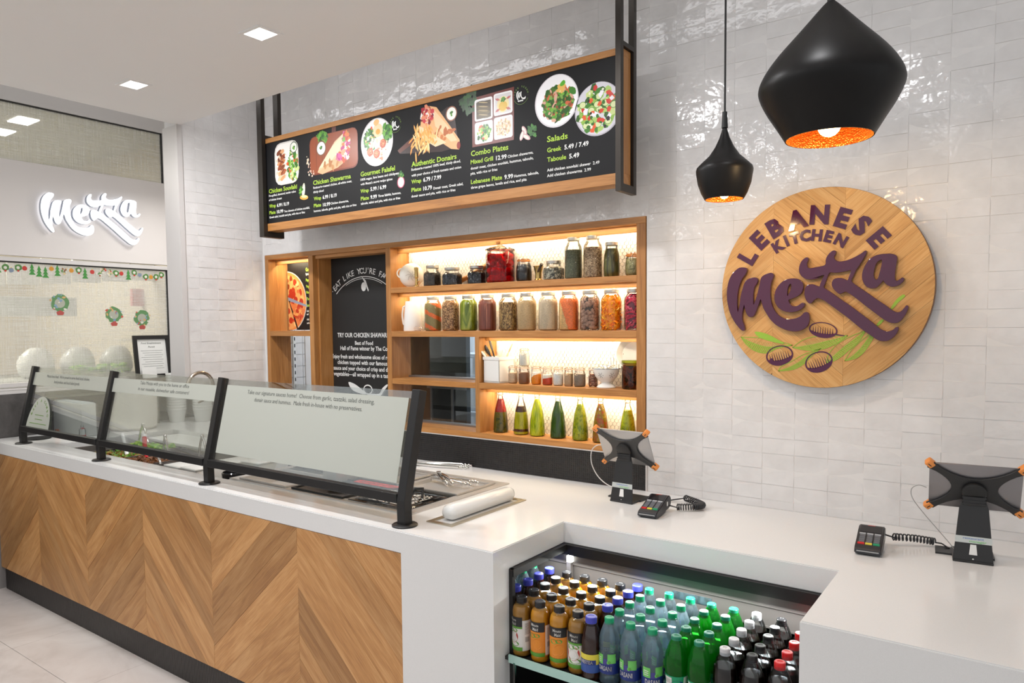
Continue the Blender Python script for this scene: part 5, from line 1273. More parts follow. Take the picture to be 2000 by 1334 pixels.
o = LT('white_bowl', [(0, 0), (.03, .003), (.062, .03), (.076, .062), (.072, .062), (.058, .032), (0, .008)], CERAM, None, 32, None); o.rotation_euler = (math.radians(74), 0, 0); o.location = (-1.520, .118, S3 + .155); tag(o, 'white ceramic bowl standing behind the almond jar', 'bowl')
# bottom shelf: swing-top oil bottles
BOT = [(0, .004), (.034, .0), (.040, .004), (.0405, .012), (.037, .075), (.030, .125), (.020, .165), (.0135, .186), (.0125, .192), (.0125, .204), (.0145, .206), (.0145, .212), (.0125, .214)]
OILS = [(-2.294, 'oil bottle with red chilli above dark herbs, leftmost swing-top', [('#3a3512', '#6d5c16', '#4a4a18', '#2a2a0c'), (.17, .02, .01)], .178, .11),
 (-2.16, 'oil bottle with clear yellow oil over a dark layer, second swing-top', [('#7d7a10', '#b0a818', '#8f8c14'), (.03, .012, .008)], .148, .118),
 (-2.058, 'bright yellow-green oil bottle with long herb sprigs, third swing-top', [('#4f6a0a', '#9aa812', '#c4c614', '#7d9410'), None], .19, .2),
 (-1.931, 'darkest green oil bottle packed with rosemary, fourth swing-top', [('#1c2a0c', '#2f4a10', '#3d5a14', '#162008'), None], .186, .2),
 (-1.801, 'olive-green oil bottle with fine dill, fifth swing-top', [('#4a5a0e', '#7d8a14', '#a8a818', '#5d6a10'), None], .178, .2),
 (-1.686, 'oil bottle with red chillies and herbs behind the tablet corner', [('#5a3a10', '#a8461a', '#7d6a18', '#b08a1c', '#4a2a0c'), None], .186, .2),
 (-1.54, 'yellow-green oil bottle with leafy herbs, rightmost swing-top', [('#6d7a0c', '#b0b414', '#8f9410', '#3f5208'), None], .165, .2)]
for k, (x, l, (cols, upc), fill, split) in enumerate(OILS):
    t = thing('oil_bottle', l, 'bottle', (x, YJ + .004, S4), R.uniform(-.3, .3), 'swing-top oil bottles on the bottom shelf')
    if k == 0: b = newbm(); lathe(b, BOT, 28, cap=False); BOTM = mesh_of(b, 'glass', 35); BOTM.materials.append(GLASSJ)
    link_mesh('glass', BOTM, None, t)
    m = swirl_m('infused_oil_%s' % 'abcdefg'[k], list(cols), (30, 18, 26, 34, 40, 30, 24)[k], .12, (1, 1, .22 if k in (2, 3) else .7), 2.0)
    ins = inner(BOT, .002, min(split, fill)); ins[0] = (0, .007)
    b = newbm(); lathe(b, ins, 28); o = obj('infused_oil', b, m, t, smooth=40); o['kind'] = 'stuff'
    if upc:
        up_ = [(r - .0023, z) for r, z in BOT if split < z < fill]
        def rad_at(zz):
            for (r0, z0), (r1, z1) in zip(BOT, BOT[1:]):
                if z0 <= zz <= z1 and z1 > z0: return r0 + (r1 - r0) * (zz - z0) / (z1 - z0) - .0023
        prof = [(0, split), (rad_at(split), split)] + up_ + [(rad_at(fill), fill), (0, fill + .001)]
        b = newbm(); lathe(b, prof, 28); obj('top_layer', b, swirl_m('chilli_layer' if k == 0 else 'dark_oil_layer', ['#5a0c06', '#a01c0c', '#3a1408'] if k == 0 else ['#2a1206', '#4a240c'], 40, .2), t, smooth=40)
        if k == 1:
            b = newbm(); lathe(b, [(0, .0065), (.037, .0065), (.0384, .012), (.0378, .03), (0, .031)], 28); obj('bottom_layer', b, swirl_m('dark_seeds', ['#2a0f06', '#5a2408', '#7d5a10'], 60, .3), t, smooth=40)
    LT('stopper', [(0, .214), (.012, .214), (.0135, .220), (.011, .228), (0, .230)], pm('grey_stopper', (.42, .41, .38), .4), t, 18)
    b = newbm()
    for s in (-1, 1): tube(b, [(s * .014, 0, .198), (s * .021, -.010, .208), (s * .018, -.004, .222), (0, 0, .226)], .0011, 5); tube(b, [(s * .014, 0, .203), (s * .026, .004, .200), (s * .030, .010, .178)], .0009, 5)
    tube(b, [(.0142 * math.cos(2 * PI * i / 14), .0142 * math.sin(2 * PI * i / 14), .199) for i in range(14)], .0011, 5, True)
    obj('wire_bail', b, CHROME, t, smooth=60)
# ------------------------------------------------------------------ menu board
BY = -.30
mb = thing('menu_board', 'long black menu board in an oak frame hung above the shelves', 'menu board', (-2.58, BY, 2.65))
mo = Vector((-2.58, BY, 2.65))
def mpart(name, x0, x1, y0, y1, z0, z1, mat, bev=.001):
    b = newbm(); quadbox(b, x0 - mo.x, x1 - mo.x, y0 - mo.y, y1 - mo.y, z0 - mo.z, z1 - mo.z, bev=bev); return obj(name, b, mat, mb)
MX0, MX1, MZ0, MZ1 = -3.785, -1.382, 2.379, 2.929
TT = .082
mpart('top_rail', MX0, MX1, BY - .004, BY + TT, MZ1 - .028, MZ1, OAK)
mpart('bottom_rail', MX0, MX1, BY - .004, BY + TT, MZ0, MZ0 + .045, OAK)
mpart('end_rail', MX0, MX0 + .012, BY - .004, BY + TT, MZ0 + .045, MZ1 - .028, OAK)
mpart('end_rail', MX1 - .012, MX1, BY - .004, BY + TT, MZ0 + .045, MZ1 - .028, OAK)
mpart('panel', MX0 + .012, MX1 - .012, BY, BY + .03, MZ0 + .045, MZ1 - .028, MENUBLK, 0)
for i, (xa, side) in enumerate(((-3.800, 0), (-1.394, 1))):
    b = newbm(); w = (.044, .024)[side]
    quadbox(b, xa - mo.x, xa + w - mo.x, -.032, -.006, -.305, 1.55); quadbox(b, xa - mo.x, xa + w - mo.x, TT + .004, TT + .03, -.305, 1.55); quadbox(b, xa - mo.x, xa + w - mo.x, -.006, TT + .004, -.305, -.273)
    quadbox(b, xa - mo.x, xa + w - mo.x, -.006, TT + .004, .281, .300)
    obj('hanger', b, BRONZE, mb)
bt, bgm, bwm = newbm(), newbm(), newbm()
for k, s_, x, z, w in MENU:
    cap, bold = {'t': (.0245, .03), 'g': (.0195, .03), 'w': (.0195, .03), 'b': (.0125, .02)}[k]
    me = text_mesh(s_, cap, w, bold, .0002)
    add_mesh(bwm if k in 'wb' else bgm, me, plane_mat((x - mo.x, -.0006, z - mo.z), (1, 0, 0), (0, 0, 1)))
obj('lettering', bwm, WHITEINK, mb); obj('green_lettering', bgm, GREENINK, mb)
HERBC = ['#1f5a18', '#3a7d22', '#54962c', '#2a4f14', '#6fae3a']
RICEC = ['#f0ece0', '#e4dcc8', '#fbf8f0', '#d8cdb4']
MEATC = ['#c9824a', '#e0a878', '#a85c30', '#d99a6a', '#7d3c1c', '#efc9a4']
SALC = ['#2f6a1a', '#5a9a2c', '#8fbf4a', '#d43a22', '#e8e4d4', '#3d7d1f', '#c9d88a', '#e05a2a']
def dish(fn):
    pr = Print(); fn(pr)
    link_mesh('dish_picture', pr.mesh('dish_picture', plane_mat((-mo.x, -.0007, -mo.z), (1, 0, 0), (0, 0, 1))), INK, mb)['kind'] = 'stuff'
def bowl(p, x, y, r, c='#f4f2ea', rim='#8a5a3a'):
    p.ell(x, y, r, r, rim, 20); p.ell(x, y, r * .84, r * .84, c, 20); p.scatter(x, y, r * .25, r * .25, 7, r * .14, HERBC)
def d1(p):
    p.rrect(-3.566, 2.762, .222, .246, .055, '#d5d0ca'); p.rrect(-3.566, 2.762, .206, .23, .05, '#efece6')
    p.scatter(-3.61, 2.75, .05, .095, 90, .008, RICEC); p.scatter(-3.51, 2.745, .045, .09, 80, .010, SALC, 2.2)
    for i in range(6):
        for j in range(2): p.ell(-3.63 + .026 * j + R.uniform(-.006, .006), 2.83 - .030 * i, .026, .013, R.choice(MEATC), 9, .5, .15)
    p.scatter(-3.61, 2.755, .04, .085, 30, .006, ['#8a3c1c', '#6b2a14', '#b0562c'], 3)
    bowl(p, -3.497, 2.842, .033, '#eef0e4', '#4a5a4a')
def d2(p):
    p.poly([(-3.165, 2.86), (-3.13, 2.86), (-3.125, 2.925), (-3.16, 2.925)], '#5a2414')
    p.rrect(-3.155, 2.765, .40, .215, .04, '#7d3418'); p.rrect(-3.155, 2.768, .388, .203, .036, '#9a4a24')
    for i in range(9): p.ell(-3.155 + R.uniform(-.17, .17), 2.765, .004, .095, '#86401e', 8)
    p.scatter(-3.235, 2.855, .045, .03, 40, .010, HERBC, 2); bowl(p, -3.255, 2.80, .042, '#f4f4f0', '#7d5a44')
    p.poly([(-3.29, 2.672), (-3.27, 2.70), (-3.14, 2.82), (-3.06, 2.858), (-3.03, 2.84), (-3.07, 2.75), (-3.14, 2.70), (-3.25, 2.662)], '#e6c49a'); p.poly([(-3.28, 2.69), (-3.16, 2.80), (-3.07, 2.85), (-3.10, 2.77), (-3.20, 2.70)], '#f2dcba')
    p.poly([(-3.29, 2.67), (-3.12, 2.735), (-3.06, 2.70), (-3.12, 2.675), (-3.25, 2.655)], '#dfb588'); p.scatter(-3.18, 2.70, .06, .02, 12, .008, ['#b87a48', '#c98f5a'], 2.5)
    p.scatter(-3.05, 2.80, .03, .055, 50, .011, ['#b8307a', '#d05a98', '#e07a3a', '#f0e4d4', '#c9442a', '#7db04a'], 1.8); p.scatter(-3.08, 2.735, .05, .03, 40, .011, ['#b8307a', '#e0a07a', '#f4ead8', '#c9542a', '#d05a98'], 1.8)
    p.scatter(-3.375, 2.755, .012, .03, 9, .006, ['#e8dcc8', '#d8c4a8'], 1.1); p.scatter(-3.35, 2.69, .03, .045, 18, .006, ['#e8dcc8', '#d8b4a0'], 1.1)
def d3(p):
    p.ell(-2.811, 2.766, .120, .124, '#d0cccc', 40); p.ell(-2.811, 2.768, .113, .117, '#f0eef0', 40)
    p.scatter(-2.86, 2.785, .045, .06, 90, .008, HERBC + ['#e05a2a', '#d8c47a'], 1.6); p.scatter(-2.735, 2.80, .03, .05, 35, .011, HERBC, 2)
    p.scatter(-2.80, 2.735, .075, .06, 90, .007, RICEC + ['#e8c9b4'], 1.8); p.scatter(-2.79, 2.70, .06, .03, 25, .005, ['#d88a6a', '#e0b8a0'], 2)
    p.ell(-2.80, 2.825, .036, .036, '#ead2a8', 18, 0, .06); p.ell(-2.80, 2.818, .017, .015, '#e0a03a', 12); p.ell(-2.812, 2.868, .022, .017, '#f0c080', 10, .4, .1)
    for x, y in ((-2.862, 2.722), (-2.812, 2.705), (-2.765, 2.752)): p.ell(x, y, .024, .024, '#b8502a', 14, 0, .08); p.ell(x - .003, y + .004, .017, .017, '#d9764a', 12, 0, .1); p.scatter(x, y, .016, .016, 9, .003, ['#8f3a1c', '#eda878'], 1.3)
def d4(p):
    p.poly([(-2.66, 2.70), (-2.54, 2.76), (-2.32, 2.86), (-2.28, 2.84), (-2.25, 2.66), (-2.36, 2.65), (-2.64, 2.68)], '#2a1410'); p.poly([(-2.66, 2.70), (-2.56, 2.745), (-2.55, 2.72), (-2.645, 2.683)], '#5a2c1c')
    bowl(p, -2.295, 2.822, .036, '#eeeee6', '#8f5a40')
    p.poly([(-2.44, 2.885), (-2.39, 2.87), (-2.30, 2.76), (-2.245, 2.69), (-2.25, 2.645), (-2.30, 2.655), (-2.40, 2.72), (-2.50, 2.79), (-2.49, 2.85)], '#e6b07d'); p.poly([(-2.42, 2.875), (-2.32, 2.77), (-2.26, 2.69), (-2.30, 2.69), (-2.40, 2.78)], '#f2cba0')
    p.scatter(-2.34, 2.74, .06, .04, 14, .010, ['#c97a44', '#b8683a'], 2); p.ell(-2.252, 2.665, .012, .018, '#8f2a1c', 10)
    p.poly([(-2.51, 2.80), (-2.46, 2.775), (-2.33, 2.69), (-2.40, 2.68), (-2.50, 2.74)], '#f0d0a8'); p.scatter(-2.455, 2.84, .04, .045, 60, .009, ['#a82430', '#c9424a', '#f0e8e0', '#7d1c28', '#e08a6a'], 1.8)
    for i in range(60):
        p.ell(-2.485 + R.gauss(0, .035), 2.725 + R.gauss(0, .032), .030, .0052, R.choice(['#e8a85a', '#f2c07a', '#d98f40', '#f8d49a']), 6, R.uniform(.6, 2.4))
    p.scatter(-2.42, 2.715, .03, .02, 8, .008, ['#e8a85a', '#f2c07a'], 3)
def d5(p):
    p.poly([(-2.168, 2.642), (-1.925, 2.640), (-1.922, 2.876), (-2.165, 2.870)], '#6b2418'); p.scatter(-2.19, 2.86, .05, .06, 45, .010, ['#16380f', '#24561a', '#1c4814'], 2)
    for cx, cy in ((-2.098, 2.808), (-1.985, 2.814), (-2.098, 2.702), (-1.985, 2.706)): p.rrect(cx, cy, .106, .100, .010, '#f2f0f0'); p.rrect(cx, cy, .092, .086, .006, '#d8d4d4')
    p.rrect(-2.098, 2.806, .086, .078, .004, '#4a3a24')
    for i in range(4): p.ell(-2.10 + R.uniform(-.004, .004), 2.835 - .019 * i, .040, .011, R.choice(['#5a4a24', '#3f3014', '#6b5a30']), 14, -.2); p.ell(-2.10, 2.839 - .019 * i, .03, .003, '#a89468', 8, -.2)
    p.ell(-1.985, 2.81, .034, .036, '#e8d8a0', 20); p.ell(-1.985, 2.802, .024, .022, '#e0b84a', 16); p.scatter(-1.983, 2.828, .01, .01, 8, .005, HERBC)
    for a in (.7, 2.4, 3.9, 5.5): 
        for j in (-1, 0, 1): p.ell(-1.985 + .042 * math.cos(a) + .006 * j, 2.812 + .036 * math.sin(a), .011, .002, '#b8302a', 6, a)
    p.scatter(-2.098, 2.70, .038, .036, 90, .006, SALC + HERBC, 1.8); p.scatter(-1.985, 2.705, .041, .038, 130, .0048, ['#d8b890', '#e8d0a8', '#c9a478', '#b08a60', '#f0dcc0'], 1.4)
def d6(p):
    p.ell(-1.697, 2.771, .112, .113, '#d8d4d8', 44); p.ell(-1.697, 2.773, .106, .108, '#f6f4f6', 44)
    p.ell(-1.690, 2.76, .080, .074, '#4a6a24', 20, 0, .08); p.scatter(-1.69, 2.762, .078, .075, 220, .0075, HERBC + ['#2a5a14', '#7da84a', '#c9623a', '#8f4a2c', '#d8a890'], 2.2); p.scatter(-1.672, 2.818, .02, .015, 12, .009, ['#e8b860', '#f0d090'], 1.5); p.ell(-1.664, 2.840, .015, .011, '#5aae2c', 8, .6, .1); p.ell(-1.615, 2.80, .022, .014, '#3d7d24', 9, -.8, .1)
def d7(p):
    p.ell(-1.492, 2.700, .112, .111, '#b8b4bc', 44); p.ell(-1.492, 2.702, .107, .107, '#d5d2da', 44)
    p.scatter(-1.492, 2.70, .092, .092, 60, .014, ['#3f7d24', '#8fb84a', '#c9d88a', '#2f5a18', '#a8c86a'], 2)
    for i in range(12):
        a, d = R.uniform(0, 6.28), .09 * math.sqrt(R.random()); x, y = -1.492 + d * math.cos(a), 2.70 + d * math.sin(a); p.ell(x, y, .017, .015, '#4a8a2a', 14); p.ell(x, y, .0145, .0125, '#d8e0a8', 14)
    for i in range(18):
        a, d = R.uniform(0, 6.28), .092 * math.sqrt(R.random()); p.ell(-1.492 + d * math.cos(a), 2.70 + d * math.sin(a), .014, .011, R.choice(['#d43a1c', '#e05a2a', '#c92a24']), 5, R.uniform(0, 3), .2)
    for i in range(9):
        a, d = R.uniform(0, 6.28), .085 * math.sqrt(R.random()); p.ell(-1.492 + d * math.cos(a), 2.70 + d * math.sin(a), .013, .011, '#eceaf0', 4, R.uniform(0, 3), .1)
    p.scatter(-1.492, 2.70, .09, .09, 18, .008, ['#1c1418', '#2f6a1a', '#e8e8d0'], 1.6)
    p.v = [(min(x, -1.3955), y, z) for x, y, z in p.v]
def garnish(p):
    p.ell(-3.418, 2.585, .014, .042, '#e8e4c0', 16, -.15); p.ell(-3.414, 2.585, .008, .034, '#f4f0d8', 12, -.15); p.ell(-3.415, 2.545, .038, .014, '#d8a040', 16, -.1); p.ell(-3.412, 2.55, .028, .008, '#f0e0a0', 12, -.1); p.scatter(-3.44, 2.58, .014, .025, 14, .007, HERBC, 2)
    p.ell(-2.64, 2.537, .027, .03, '#b8506a', 18); p.ell(-2.64, 2.537, .021, .025, '#f0ece4', 16); p.scatter(-2.64, 2.575, .012, .014, 9, .008, HERBC, 2)
    for x, y, r in ((-1.867, 2.672, .5), (-1.880, 2.652, -.4), (-1.855, 2.642, 1.0)): p.ell(x, y, .011, .024, '#c9a0a0', 10, r); p.ell(x - .002, y, .007, .019, '#ecdcd4', 10, r)
    p.scatter(-1.822, 2.665, .022, .026, 24, .007, ['#1f5a18', '#3a7d22', '#2c6a1c'], 2)
for fn in (d1, d2, d3, d4, d5, d6, d7, garnish): dish(fn)
def seal(cx, cz):
    b = newbm(); M = plane_mat((cx - mo.x, -.0007, cz - mo.z), (1, 0, 0), (0, 0, 1))
    arc_text(b, '\u00b7100% VEGAN\u00b7', 0, 0, .034, -95, 95, .008, .02, M)
    for a, e in ((115, 245),): arc_line(b, 0, 0, .041, a, e, .0015, M)
    obj('seal_ring', b, pm('seal_green', (.16, .26, .06), .5), mb)
    b = newbm(); me = outline_mesh([[(p.x, p.y) for p in smoothpts([(q[0] / 1e4, q[1] / 1e4, 0) for q in MZ[0][0]], 2)]], .0004); xs = [v.co.x for v in me.vertices]; zs = [v.co.y for v in me.vertices]
    mx, mz = (min(xs) + max(xs)) / 2, (min(zs) + max(zs)) / 2
    add_mesh(b, me, M @ Matrix.Scale(.16, 4) @ Matrix.Translation((-mx, -mz, 0)))
    for x in (-.012, -.004, .006): add_mesh(b, outline_mesh([[(x + .006 * math.cos(k), -.024 + .0035 * math.sin(k)) for k in [2 * PI * i / 10 for i in range(10)]]], .0003), M)
    obj('seal_mark', b, WHITEINK, mb)
seal(-2.672, 2.834); seal(-1.884, 2.831)

# ------------------------------------------------------------------ round oak sign
PC = Vector((-.659, 0, 1.93)); RAD = .384
rs = thing('round_sign', 'round oak sign with purple lettering and an olive branch on the tiled wall', 'sign', PC)
b = newbm(); lathe(b, [(0, -.0), (RAD - .004, 0), (RAD, .004), (RAD, .042), (0, .042)], 96); bmesh.ops.transform(b, matrix=Matrix.Rotation(PI / 2, 4, 'X'), verts=b.verts)
bmesh.ops.translate(b, vec=(0, -.012, 0), verts=b.verts); obj('disc', b, pm('oak_edge', (.20, .09, .035), .45), rs, smooth=40)
b = newbm(); quadbox(b, -.2, .2, -.014, -.004, -.2, .2); obj('mounting_block', b, BLACKP, rs)
def clip_circle(P, r):
    out = P
    n = 72
    for k in range(n):
        a = 2 * PI * (k + .5) / n; ca, sa = math.cos(a), math.sin(a); q = []
        for i in range(len(out)):
            u, v = out[i - 1], out[i]; du, dv = r - (u[0] * ca + u[1] * sa), r - (v[0] * ca + v[1] * sa)
            if (du >= 0) != (dv >= 0): t = du / (du - dv); q.append((u[0] + (v[0] - u[0]) * t, u[1] + (v[1] - u[1]) * t))
            if dv >= 0: q.append(v)
        out = q
        if len(out) < 3: return []
    return out
SCX = [-.44, -.176, .086, .42]
for k in range(3):
    def adds(P, ang, rr):
        P = clip_circle(P, RAD - .0015)
        if len(P) < 3: return
        ar = abs(sum(P[i - 1][0] * P[i][1] - P[i][0] * P[i - 1][1] for i in range(len(P)))) / 2
        if ar < .0003: return
        obj('plank', plank_prism(P, ang, -.058 - rr.uniform(0, .0005), -.054, False), SIGNOAK, rs)
    chevron(SCX[k], SCX[k + 1], -.4, .4, k % 2 == 0, (.05, .09), 40 + k, adds, .0004)
def script_letters(parent, M, depth, mat, s_=1.0, side=None, prefix='letter'):
    for lps in MZ:
        me = outline_mesh([[(p.x * s_, p.y * s_) for p in smoothpts([(q[0] / 1e4, q[1] / 1e4, 0) for q in lp_], 3)] for lp_ in lps], depth, .0012)
        me.transform(M); o = link_mesh(prefix, me, mat, parent)
        o.data.polygons.foreach_set('use_smooth', [True] * len(o.data.polygons)); o.data.set_sharp_from_angle(angle=math.radians(40))
script_letters(rs, plane_mat((0, -.068, 0), (1, 0, 0), (0, 0, 1)), .017, PURPLE)
for T, cap in ((LEB, .066), (KIT, .040)):
    for ch, x, z, a in T:
        me = text_mesh(ch, cap, None, .075, .002, 'CENTER')
        me.transform(plane_mat((x / 1e4, -.0600, z / 1e4), (1, 0, 0), (0, 0, 1)) @ Matrix.Rotation(math.radians(a), 4, 'Z') @ Matrix.Translation((0, -cap / 2, 0)))
        link_mesh('letter', me, PURPLE, rs)
PL = plane_mat((0, -.0592, 0), (1, 0, 0), (0, 0, 1))
def sc4(L): return [(p[0] / 1e4, p[1] / 1e4, 0) for p in L]
for upc, dn in LEAVES:
    U = smoothpts(sc4(upc), 6, False); Dn = smoothpts(sc4(dn), 6, False); n = 30
    def at(L, t): 
        f = t * (len(L) - 1); i = min(int(f), len(L) - 2); return L[i] + (L[i + 1] - L[i]) * (f - i)
    mid = [(at(U, k / n) * .45 + at(Dn, k / n) * .55) for k in range(n + 1)]
    b = newbm()
    def band(A, B_):
        me = outline_mesh([[(p.x, p.y) for p in A] + [(p.x, p.y) for p in B_[::-1]]], .0016); add_mesh(b, me, PL)
    # outlines, midrib and hatching of the lower half
    for L in (U, Dn, mid):
        A = L; nn = len(A)
        off = []
        for i in range(nn):
            t = (A[min(i + 1, nn - 1)] - A[max(i - 1, 0)]).normalized(); off.append(Vector((-t.y, t.x, 0)) * .0011)
        band([p + q for p, q in zip(A, off)], [p - q for p, q in zip(A, off)])
    for k in range(2, n - 1):
        t0, t1 = k / n, (k + .62) / n
        A = [at(mid, t0), at(mid, t1)]; B_ = [at(Dn, min(t0 + .0, 1)), at(Dn, min(t1 + .0, 1))]
        me = outline_mesh([[(A[0].x, A[0].y), (A[1].x, A[1].y), (B_[1].x, B_[1].y), (B_[0].x, B_[0].y)]], .0012); add_mesh(b, me, PL)
    obj('leaf', b, GREENP, rs)
    b = newbm()
    for k in range(3, n - 1, 1):
        a = at(mid, k / n); c = a + (at(U, (k + .0) / n) - a) * .55; w = .0007
        me = outline_mesh([[(a.x - w, a.y), (a.x + w, a.y), (c.x + w * .3, c.y), (c.x - w * .3, c.y)]], .0010); add_mesh(b, me, PL)
    obj('leaf_rib', b, GREENL, rs)
for L in LEAFSOLID: 
    me = outline_mesh([[(p.x, p.y) for p in smoothpts(sc4(L), 4)]], .0014); me.transform(PL); link_mesh('leaf', me, GREENP, rs)
for k, (c, e1, e2) in enumerate(OLIVES):
    c = Vector((*c, 0)) / 1e4; e1 = Vector((*e1, 0)) / 1e4; e2 = Vector((*e2, 0)) / 1e4
    def E(t, s_=1, lo=0): return c + (e1 * math.cos(t) + e2 * math.sin(t)) * s_ 
    b = newbm(); n = 40
    ring = [E(2 * PI * i / n) for i in range(n)]; ins = [E(2 * PI * i / n, .90) for i in range(n)]
    add_mesh(b, outline_mesh([[(p.x, p.y) for p in ring], [(p.x, p.y) for p in ins]], .002), PL)
    lower = [E(PI + PI * i / 20, .95) for i in range(21)] + [c + e1 * .95 * math.cos(PI * (1 - i / 20)) * -1 + e2 * (-.45 * math.sin(PI * i / 20)) for i in range(21)]
    add_mesh(b, outline_mesh([[(p.x, p.y) for p in lower]], .0018), PL)
    for j in range(9):
        u = -.68 + .17 * j; A = c + e1 * u; h = .40 * math.sqrt(max(0, 1 - u * u)); w = e1 * .035
        P = [A + w + e2 * -.5 * math.sqrt(max(0, 1 - u * u)), A - w + e2 * -.5 * math.sqrt(max(0, 1 - u * u)), A - e1 * .04 + e2 * h]
        add_mesh(b, outline_mesh([[(p.x, p.y) for p in P]], .0018), PL)
    if k == 0: p = c - e1 * .66 - e2 * .25; add_mesh(b, outline_mesh([[(p.x + .006 * math.cos(i * PI / 8), p.y + .006 * math.sin(i * PI / 8)) for i in range(16)]], .002), PL)
    if k == 1: a = E(-.35); add_mesh(b, outline_mesh([[(a.x, a.y + .002), (a.x + .03, a.y - .003), (a.x + .03, a.y - .006), (a.x, a.y - .003)]], .002), PL)
    obj('olive', b, PURPLEM, rs)
# lit script sign on the panel of the left wall
ls = thing('lit_sign', 'white illuminated script sign on the pale panel above the linen window', 'sign', (WX, wy(-1.095), wz(2.425)))
xs = [q[0] for lps in MZ for lp_ in lps for q in lp_]; zs = [q[1] for lps in MZ for lp_ in lps for q in lp_]
k_ = .737 / ((max(xs) - min(xs)) / 1e4); cx = (max(xs) + min(xs)) / 2e4 * k_; cz = (max(zs) + min(zs)) / 2e4 * k_
GLOW = pm('lit_acrylic', (.90, .94, 1.0), .4, 0, .5, 1.15)
script_letters(ls, plane_mat((.035, -cx, -cz - .010), (0, 1, 0), (0, 0, 1)), .030, [GLOW], k_)
SIDE = pm('sign_return', (.50, .54, .62), .4)
for o in [o for o in D.objects if o.parent == ls]:
    o.data.materials.append(SIDE)
    for p in o.data.polygons:
        if abs(p.normal.x) < .5: p.material_index = 1
# ------------------------------------------------------------------ pendants
COPPER = None
def mk_copper():
    s = NT('hammered_copper'); v = s.coord('Object'); vo = s.new('ShaderNodeTexVoronoi'); vo.inputs['Scale'].default_value = 130; s.link(v, vo.inputs['Vector'])
    s.b.inputs['Base Color'].default_value = (.95, .47, .14, 1); s.b.inputs['Metallic'].default_value = 1; s.b.inputs['Roughness'].default_value = .35; s.bump(vo.outputs['Distance'], .5, .01); return s.m
COPPER = mk_copper()
PBLK = pm('pendant_black', (.009, .0085, .0085), .40, 0, .22)
def pendant(label, c, prof, rim, cord_r, zceil, watt):
    t = thing('pendant_lamp', label, 'pendant lamp', c)
    if prof is BIG: prof = [(p_.x, p_.y) for p_ in smoothpts([(r, z, 0) for r, z in prof], 4, False)]
    LT('shade', prof, PBLK, t, 64, None, 40, False)
    ins = [(max(r - .003, 0), z - (.002 if r < .02 else 0)) for r, z in prof if z < .62 * prof[0][1]]
    b = newbm(); lathe(b, ins, 64, cap=False); bmesh.ops.reverse_faces(b, faces=b.faces); obj('lining', b, COPPER, t, smooth=40)
    top = prof[0][1]
    TB('cord', [(0, 0, top + .02), (.0, 0, zceil - c[2])], cord_r, BLACKP, t, 10)
    b = newbm(); lathe(b, [(0, top + .05), (.008, top + .05), (.011, top - .005), (0, top - .006)], 16); obj('stem', b, BLACKP, t, smooth=40)
    zb = prof[-1][1]
    b = newbm(); blob(b, (0, 0, zb + rim * .30), rim * .26, 3); obj('bulb', b, pm('warm_bulb', (1, .74, .34), .5, 0, .5, 14), t, smooth=80)
    l = D.lights.new('pendant_bulb', 'POINT'); l.energy = watt; l.color = (1, .66, .32); l.shadow_soft_size = rim * .26
    o = D.objects.new('pendant_bulb', l); COL.objects.link(o); o.location = (c[0], c[1], c[2] + zb - .012)
# profile from the top down, metres, origin at the widest height
BIG = [(.008, .243), (.026, .226), (.085, .160), (.150, .088), (.184, .040), (.198, .005), (.194, -.022), (.176, -.060), (.150, -.102), (.124, -.145), (.121, -.150)]
SMALL = [(.006, .150), (.010, .135), (.018, .110), (.032, .080), (.052, .050), (.078, .026), (.094, .010), (.0965, .000), (.096, -.008), (.090, -.045), (.078, -.078), (.067, -.098), (.065, -.100)]
pendant('large black spinning-top pendant lamp with a copper lining', (-.493, -.717, 2.488), BIG, .121, .0045, 4.2, 5)
pendant('small black teardrop pendant lamp left of the round sign', (-.878, -.508, 2.331), SMALL, .065, .0035, 4.2, 2.6)
# ------------------------------------------------------------------ open drinks cooler
ck = thing('drinks_cooler', 'open black-framed drinks cooler set into the counter notch', 'cooler', (-1.0, -.8, 0))
co = Vector((-1.0, -.8, 0))
def kb(name, boxes, mat, bev=0):
    b = newbm()
    for q in boxes: quadbox(b, q[0] - co.x, q[1] - co.x, q[2] - co.y, q[3] - co.y, q[4], q[5], bev=bev)
    return obj(name, b, mat, ck)
kb('frame', [(-1.452, -.46, -.668, -.650, .912, .951), (-1.452, -1.432, -1.016, -.668, .925, .951), (-1.452, -1.436, -1.018, -1.002, .30, .951), (-.478, -.46, -1.0, -.668, .925, .951)], BLACKM)
kb('hood', [(-1.70, -.46, -.645, -.640, .80, .912), (-1.70, -.46, -.655, -.645, .872, .912), (-1.70, -.46, -.648, -.645, .80, .806)], pm('hood_steel', (.105, .094, .088), .6, .15))
kb('mirror_window', [(-1.005, -.862, -.6465, -.6455, .828, .856)], pm('mirror', (.8, .85, .82), .03, 1))
kb('back_panel', [(-1.70, -.46, -.475, -.47, .30, .951), (-1.705, -1.70, -1.0, -.47, .30, .951), (-.47, -.465, -1.0, -.47, .30, .951)], pm('cooler_steel', (.42, .41, .40), .3, .6))
kb('shelf', [(-1.70, -.465, -1.045, -.475, .640, .652)], pm('cooler_shelf_black', (.02, .02, .02), .3))
kb('front_glass', [(-1.432, -.465, -1.052, -1.046, .636, .664)], pm('edge_glass', (.38, .58, .52), .08))
kb('side_glass', [(-1.412, -1.404, -1.052, -1.046, .30, .640)], glass_m('edge_glass2', (.45, .80, .70), .02, 1.6))
kb('lower_shelf', [(-1.70, -.465, -1.03, -.475, .40, .41)], pm('cooler_shelf_black', (0, 0, 0)))
kb('lamp', [(-1.43, -1.408, -.668, -.652, .885, .908)], pm('cooler_led', (.95, 1, .97), .5, 0, .5, 12))
kb('lamp_bracket', [(-1.428, -1.41, -.672, -.655, .80, .885)], STEELD)
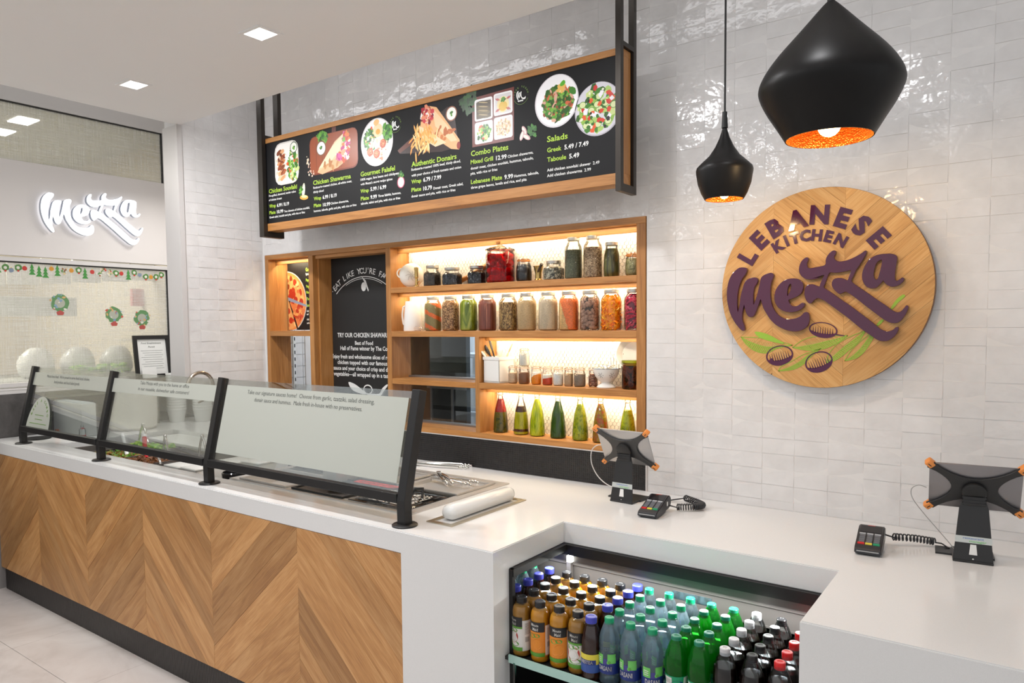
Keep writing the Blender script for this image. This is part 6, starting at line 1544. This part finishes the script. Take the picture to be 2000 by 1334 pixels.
SHZ = .6525
# profiles (radius, height)
JP = [(0, .004), (.026, 0), (.0325, .005), (.0335, .012), (.0325, .020), (.0335, .028), (.0325, .060), (.0325, .085), (.0335, .125), (.0335, .142), (.030, .156), (.0225, .166), (.0175, .172), (.0165, .176), (.0165, .182)]
TP_ = [(0, .004), (.027, 0), (.0325, .005), (.033, .015), (.0315, .022), (.0330, .030), (.0330, .085), (.0315, .092), (.033, .10), (.0325, .118), (.027, .140), (.021, .160), (.017, .170), (.0165, .176), (.0165, .182)]
WP = [(0, .004), (.022, 0), (.0315, .004), (.033, .012), (.0305, .022), (.033, .032), (.033, .080), (.0315, .086), (.0335, .092), (.0315, .099), (.0335, .105), (.0315, .112), (.0335, .120), (.0325, .130), (.028, .146), (.021, .164), (.0145, .178), (.013, .182), (.013, .187)]
SP = [(0, .004), (.020, 0), (.031, .004), (.0335, .014), (.0325, .040), (.0300, .062), (.0325, .082), (.0345, .102), (.0345, .120), (.032, .138), (.025, .158), (.017, .174), (.0135, .181), (.013, .185)]
KP = [(0, .004), (.020, 0), (.031, .004), (.0335, .014), (.0325, .034), (.0295, .060), (.0325, .082), (.0345, .102), (.0345, .122), (.0315, .142), (.0245, .160), (.0165, .176), (.0135, .182), (.013, .186)]
def radat(p, z):
    for (r0, z0), (r1, z1) in zip(p, p[1:]):
        if z0 <= z <= z1 and z1 > z0: return r0 + (r1 - r0) * (z - z0) / (z1 - z0)
    return p[-1][0]
def wrap_band(b, p, z0, z1, a0=0, a1=360, off=.0004, n=36, mi=0, rings=4):
    V = []
    for j in range(rings + 1):
        z = z0 + (z1 - z0) * j / rings; r = radat(p, z) + off
        V.append([b.verts.new((r * math.sin(math.radians(a0 + (a1 - a0) * i / n)), -r * math.cos(math.radians(a0 + (a1 - a0) * i / n)), z)) for i in range(n + 1)])
    for j in range(rings):
        for i in range(n):
            f = b.faces.new((V[j][i], V[j][i + 1], V[j + 1][i + 1], V[j + 1][i])); f.material_index = mi; f.smooth = True
def wrap_text(b, s_, p, zc, cap, a=0, off=.0008, width=None, bold=.02, mi=0, italic=0):
    me = text_mesh(s_, cap, width, bold, .0001, 'CENTER', 1, italic)
    r = radat(p, zc + cap / 2) + off
    for v in me.vertices:
        t = v.co.x / r + math.radians(a); v.co = Vector((r * math.sin(t), -r * math.cos(t), zc + v.co.y))
    add_mesh(b, me, None, mi)
def wrap_blob(b, p, cz, a, ry, rx, off, mi, n=16):
    vs = []
    for i in range(n):
        t = 2 * PI * i / n; z = cz + ry * math.sin(t); r = radat(p, z) + off; q = math.radians(a) + rx * math.cos(t) / r; vs.append(b.verts.new((r * math.sin(q), -r * math.cos(q), z)))
    f = b.faces.new(vs); f.material_index = mi
LAB = {}
def bottle(kind, cap, liquid, liqtop, p, shell, prot):
    t = thing('%s_bottle' % kind, 'x', 'bottle')
    b = newbm(); lathe(b, p, 24, cap=False); obj('body', b, shell, t, smooth=45)
    if liquid is not None:
        b = newbm(); lathe(b, inner(p, .0012, liqtop), 24); obj('drink', b, liquid, t, smooth=45)
    r = p[-1][0] + .0022; z = p[-1][1]
    b = newbm(); lathe(b, [(r - .001, z - .016), (r, z - .015), (r, z + .001), (r - .0015, z + .003), (r * .55, z + .003), (r * .5, z + .0022), (0, z + .0022)], 30, cap=False)
    for v in b.verts:
        if z - .014 < v.co.z < z + .0005: pass
    obj('cap', b, cap, t, smooth=35)
    if prot: prot(t, p)
    return t
LBK, LWH, LRD, LOR, LGN, LBL, LYE = (pm('label_' + n, c, .4) for n, c in (('black', (.012, .012, .014)), ('white', (.72, .70, .66)), ('red2', (.42, .035, .03)), ('orange', (.72, .24, .02)), ('green', (.10, .30, .03)), ('blue', (.012, .03, .18)), ('yellow', (.72, .60, .06))))
LLG = pm('label_lime', (.16, .55, .12), .4); LPU = pm('label_violet', (.06, .05, .25), .4); LSB = pm('label_blue_mid', (.03, .08, .30), .4)
def juice_label(fruit):
    def f(t, p):
        b = newbm(); M = [LOR if fruit else LRD, LBK, LWH, LGN, LRD if not fruit else LOR, GREYINK]
        wrap_band(b, p, .022, .118, 0, 360, .0004, 36, 2 if not fruit else 0); 
        wrap_band(b, p, .098, .128, -62, 62, .0008, 20, 1); wrap_band(b, p, .092, .098, -62, 62, .0008, 20, 3 if not fruit else 0)
        wrap_band(b, p, .026, .118, 66, 150, .0008, 14, 2); wrap_band(b, p, .022, .034, -62, 62, .0008, 16, 3)
        wrap_blob(b, p, .066, -8, .022, .026, .0010, 4); wrap_blob(b, p, .084, -20, .007, .014, .0012, 3); wrap_blob(b, p, .086, 12, .006, .012, .0012, 3)
        if not fruit: wrap_blob(b, p, .062, -8, .014, .017, .0013, 2); wrap_blob(b, p, .044, 5, .008, .022, .0013, 3)
        else: wrap_blob(b, p, .060, 14, .016, .018, .0013, 0)
        for k in range(9): wrap_band(b, p, .05, .066, 80 + 3.2 * k, 81.4 + 3.2 * k, .0011, 2, 5, 1)
        for k in range(9): wrap_band(b, p, .075 + .004 * k, .0762 + .004 * k, 78, 120, .0011, 6, 5, 1)
        wrap_text(b, 'Minute', p, .1145, .0085, 0, .0012, .030, .03, 2); wrap_text(b, 'Maid', p, .1015, .0095, 4, .0012, .022, .03, 2)
        obj('label', b, M, t)
    return f
def tea_label(t, p):
    b = newbm(); wrap_band(b, p, .035, .082, 0, 360, .0004, 36, 0); wrap_band(b, p, .028, .052, 0, 360, .0008, 36, 1); wrap_band(b, p, .052, .066, -55, 55, .0009, 18, 2)
    wrap_text(b, 'NESTEA', p, .0545, .0095, 0, .0014, .046, .03, 3); obj('label', b, [LYE, LSB, LBL, LWH], t)
def water_label(t, p):
    b = newbm(); wrap_band(b, p, .034, .070, 0, 360, .0006, 40, 0); wrap_band(b, p, .062, .090, -58, -12, .0014, 14, 1); wrap_band(b, p, .066, .093, 14, 60, .0014, 14, 1); wrap_band(b, p, .062, .078, -10, 40, .0010, 12, 2)
    wrap_text(b, 'DASANI', p, .044, .0135, -2, .0016, .047, .015, 3); wrap_blob(b, p, .069, 18, .005, .005, .0018, 1); wrap_blob(b, p, .0695, 24, .004, .004, .0019, 4)
    for k in range(3): wrap_band(b, p, .068 + .0055 * k, .070 + .0055 * k, -50, -22, .0017, 6, 3, 1)
    obj('label', b, [LBL, LLG, LPU, LWH, LGN], t)
def sprite_label(t, p):
    b = newbm(); wrap_band(b, p, .044, .086, 0, 360, .0006, 36, 0); wrap_band(b, p, .050, .082, -70, -25, .0011, 12, 1); wrap_band(b, p, .048, .084, 40, 85, .0011, 12, 1)
    for k in range(6): wrap_band(b, p, .054 + .004 * k, .0552 + .004 * k, -66, -32, .0014, 6, 2, 1)
    wrap_blob(b, p, .064, 5, .011, .020, .0012, 3); obj('label', b, [CAPG, LWH, GREYINK, LBL], t)
def cola_label(col, txtm):
    def f(t, p):
        b = newbm(); wrap_band(b, p, .044, .084, 0, 360, .0006, 36, 0)
        # flowing ribbon
        n = 20
        for i in range(n):
            a0, a1 = -70 + 140 * i / n, -70 + 140 * (i + 1) / n
            vs = []
            for a, s_ in ((a0, -1), (a1, -1), (a1, 1), (a0, 1)):
                z = .062 + .006 * math.sin(math.radians(a) * 2.2) + s_ * .0022; r = radat(p, z) + .0014; q = math.radians(a); vs.append(b.verts.new((r * math.sin(q), -r * math.cos(q), z)))
            f_ = b.faces.new(vs); f_.material_index = 1
        obj('label', b, [col, txtm], t)
    return f
KINDS = {
 'apple_juice': ('apple juice bottle with black cap', CAPK, AJ, .158, JP, PET, juice_label(0), 'apple juice bottles'),
 'orange_juice': ('orange juice bottle with black cap', CAPK, OJ, .160, JP, PET, juice_label(1), 'orange juice bottles'),
 'iced_tea': ('iced tea bottle with violet-blue cap', CAPB, TEA, .160, TP_, PET, tea_label, 'iced tea bottles'),
 'water': ('clear water bottle with green cap', CAPG, None, .15, WP, PETW, water_label, 'water bottles'),
 'lime_soda': ('green lime soda bottle with dark green cap', CAPGD, haze_m('lime_liquid', (.35, .86, .24), (.10, .55, .05), .15, .4), .148, SP, PETG, sprite_label, 'lime soda bottles'),
 'diet_cola': ('dark cola bottle with pale grey cap', CAPW, COLA, .142, KP, PET, cola_label(pm('label_silver', (.45, .45, .46), .3, .5), LRD), 'grey-capped cola bottles'),
 'zero_cola': ('dark cola bottle with black cap', CAPK, COLA, .140, KP, PET, cola_label(LBK, LRD), 'black-capped cola bottles'),
 'cola': ('dark cola bottle with red cap', CAPR, COLA, .140, KP, PET, cola_label(pm('label_cola_red', (.50, .008, .01), .3), LWH), 'red-capped cola bottles')}
PROTO = {k: bottle(k, v[1], v[2], v[3], v[4], v[5], v[6]) for k, v in KINDS.items()}
bb = newbm(); lathe(bb, inner(WP, .0012, .150), 24); obj('drink', bb, haze_m('water_fill', (.88, .94, .97), (.66, .78, .86), .07, .5), PROTO['water'], smooth=45)
bpy.context.view_layer.update()
learn(None)
LANES = [(-1.565, 'water', 1), (-1.487, 'iced_tea', 1), (-1.410, 'apple_juice', 0), (-1.333, 'orange_juice', 0), (-1.257, 'orange_juice', 0), (-1.184, 'apple_juice', 0), (-1.118, 'iced_tea', 0), (-1.070, 'water', 0), (-.994, 'water', 0), (-.918, 'water', 0), (-.841, 'lime_soda', 0), (-.768, 'lime_soda', 0), (-.692, 'diet_cola', 0), (-.614, 'zero_cola', 0), (-.538, 'cola', 0)]
ROWS = [-1.0, -.925, -.85, -.775, -.70, -.59, -.515]
ORD = ['front', 'second', 'third', 'fourth', 'fifth', 'sixth', 'rearmost']
LNAME = ['first', 'second', 'third', 'fourth', 'fifth', 'sixth', 'seventh', 'eighth', 'ninth', 'tenth', 'eleventh', 'twelfth', 'thirteenth', 'fourteenth', 'fifteenth']
used = set()
LANES[6] = (-1.128, 'iced_tea', 0); 
for li, (x, k, hid) in enumerate(LANES):
    for ri, y in enumerate(ROWS[:6]):
        if hid and ri == 0: continue
        xx = x + R.uniform(-.0015, .0015); yy = y + R.uniform(-.002, .002)
        if li == 6: yy -= .012 if ri == 0 else -.026
        if li in (8, 11, 13) : yy -= .0
        lab = '%s, %s row, %s lane from left' % (KINDS[k][0], ORD[ri], LNAME[li])
        rz = R.uniform(-.25, .25) + (math.radians(-14) if li in (2, 3) and ri == 0 else math.radians(18 if li in (4, 5) else 12))
        if k not in used: o = PROTO[k]; o.location = (xx, yy, SHZ); o.rotation_euler = (0, 0, rz); o['label'] = lab; used.add(k)
        else: o = dup(PROTO[k], (xx, yy, SHZ), rz, None, lab)
        o['group'] = KINDS[k][7]; o.scale = (1, 1, 1.115)
# ------------------------------------------------------------------ tablets on stands
TABG = pm('space_grey_aluminium', (.26, .25, .26), .38, .7)
TABG2 = pm('silver_tablet', (.42, .41, .41), .35, .7)
STANDB = pm('stand_black', (.016, .016, .017), .42)
def tablet_stand(label, loc, rz, tabm, tilt, zc, roll, dark, sticker=True, yc=.02, bars=STANDB):
    t = thing('tablet_stand', label, 'tablet stand', loc, rz)
    # base: front tapered plate bent from the counter plate
    b = newbm(); P = [(-.055, 0), (.055, 0), (.040, .17), (.030, .20), (-.030, .20), (-.040, .17)]
    F_ = []
    def face_pt(x, z, off): return Vector((x, .0 + z * .14 + off, z))
    fr = [b.verts.new(face_pt(x, z, 0)) for x, z in P]; bk = [b.verts.new(face_pt(x, z, .006)) for x, z in P]
    b.faces.new(fr); b.faces.new(bk[::-1])
    for i in range(6): b.faces.new((fr[i], bk[i], bk[(i + 1) % 6], fr[(i + 1) % 6]))
    bmesh.ops.recalc_face_normals(b, faces=b.faces); bmesh.ops.bevel(b, geom=b.edges[:], offset=.001, segments=1, affect='EDGES')
    obj('upright', b, STANDB, t)
    b = newbm(); quadbox(b, -.055, .055, -.002, .15, 0, .008, bev=.002)
    quadbox(b, -.102, -.050, .06, .14, 0, .006); quadbox(b, .050, .062, .06, .14, 0, .006)
    o = obj('base_plate', b, STANDB, t)
    b = newbm(); V = [(-.011, .026), (.011, .026), (.008, .058), (-.008, .058)]
    vs = [b.verts.new(face_pt(x, z, -.0006)) for x, z in V]; b.faces.new(vs); obj('cutout', b, PAPER, t)
    b = newbm(); blob(b, face_pt(0, .013, -.0008), .003, 1, (1, .4, 1)); obj('screw', b, CHROME, t)
    if sticker:
        b = newbm(); vs = [b.verts.new(face_pt(x, z, -.0012)) for x, z in ((-.0505, .062), (.0505, .062), (.049, .083), (-.049, .083))]; b.faces.new(vs)
        o = obj('sticker', b, pm('sticker_silver', (.55, .58, .56), .35, .2), t)
        b = newbm(); M = plane_mat(face_pt(0, .0, -.0016), (1, 0, 0), face_pt(0, 1, 0) - face_pt(0, 0, 0))
        add_mesh(b, text_mesh('restaurant', .007, .056, .0, .0001, 'CENTER'), M @ Matrix.Translation((0, .0745, 0))); obj('sticker_text', b, pm('sticker_blue', (.10, .20, .50), .5), o)
        b = newbm(); add_mesh(b, text_mesh('manager', .007, .046, .0, .0001, 'CENTER'), M @ Matrix.Translation((.012, .0655, 0))); obj('sticker_green_text', b, LLG, o)
    # neck
    b = newbm(); quadbox(b, -.031, .031, .022, .036, .178, .232, bev=.003); 
    for k in range(5): quadbox(b, -.033, .033, .020, .024, .183 + .010 * k, .187 + .010 * k)
    obj('neck', b, STANDB, t)
    # holder and tablet share one tilted frame
    M = Matrix.Translation((0, yc, zc)) @ Matrix.Rotation(roll, 4, 'Y') @ Matrix.Rotation(math.radians(tilt), 4, 'X')
    def put(name, bm_, mat, smooth=None, par=t): bmesh.ops.transform(bm_, matrix=M, verts=bm_.verts); return obj(name, bm_, mat, par, smooth=smooth)
    W2, H2 = .125, .0865
    b = newbm(); quadbox(b, -W2, W2, .006, .0135, -H2, H2, bev=.003); tb = put('tablet', b, tabm, 40)
    b = newbm(); quadbox(b, -W2 + .004, W2 - .004, .0136, .0140, -H2 + .004, H2 - .004); put('screen', b, BLACKP, None, tb)
    b = newbm(); blob(b, (W2 - .012, .0055, H2 - .012), .0035, 2, (1, .3, 1)); put('camera_lens', b, BLACKP, 60, tb)
    # X-shaped holder outline with concave sides
    O = []
    cx_, cz_ = W2 + .004, H2 + .004; aw = .017
    def arc(p0, p1, bulge):
        return [(p0[0] + (p1[0] - p0[0]) * k / 12 + bulge[0] * math.sin(PI * k / 12) ** .8, p0[1] + (p1[1] - p0[1]) * k / 12 + bulge[1] * math.sin(PI * k / 12) ** .8) for k in range(13)]
    O += arc((-cx_ + aw, -cz_), (cx_ - aw, -cz_), (0, .052)) + arc((cx_, -cz_ + aw), (cx_, cz_ - aw), (-.068, 0)) + arc((cx_ - aw, cz_), (-cx_ + aw, cz_), (0, -.052)) + arc((-cx_, cz_ - aw), (-cx_, -cz_ + aw), (.068, 0))
    me = outline_mesh([O], .006, .0015); me.transform(M @ plane_mat((0, .0015, 0), (1, 0, 0), (0, 0, 1))); link_mesh('holder', me, bars, t)
    for sx in (-1, 1):
        for sz in (-1, 1):
            b = newbm(); cxx, czz = sx * (W2 - .001), sz * (H2 - .001)
            rot = Matrix.Translation((cxx, 0, czz)) @ Matrix.Rotation(-sx * sz * math.radians(45), 4, 'Y')
            vs = quadbox(b, -.013, .013, -.006, .018, -.010, .012, bev=.004); bmesh.ops.transform(b, matrix=rot, verts=b.verts)
            g = put('corner_grip', b, RUBBER, 50)
            b = newbm(); quadbox(b, -.006, .006, -.0065, -.0058, -.0014, .0014); bmesh.ops.transform(b, matrix=rot, verts=b.verts); put('slot', b, BLACKP, None, g)
    b = newbm(); lathe(b, [(.030, 0), (.034, .004), (.034, .012), (.028, .016), (0, .016)], 32); bmesh.ops.transform(b, matrix=Matrix.Translation((0, -.002, -.006)) @ Matrix.Rotation(PI / 2, 4, 'X'), verts=b.verts); put('pivot', b, BLACKP, 40)
    b = newbm(); quadbox(b, -.026, .026, -.018, -.004, -.055, -.010, bev=.004); put('pivot_arm', b, STANDB, 40)
    return t
tablet_stand('tablet on a black stand with orange corner grips, left one by the shelves', (-1.405, -.262, CT), math.radians(-4), TABG2, 27, .232, math.radians(0), 0, True, .03, pm('holder_grey', (.035, .034, .034), .5))
tablet_stand('tablet on a black stand with orange corner grips at the right edge', (-.127, -.342, CT), math.radians(6), TABG, 27, .232, 0, 1, True, .03)
def cable(name, label, pts, r, mat, sm=5): 
    b = newbm(); tube(b, [tuple(p) for p in smoothpts(pts, sm, False)], r, 8); o = obj(name, b, mat, None, smooth=60); return tag(o, label, 'cable')
WC = pm('white_cable', (.62, .60, .58), .4); GC = pm('grey_cable', (.30, .29, .28), .4); BC = pm('black_cable', (.020, .020, .024), .35)
cable('charging_cable', 'white charging cable looping from the left tablet to its stand', [(-1.518, -.20, 1.262), (-1.55, -.205, 1.262), (-1.577, -.21, 1.235), (-1.575, -.215, 1.18), (-1.54, -.225, 1.13), (-1.49, -.235, 1.10), (-1.445, -.236, 1.088)], .0022, WC)
cable('charging_cable', 'thin grey charging cable looping from the right tablet to its stand', [(-.262, -.315, 1.255), (-.285, -.315, 1.260), (-.305, -.315, 1.245), (-.302, -.315, 1.215), (-.27, -.315, 1.17), (-.20, -.32, 1.09), (-.168, -.325, 1.052)], .0013, GC)
# ------------------------------------------------------------------ card terminals
TERM = pm('terminal_black', (.028, .028, .032), .38)
KEYM = pm('terminal_keys', (.13, .135, .15), .4)
def terminal(label, loc, rz):
    t = thing('card_terminal', label, 'card terminal', loc, rz)
    # side profile (y from front to rear, z): wedge rising to the printer head
    S_ = [(0, .006), (.003, .020), (.012, .027), (.060, .040), (.105, .056), (.140, .066), (.158, .064), (.168, .052), (.170, .034), (.162, .018), (.140, .012), (.11, .010), (.10, .004), (.02, .002)]
    b = newbm(); hw = .040
    L = [b.verts.new((-hw, y, z)) for y, z in S_]; Rr = [b.verts.new((hw, y, z)) for y, z in S_]
    b.faces.new(L); b.faces.new(Rr[::-1])
    for i in range(len(S_)): b.faces.new((L[i], Rr[i], Rr[(i + 1) % len(S_)], L[(i + 1) % len(S_)]))
    bmesh.ops.recalc_face_normals(b, faces=b.faces); bmesh.ops.bevel(b, geom=[e for e in b.edges if e.calc_face_angle(0) > .9], offset=.003, segments=2, affect='EDGES')
    obj('body', b, TERM, t, smooth=35)
    def top(y):
        for (y0, z0), (y1, z1) in zip(S_[1:], S_[2:]):
            if y0 <= y <= y1: return z0 + (z1 - z0) * (y - y0) / (y1 - y0)
        return .03
    def plate(name, x0, x1, y0, y1, mat, h=.0015, par=t):
        b = newbm(); vs = [b.verts.new((x, y, top(y) + dz)) for x in (x0, x1) for y in (y0, y1) for dz in (-.001, h)]
        for q in ((0, 1, 3, 2), (4, 6, 7, 5), (0, 4, 5, 1), (2, 3, 7, 6), (0, 2, 6, 4), (1, 5, 7, 3)): b.faces.new([vs[i] for i in q])
        bmesh.ops.recalc_face_normals(b, faces=b.faces); return obj(name, b, mat, par)
    sc = plate('screen', -.032, .032, .098, .138, pm('terminal_screen', (.012, .010, .012), .12), .0012)
    plate('red_mark', -.012, .010, .1385, .144, CAPR, .0012)
    for i in range(3): plate('function_key', -.033 + .023 * i, -.014 + .023 * i, .086, .092, pm('silver_keys', (.42, .43, .45), .3), .002)
    b = newbm()
    kp = None
    for i in range(3):
        for j in range(4):
            plate('key', -.031 + .0225 * i, -.014 + .0225 * i, .038 + .0115 * j, .0475 + .0115 * j, KEYM, .0025)
    for i, m in enumerate((CAPR, LYE, CAPG)): plate(('red_key', 'yellow_key', 'green_key')[i], -.033 + .023 * i, -.013 + .023 * i, .0265, .0345, m, .003)
    b = newbm(); quadbox(b, -.033, .033, -.0005, .002, .0135, .0165); obj('card_slot', b, pm('slot_silver', (.45, .46, .46), .3, .5), t)
    b = newbm(); quadbox(b, hw - .0005, hw + .0006, .118, .130, .028, .045); obj('side_label', b, PAPER, t)
    return t
terminal('black card terminal lying diagonally beside the left tablet stand', (-1.205, -.432, CT), math.radians(4))
terminal('black card terminal in front of the right tablet stand', (-.412, -.452, CT), math.radians(4))
def coil(name, label, pts, r, turns, lead0, lead1):
    P = smoothpts(pts, 12, False); n = len(P); Q = []
    steps = turns * 9
    for k in range(steps + 1):
        f = k / steps * (n - 1); i = min(int(f), n - 2); c = P[i] + (P[i + 1] - P[i]) * (f - i); d = (P[min(i + 1, n - 1)] - P[max(i - 1, 0)]).normalized()
        u = d.cross(Vector((0, 0, 1))).normalized(); v = d.cross(u); a = 2 * PI * k / 9
        Q.append(c + (u * math.cos(a) + v * math.sin(a)) * r)
    Q = [Vector(p) for p in lead0] + Q + [Vector(p) for p in lead1]
    b = newbm(); tube(b, [tuple(p) for p in Q], .0026, 6); o = obj(name, b, BC, None, smooth=60); return tag(o, label, 'cable')
coil('coiled_cable', 'black coiled cable bent beside the left card terminal', [(-1.150, -.262, 1.052), (-1.09, -.215, 1.052), (-1.075, -.18, 1.052), (-1.10, -.15, 1.052), (-1.18, -.10, 1.052)], .012, 34, [(-1.20, -.275, 1.060)], [(-1.24, -.115, 1.038), (-1.34, -.14, 1.037)])
coil('coiled_cable', 'black coiled cable behind the right card terminal', [(-.362, -.275, 1.064), (-.30, -.24, 1.060), (-.245, -.215, 1.052)], .011, 13, [(-.385, -.285, 1.07)], [(-.225, -.20, 1.045), (-.20, -.23, 1.040), (-.215, -.245, 1.038), (-.17, -.235, 1.037), (-.10, -.22, 1.04)])
# ------------------------------------------------------------------ left wall: certificate, festive stickers, next room
t = thing('framed_certificate', 'framed certificate in a black frame leaning on the ledge by the linen window', 'frame', (WX + .10, wy(-.815), wz(1.5085)), PI / 2)
b = newbm(); quadbox(b, -.105, .105, 0, .012, 0, .25); 
b = newbm(); xs = [-.106, -.086, .086, .106]; slab(b, xs, [0, .022, .228, .25], lambda x, y: abs(x) > .086 or not (.022 < y < .228), 0, .016)
TL = Matrix.Rotation(math.radians(83), 4, 'X') @ Matrix.Scale(K, 4); bmesh.ops.transform(b, matrix=TL, verts=b.verts); obj('frame', b, BLACKM, t)
b = newbm(); quadbox(b, -.088, .088, .02, .23, -.002, .004); bmesh.ops.transform(b, matrix=TL, verts=b.verts); obj('paper', b, PAPER, t)
b = newbm(); add_mesh(b, text_mesh('Food Establishment', .011, .12, 0, .0002, 'CENTER', 1, .3), TL @ Matrix.Translation((0, .200, .0045))); add_mesh(b, text_mesh('Permit', .011, .04, 0, .0002, 'CENTER', 1, .3), TL @ Matrix.Translation((0, .178, .0045)))
for k in range(9): add_mesh(b, outline_mesh([[(-.065 + .01 * (k % 3), .16 - .013 * k), (.065 - .008 * (k % 2), .16 - .013 * k), (.065 - .008 * (k % 2), .1615 - .013 * k), (-.065 + .01 * (k % 3), .1615 - .013 * k)]], .0003), TL @ Matrix.Translation((0, 0, .0045)))
obj('print', b, GREYINK, t)
b = newbm(); quadbox(b, -.075, .01, .0, .062, .016, .018); bmesh.ops.transform(b, matrix=TL, verts=b.verts); obj('card', b, WHITEP, t)
# festive border printed on the window, kept to trees, baubles and wreaths
pr = Print(); y = -1.62
while y < -.69:
    k = R.randrange(4); z = 2.115 + R.uniform(-.012, .012)
    if k == 0:
        for j in range(3): pr.poly([(y - .016 + .003 * j, z - .03 + .017 * j), (y + .016 - .003 * j, z - .03 + .017 * j), (y, z - .005 + .017 * j)], '#3d8a3a')
    elif k == 1: pr.ell(y, z, .012, .012, R.choice(['#b8302a', '#c98a2a', '#7d8a9a']), 12); pr.ell(y, z + .014, .003, .003, '#c9b45a', 8)
    elif k == 2: pr.ell(y, z, .017, .017, '#4a7d3a', 12, 0, .15); pr.ell(y, z, .008, .008, '#d5d2c8', 10); pr.ell(y, z - .016, .006, .005, '#b8302a', 8)
    else: pr.scatter(y, z, .016, .018, 9, .005, ['#b8302a', '#c9b48a', '#8a5a3a', '#d5d2c8', '#5a8a4a'], 1.5)
    y += R.uniform(.026, .040)
SM4 = plane_mat((WX - .0165, -3 + 3 * K, 1.8 - 1.8 * K), (0, 1, 0), (0, 0, 1)) @ Matrix.Scale(K, 4)
o = link_mesh('window_border', pr.mesh('window_border', SM4), INK); tag(o, 'festive border of small trees and baubles along the top of the lower linen window', 'stickers'); stuff(o)
for cy, cz, l in ((-1.27, 1.94, 'left'), (-.99, 1.88, 'middle'), (-.83, 1.86, 'right')):
    pr = Print()
    pr.ell(cy, cz, .045, .045, '#5f8a5a', 18, 0, .12); pr.ell(cy, cz, .026, .026, '#a8aa9c', 16); pr.scatter(cy, cz, .05, .05, 14, .006, ['#b8584a', '#c9a06a', '#d5d2c8', '#7d9ab0'], 1.4); pr.poly([(cy - .02, cz - .05), (cy, cz - .038), (cy + .02, cz - .05), (cy + .014, cz - .065), (cy - .014, cz - .065)], '#b0504a')
    o = link_mesh('wreath_sticker', pr.mesh('wreath_sticker', SM4), INK); tag(o, 'faded wreath sticker on the lower linen window, the %s one of three' % l, 'sticker', 'wreath stickers')
# next room: hanging pale panels, counter goods
def nx(y, d, z):
    """a point d behind the glass on the sight line that crosses it at (y, z)"""
    q = (WX - d) / LX; return (WX - d, -3 + q * (y + 3), 1.8 + q * (z - 1.8))
def nbox(name, label, y, z, w, h, d, mat, cat, group=None, t_=.02):
    q = (WX - d) / LX; b = newbm(); quadbox(b, -t_, t_, -w * q / 2, w * q / 2, -h * q / 2, h * q / 2, bev=.004); o = obj(name, b, mat, None, nx(y, d, z)); tag(o, label, cat, group); return o
for k in range(6): nbox('menu_screen', 'pale hanging panel behind the lower linen window, number %s from the left' % LNAME[k], -1.60 + .155 * k, 2.085 + .012 * k, .142, .13, .5, pm('pale_screen', (.66, .66, .62), .5), 'panel', 'pale panels in the next room')
nbox('panel_board', 'wide pale board behind the left sticker on the lower linen window', -1.42, 1.92, .45, .10, .7, pm('pale_grey_board', (.55, .56, .53), .5), 'board')
nbox('lit_display', 'small bluish lit display behind the right of the lower linen window', -.80, 1.80, .13, .10, .9, pm('blue_white_display', (.55, .66, .95), .5, 0, .5, .8), 'display')
nbox('red_display', 'reddish board behind the right of the lower linen window', -.83, 1.98, .13, .10, .7, pm('red_pink_board', (.55, .16, .15), .5), 'board')
BAG = pm('plastic_bag', (.66, .66, .62), .2, 0, .5)
for k in range(4):
    b = newbm(); blob(b, (0, 0, .10), .15, 3, (.7, .90, .9))
    for v in b.verts: v.co += Vector((mnoise.noise(v.co * 14), mnoise.noise(v.co * 14 + Vector((5, 0, 0))), mnoise.noise(v.co * 14 + Vector((0, 7, 0))))) * .018; v.co.z = max(v.co.z, 0)
    x, y, z = nx(-1.40 + .205 * k, .35, 1.6); o = obj('bread_bag', b, BAG, None, (x, y, 1.42), 40); tag(o, 'clear bag of bread behind the lower linen window, number %s from the left' % LNAME[k], 'bag', 'bread bags in the next room')
b = newbm(); quadbox(b, -.25, .25, -.9, .75, 0, .118); o = obj('goods_shelf', b, pm('goods_shelf_grey', (.30, .31, .27), .5), None, (nx(-1.1, .35, 1.6)[0], nx(-1.1, .35, 1.6)[1], 1.3015)); tag(o, 'grey counter carrying bread bags behind the lower linen window', 'counter')
b = newbm()
for _ in range(60): blob(b, (R.uniform(-.05, .05), R.uniform(-.22, .22), R.uniform(0.02, .09)), R.uniform(.015, .03), 1, (1, 1.3, .6))
o = obj('greens', b, LETT, None, (WX - .16, wy(-1.02), 1.42), 40); tag(o, 'heap of greens behind the bottom of the lower linen window', 'greens'); stuff(o)
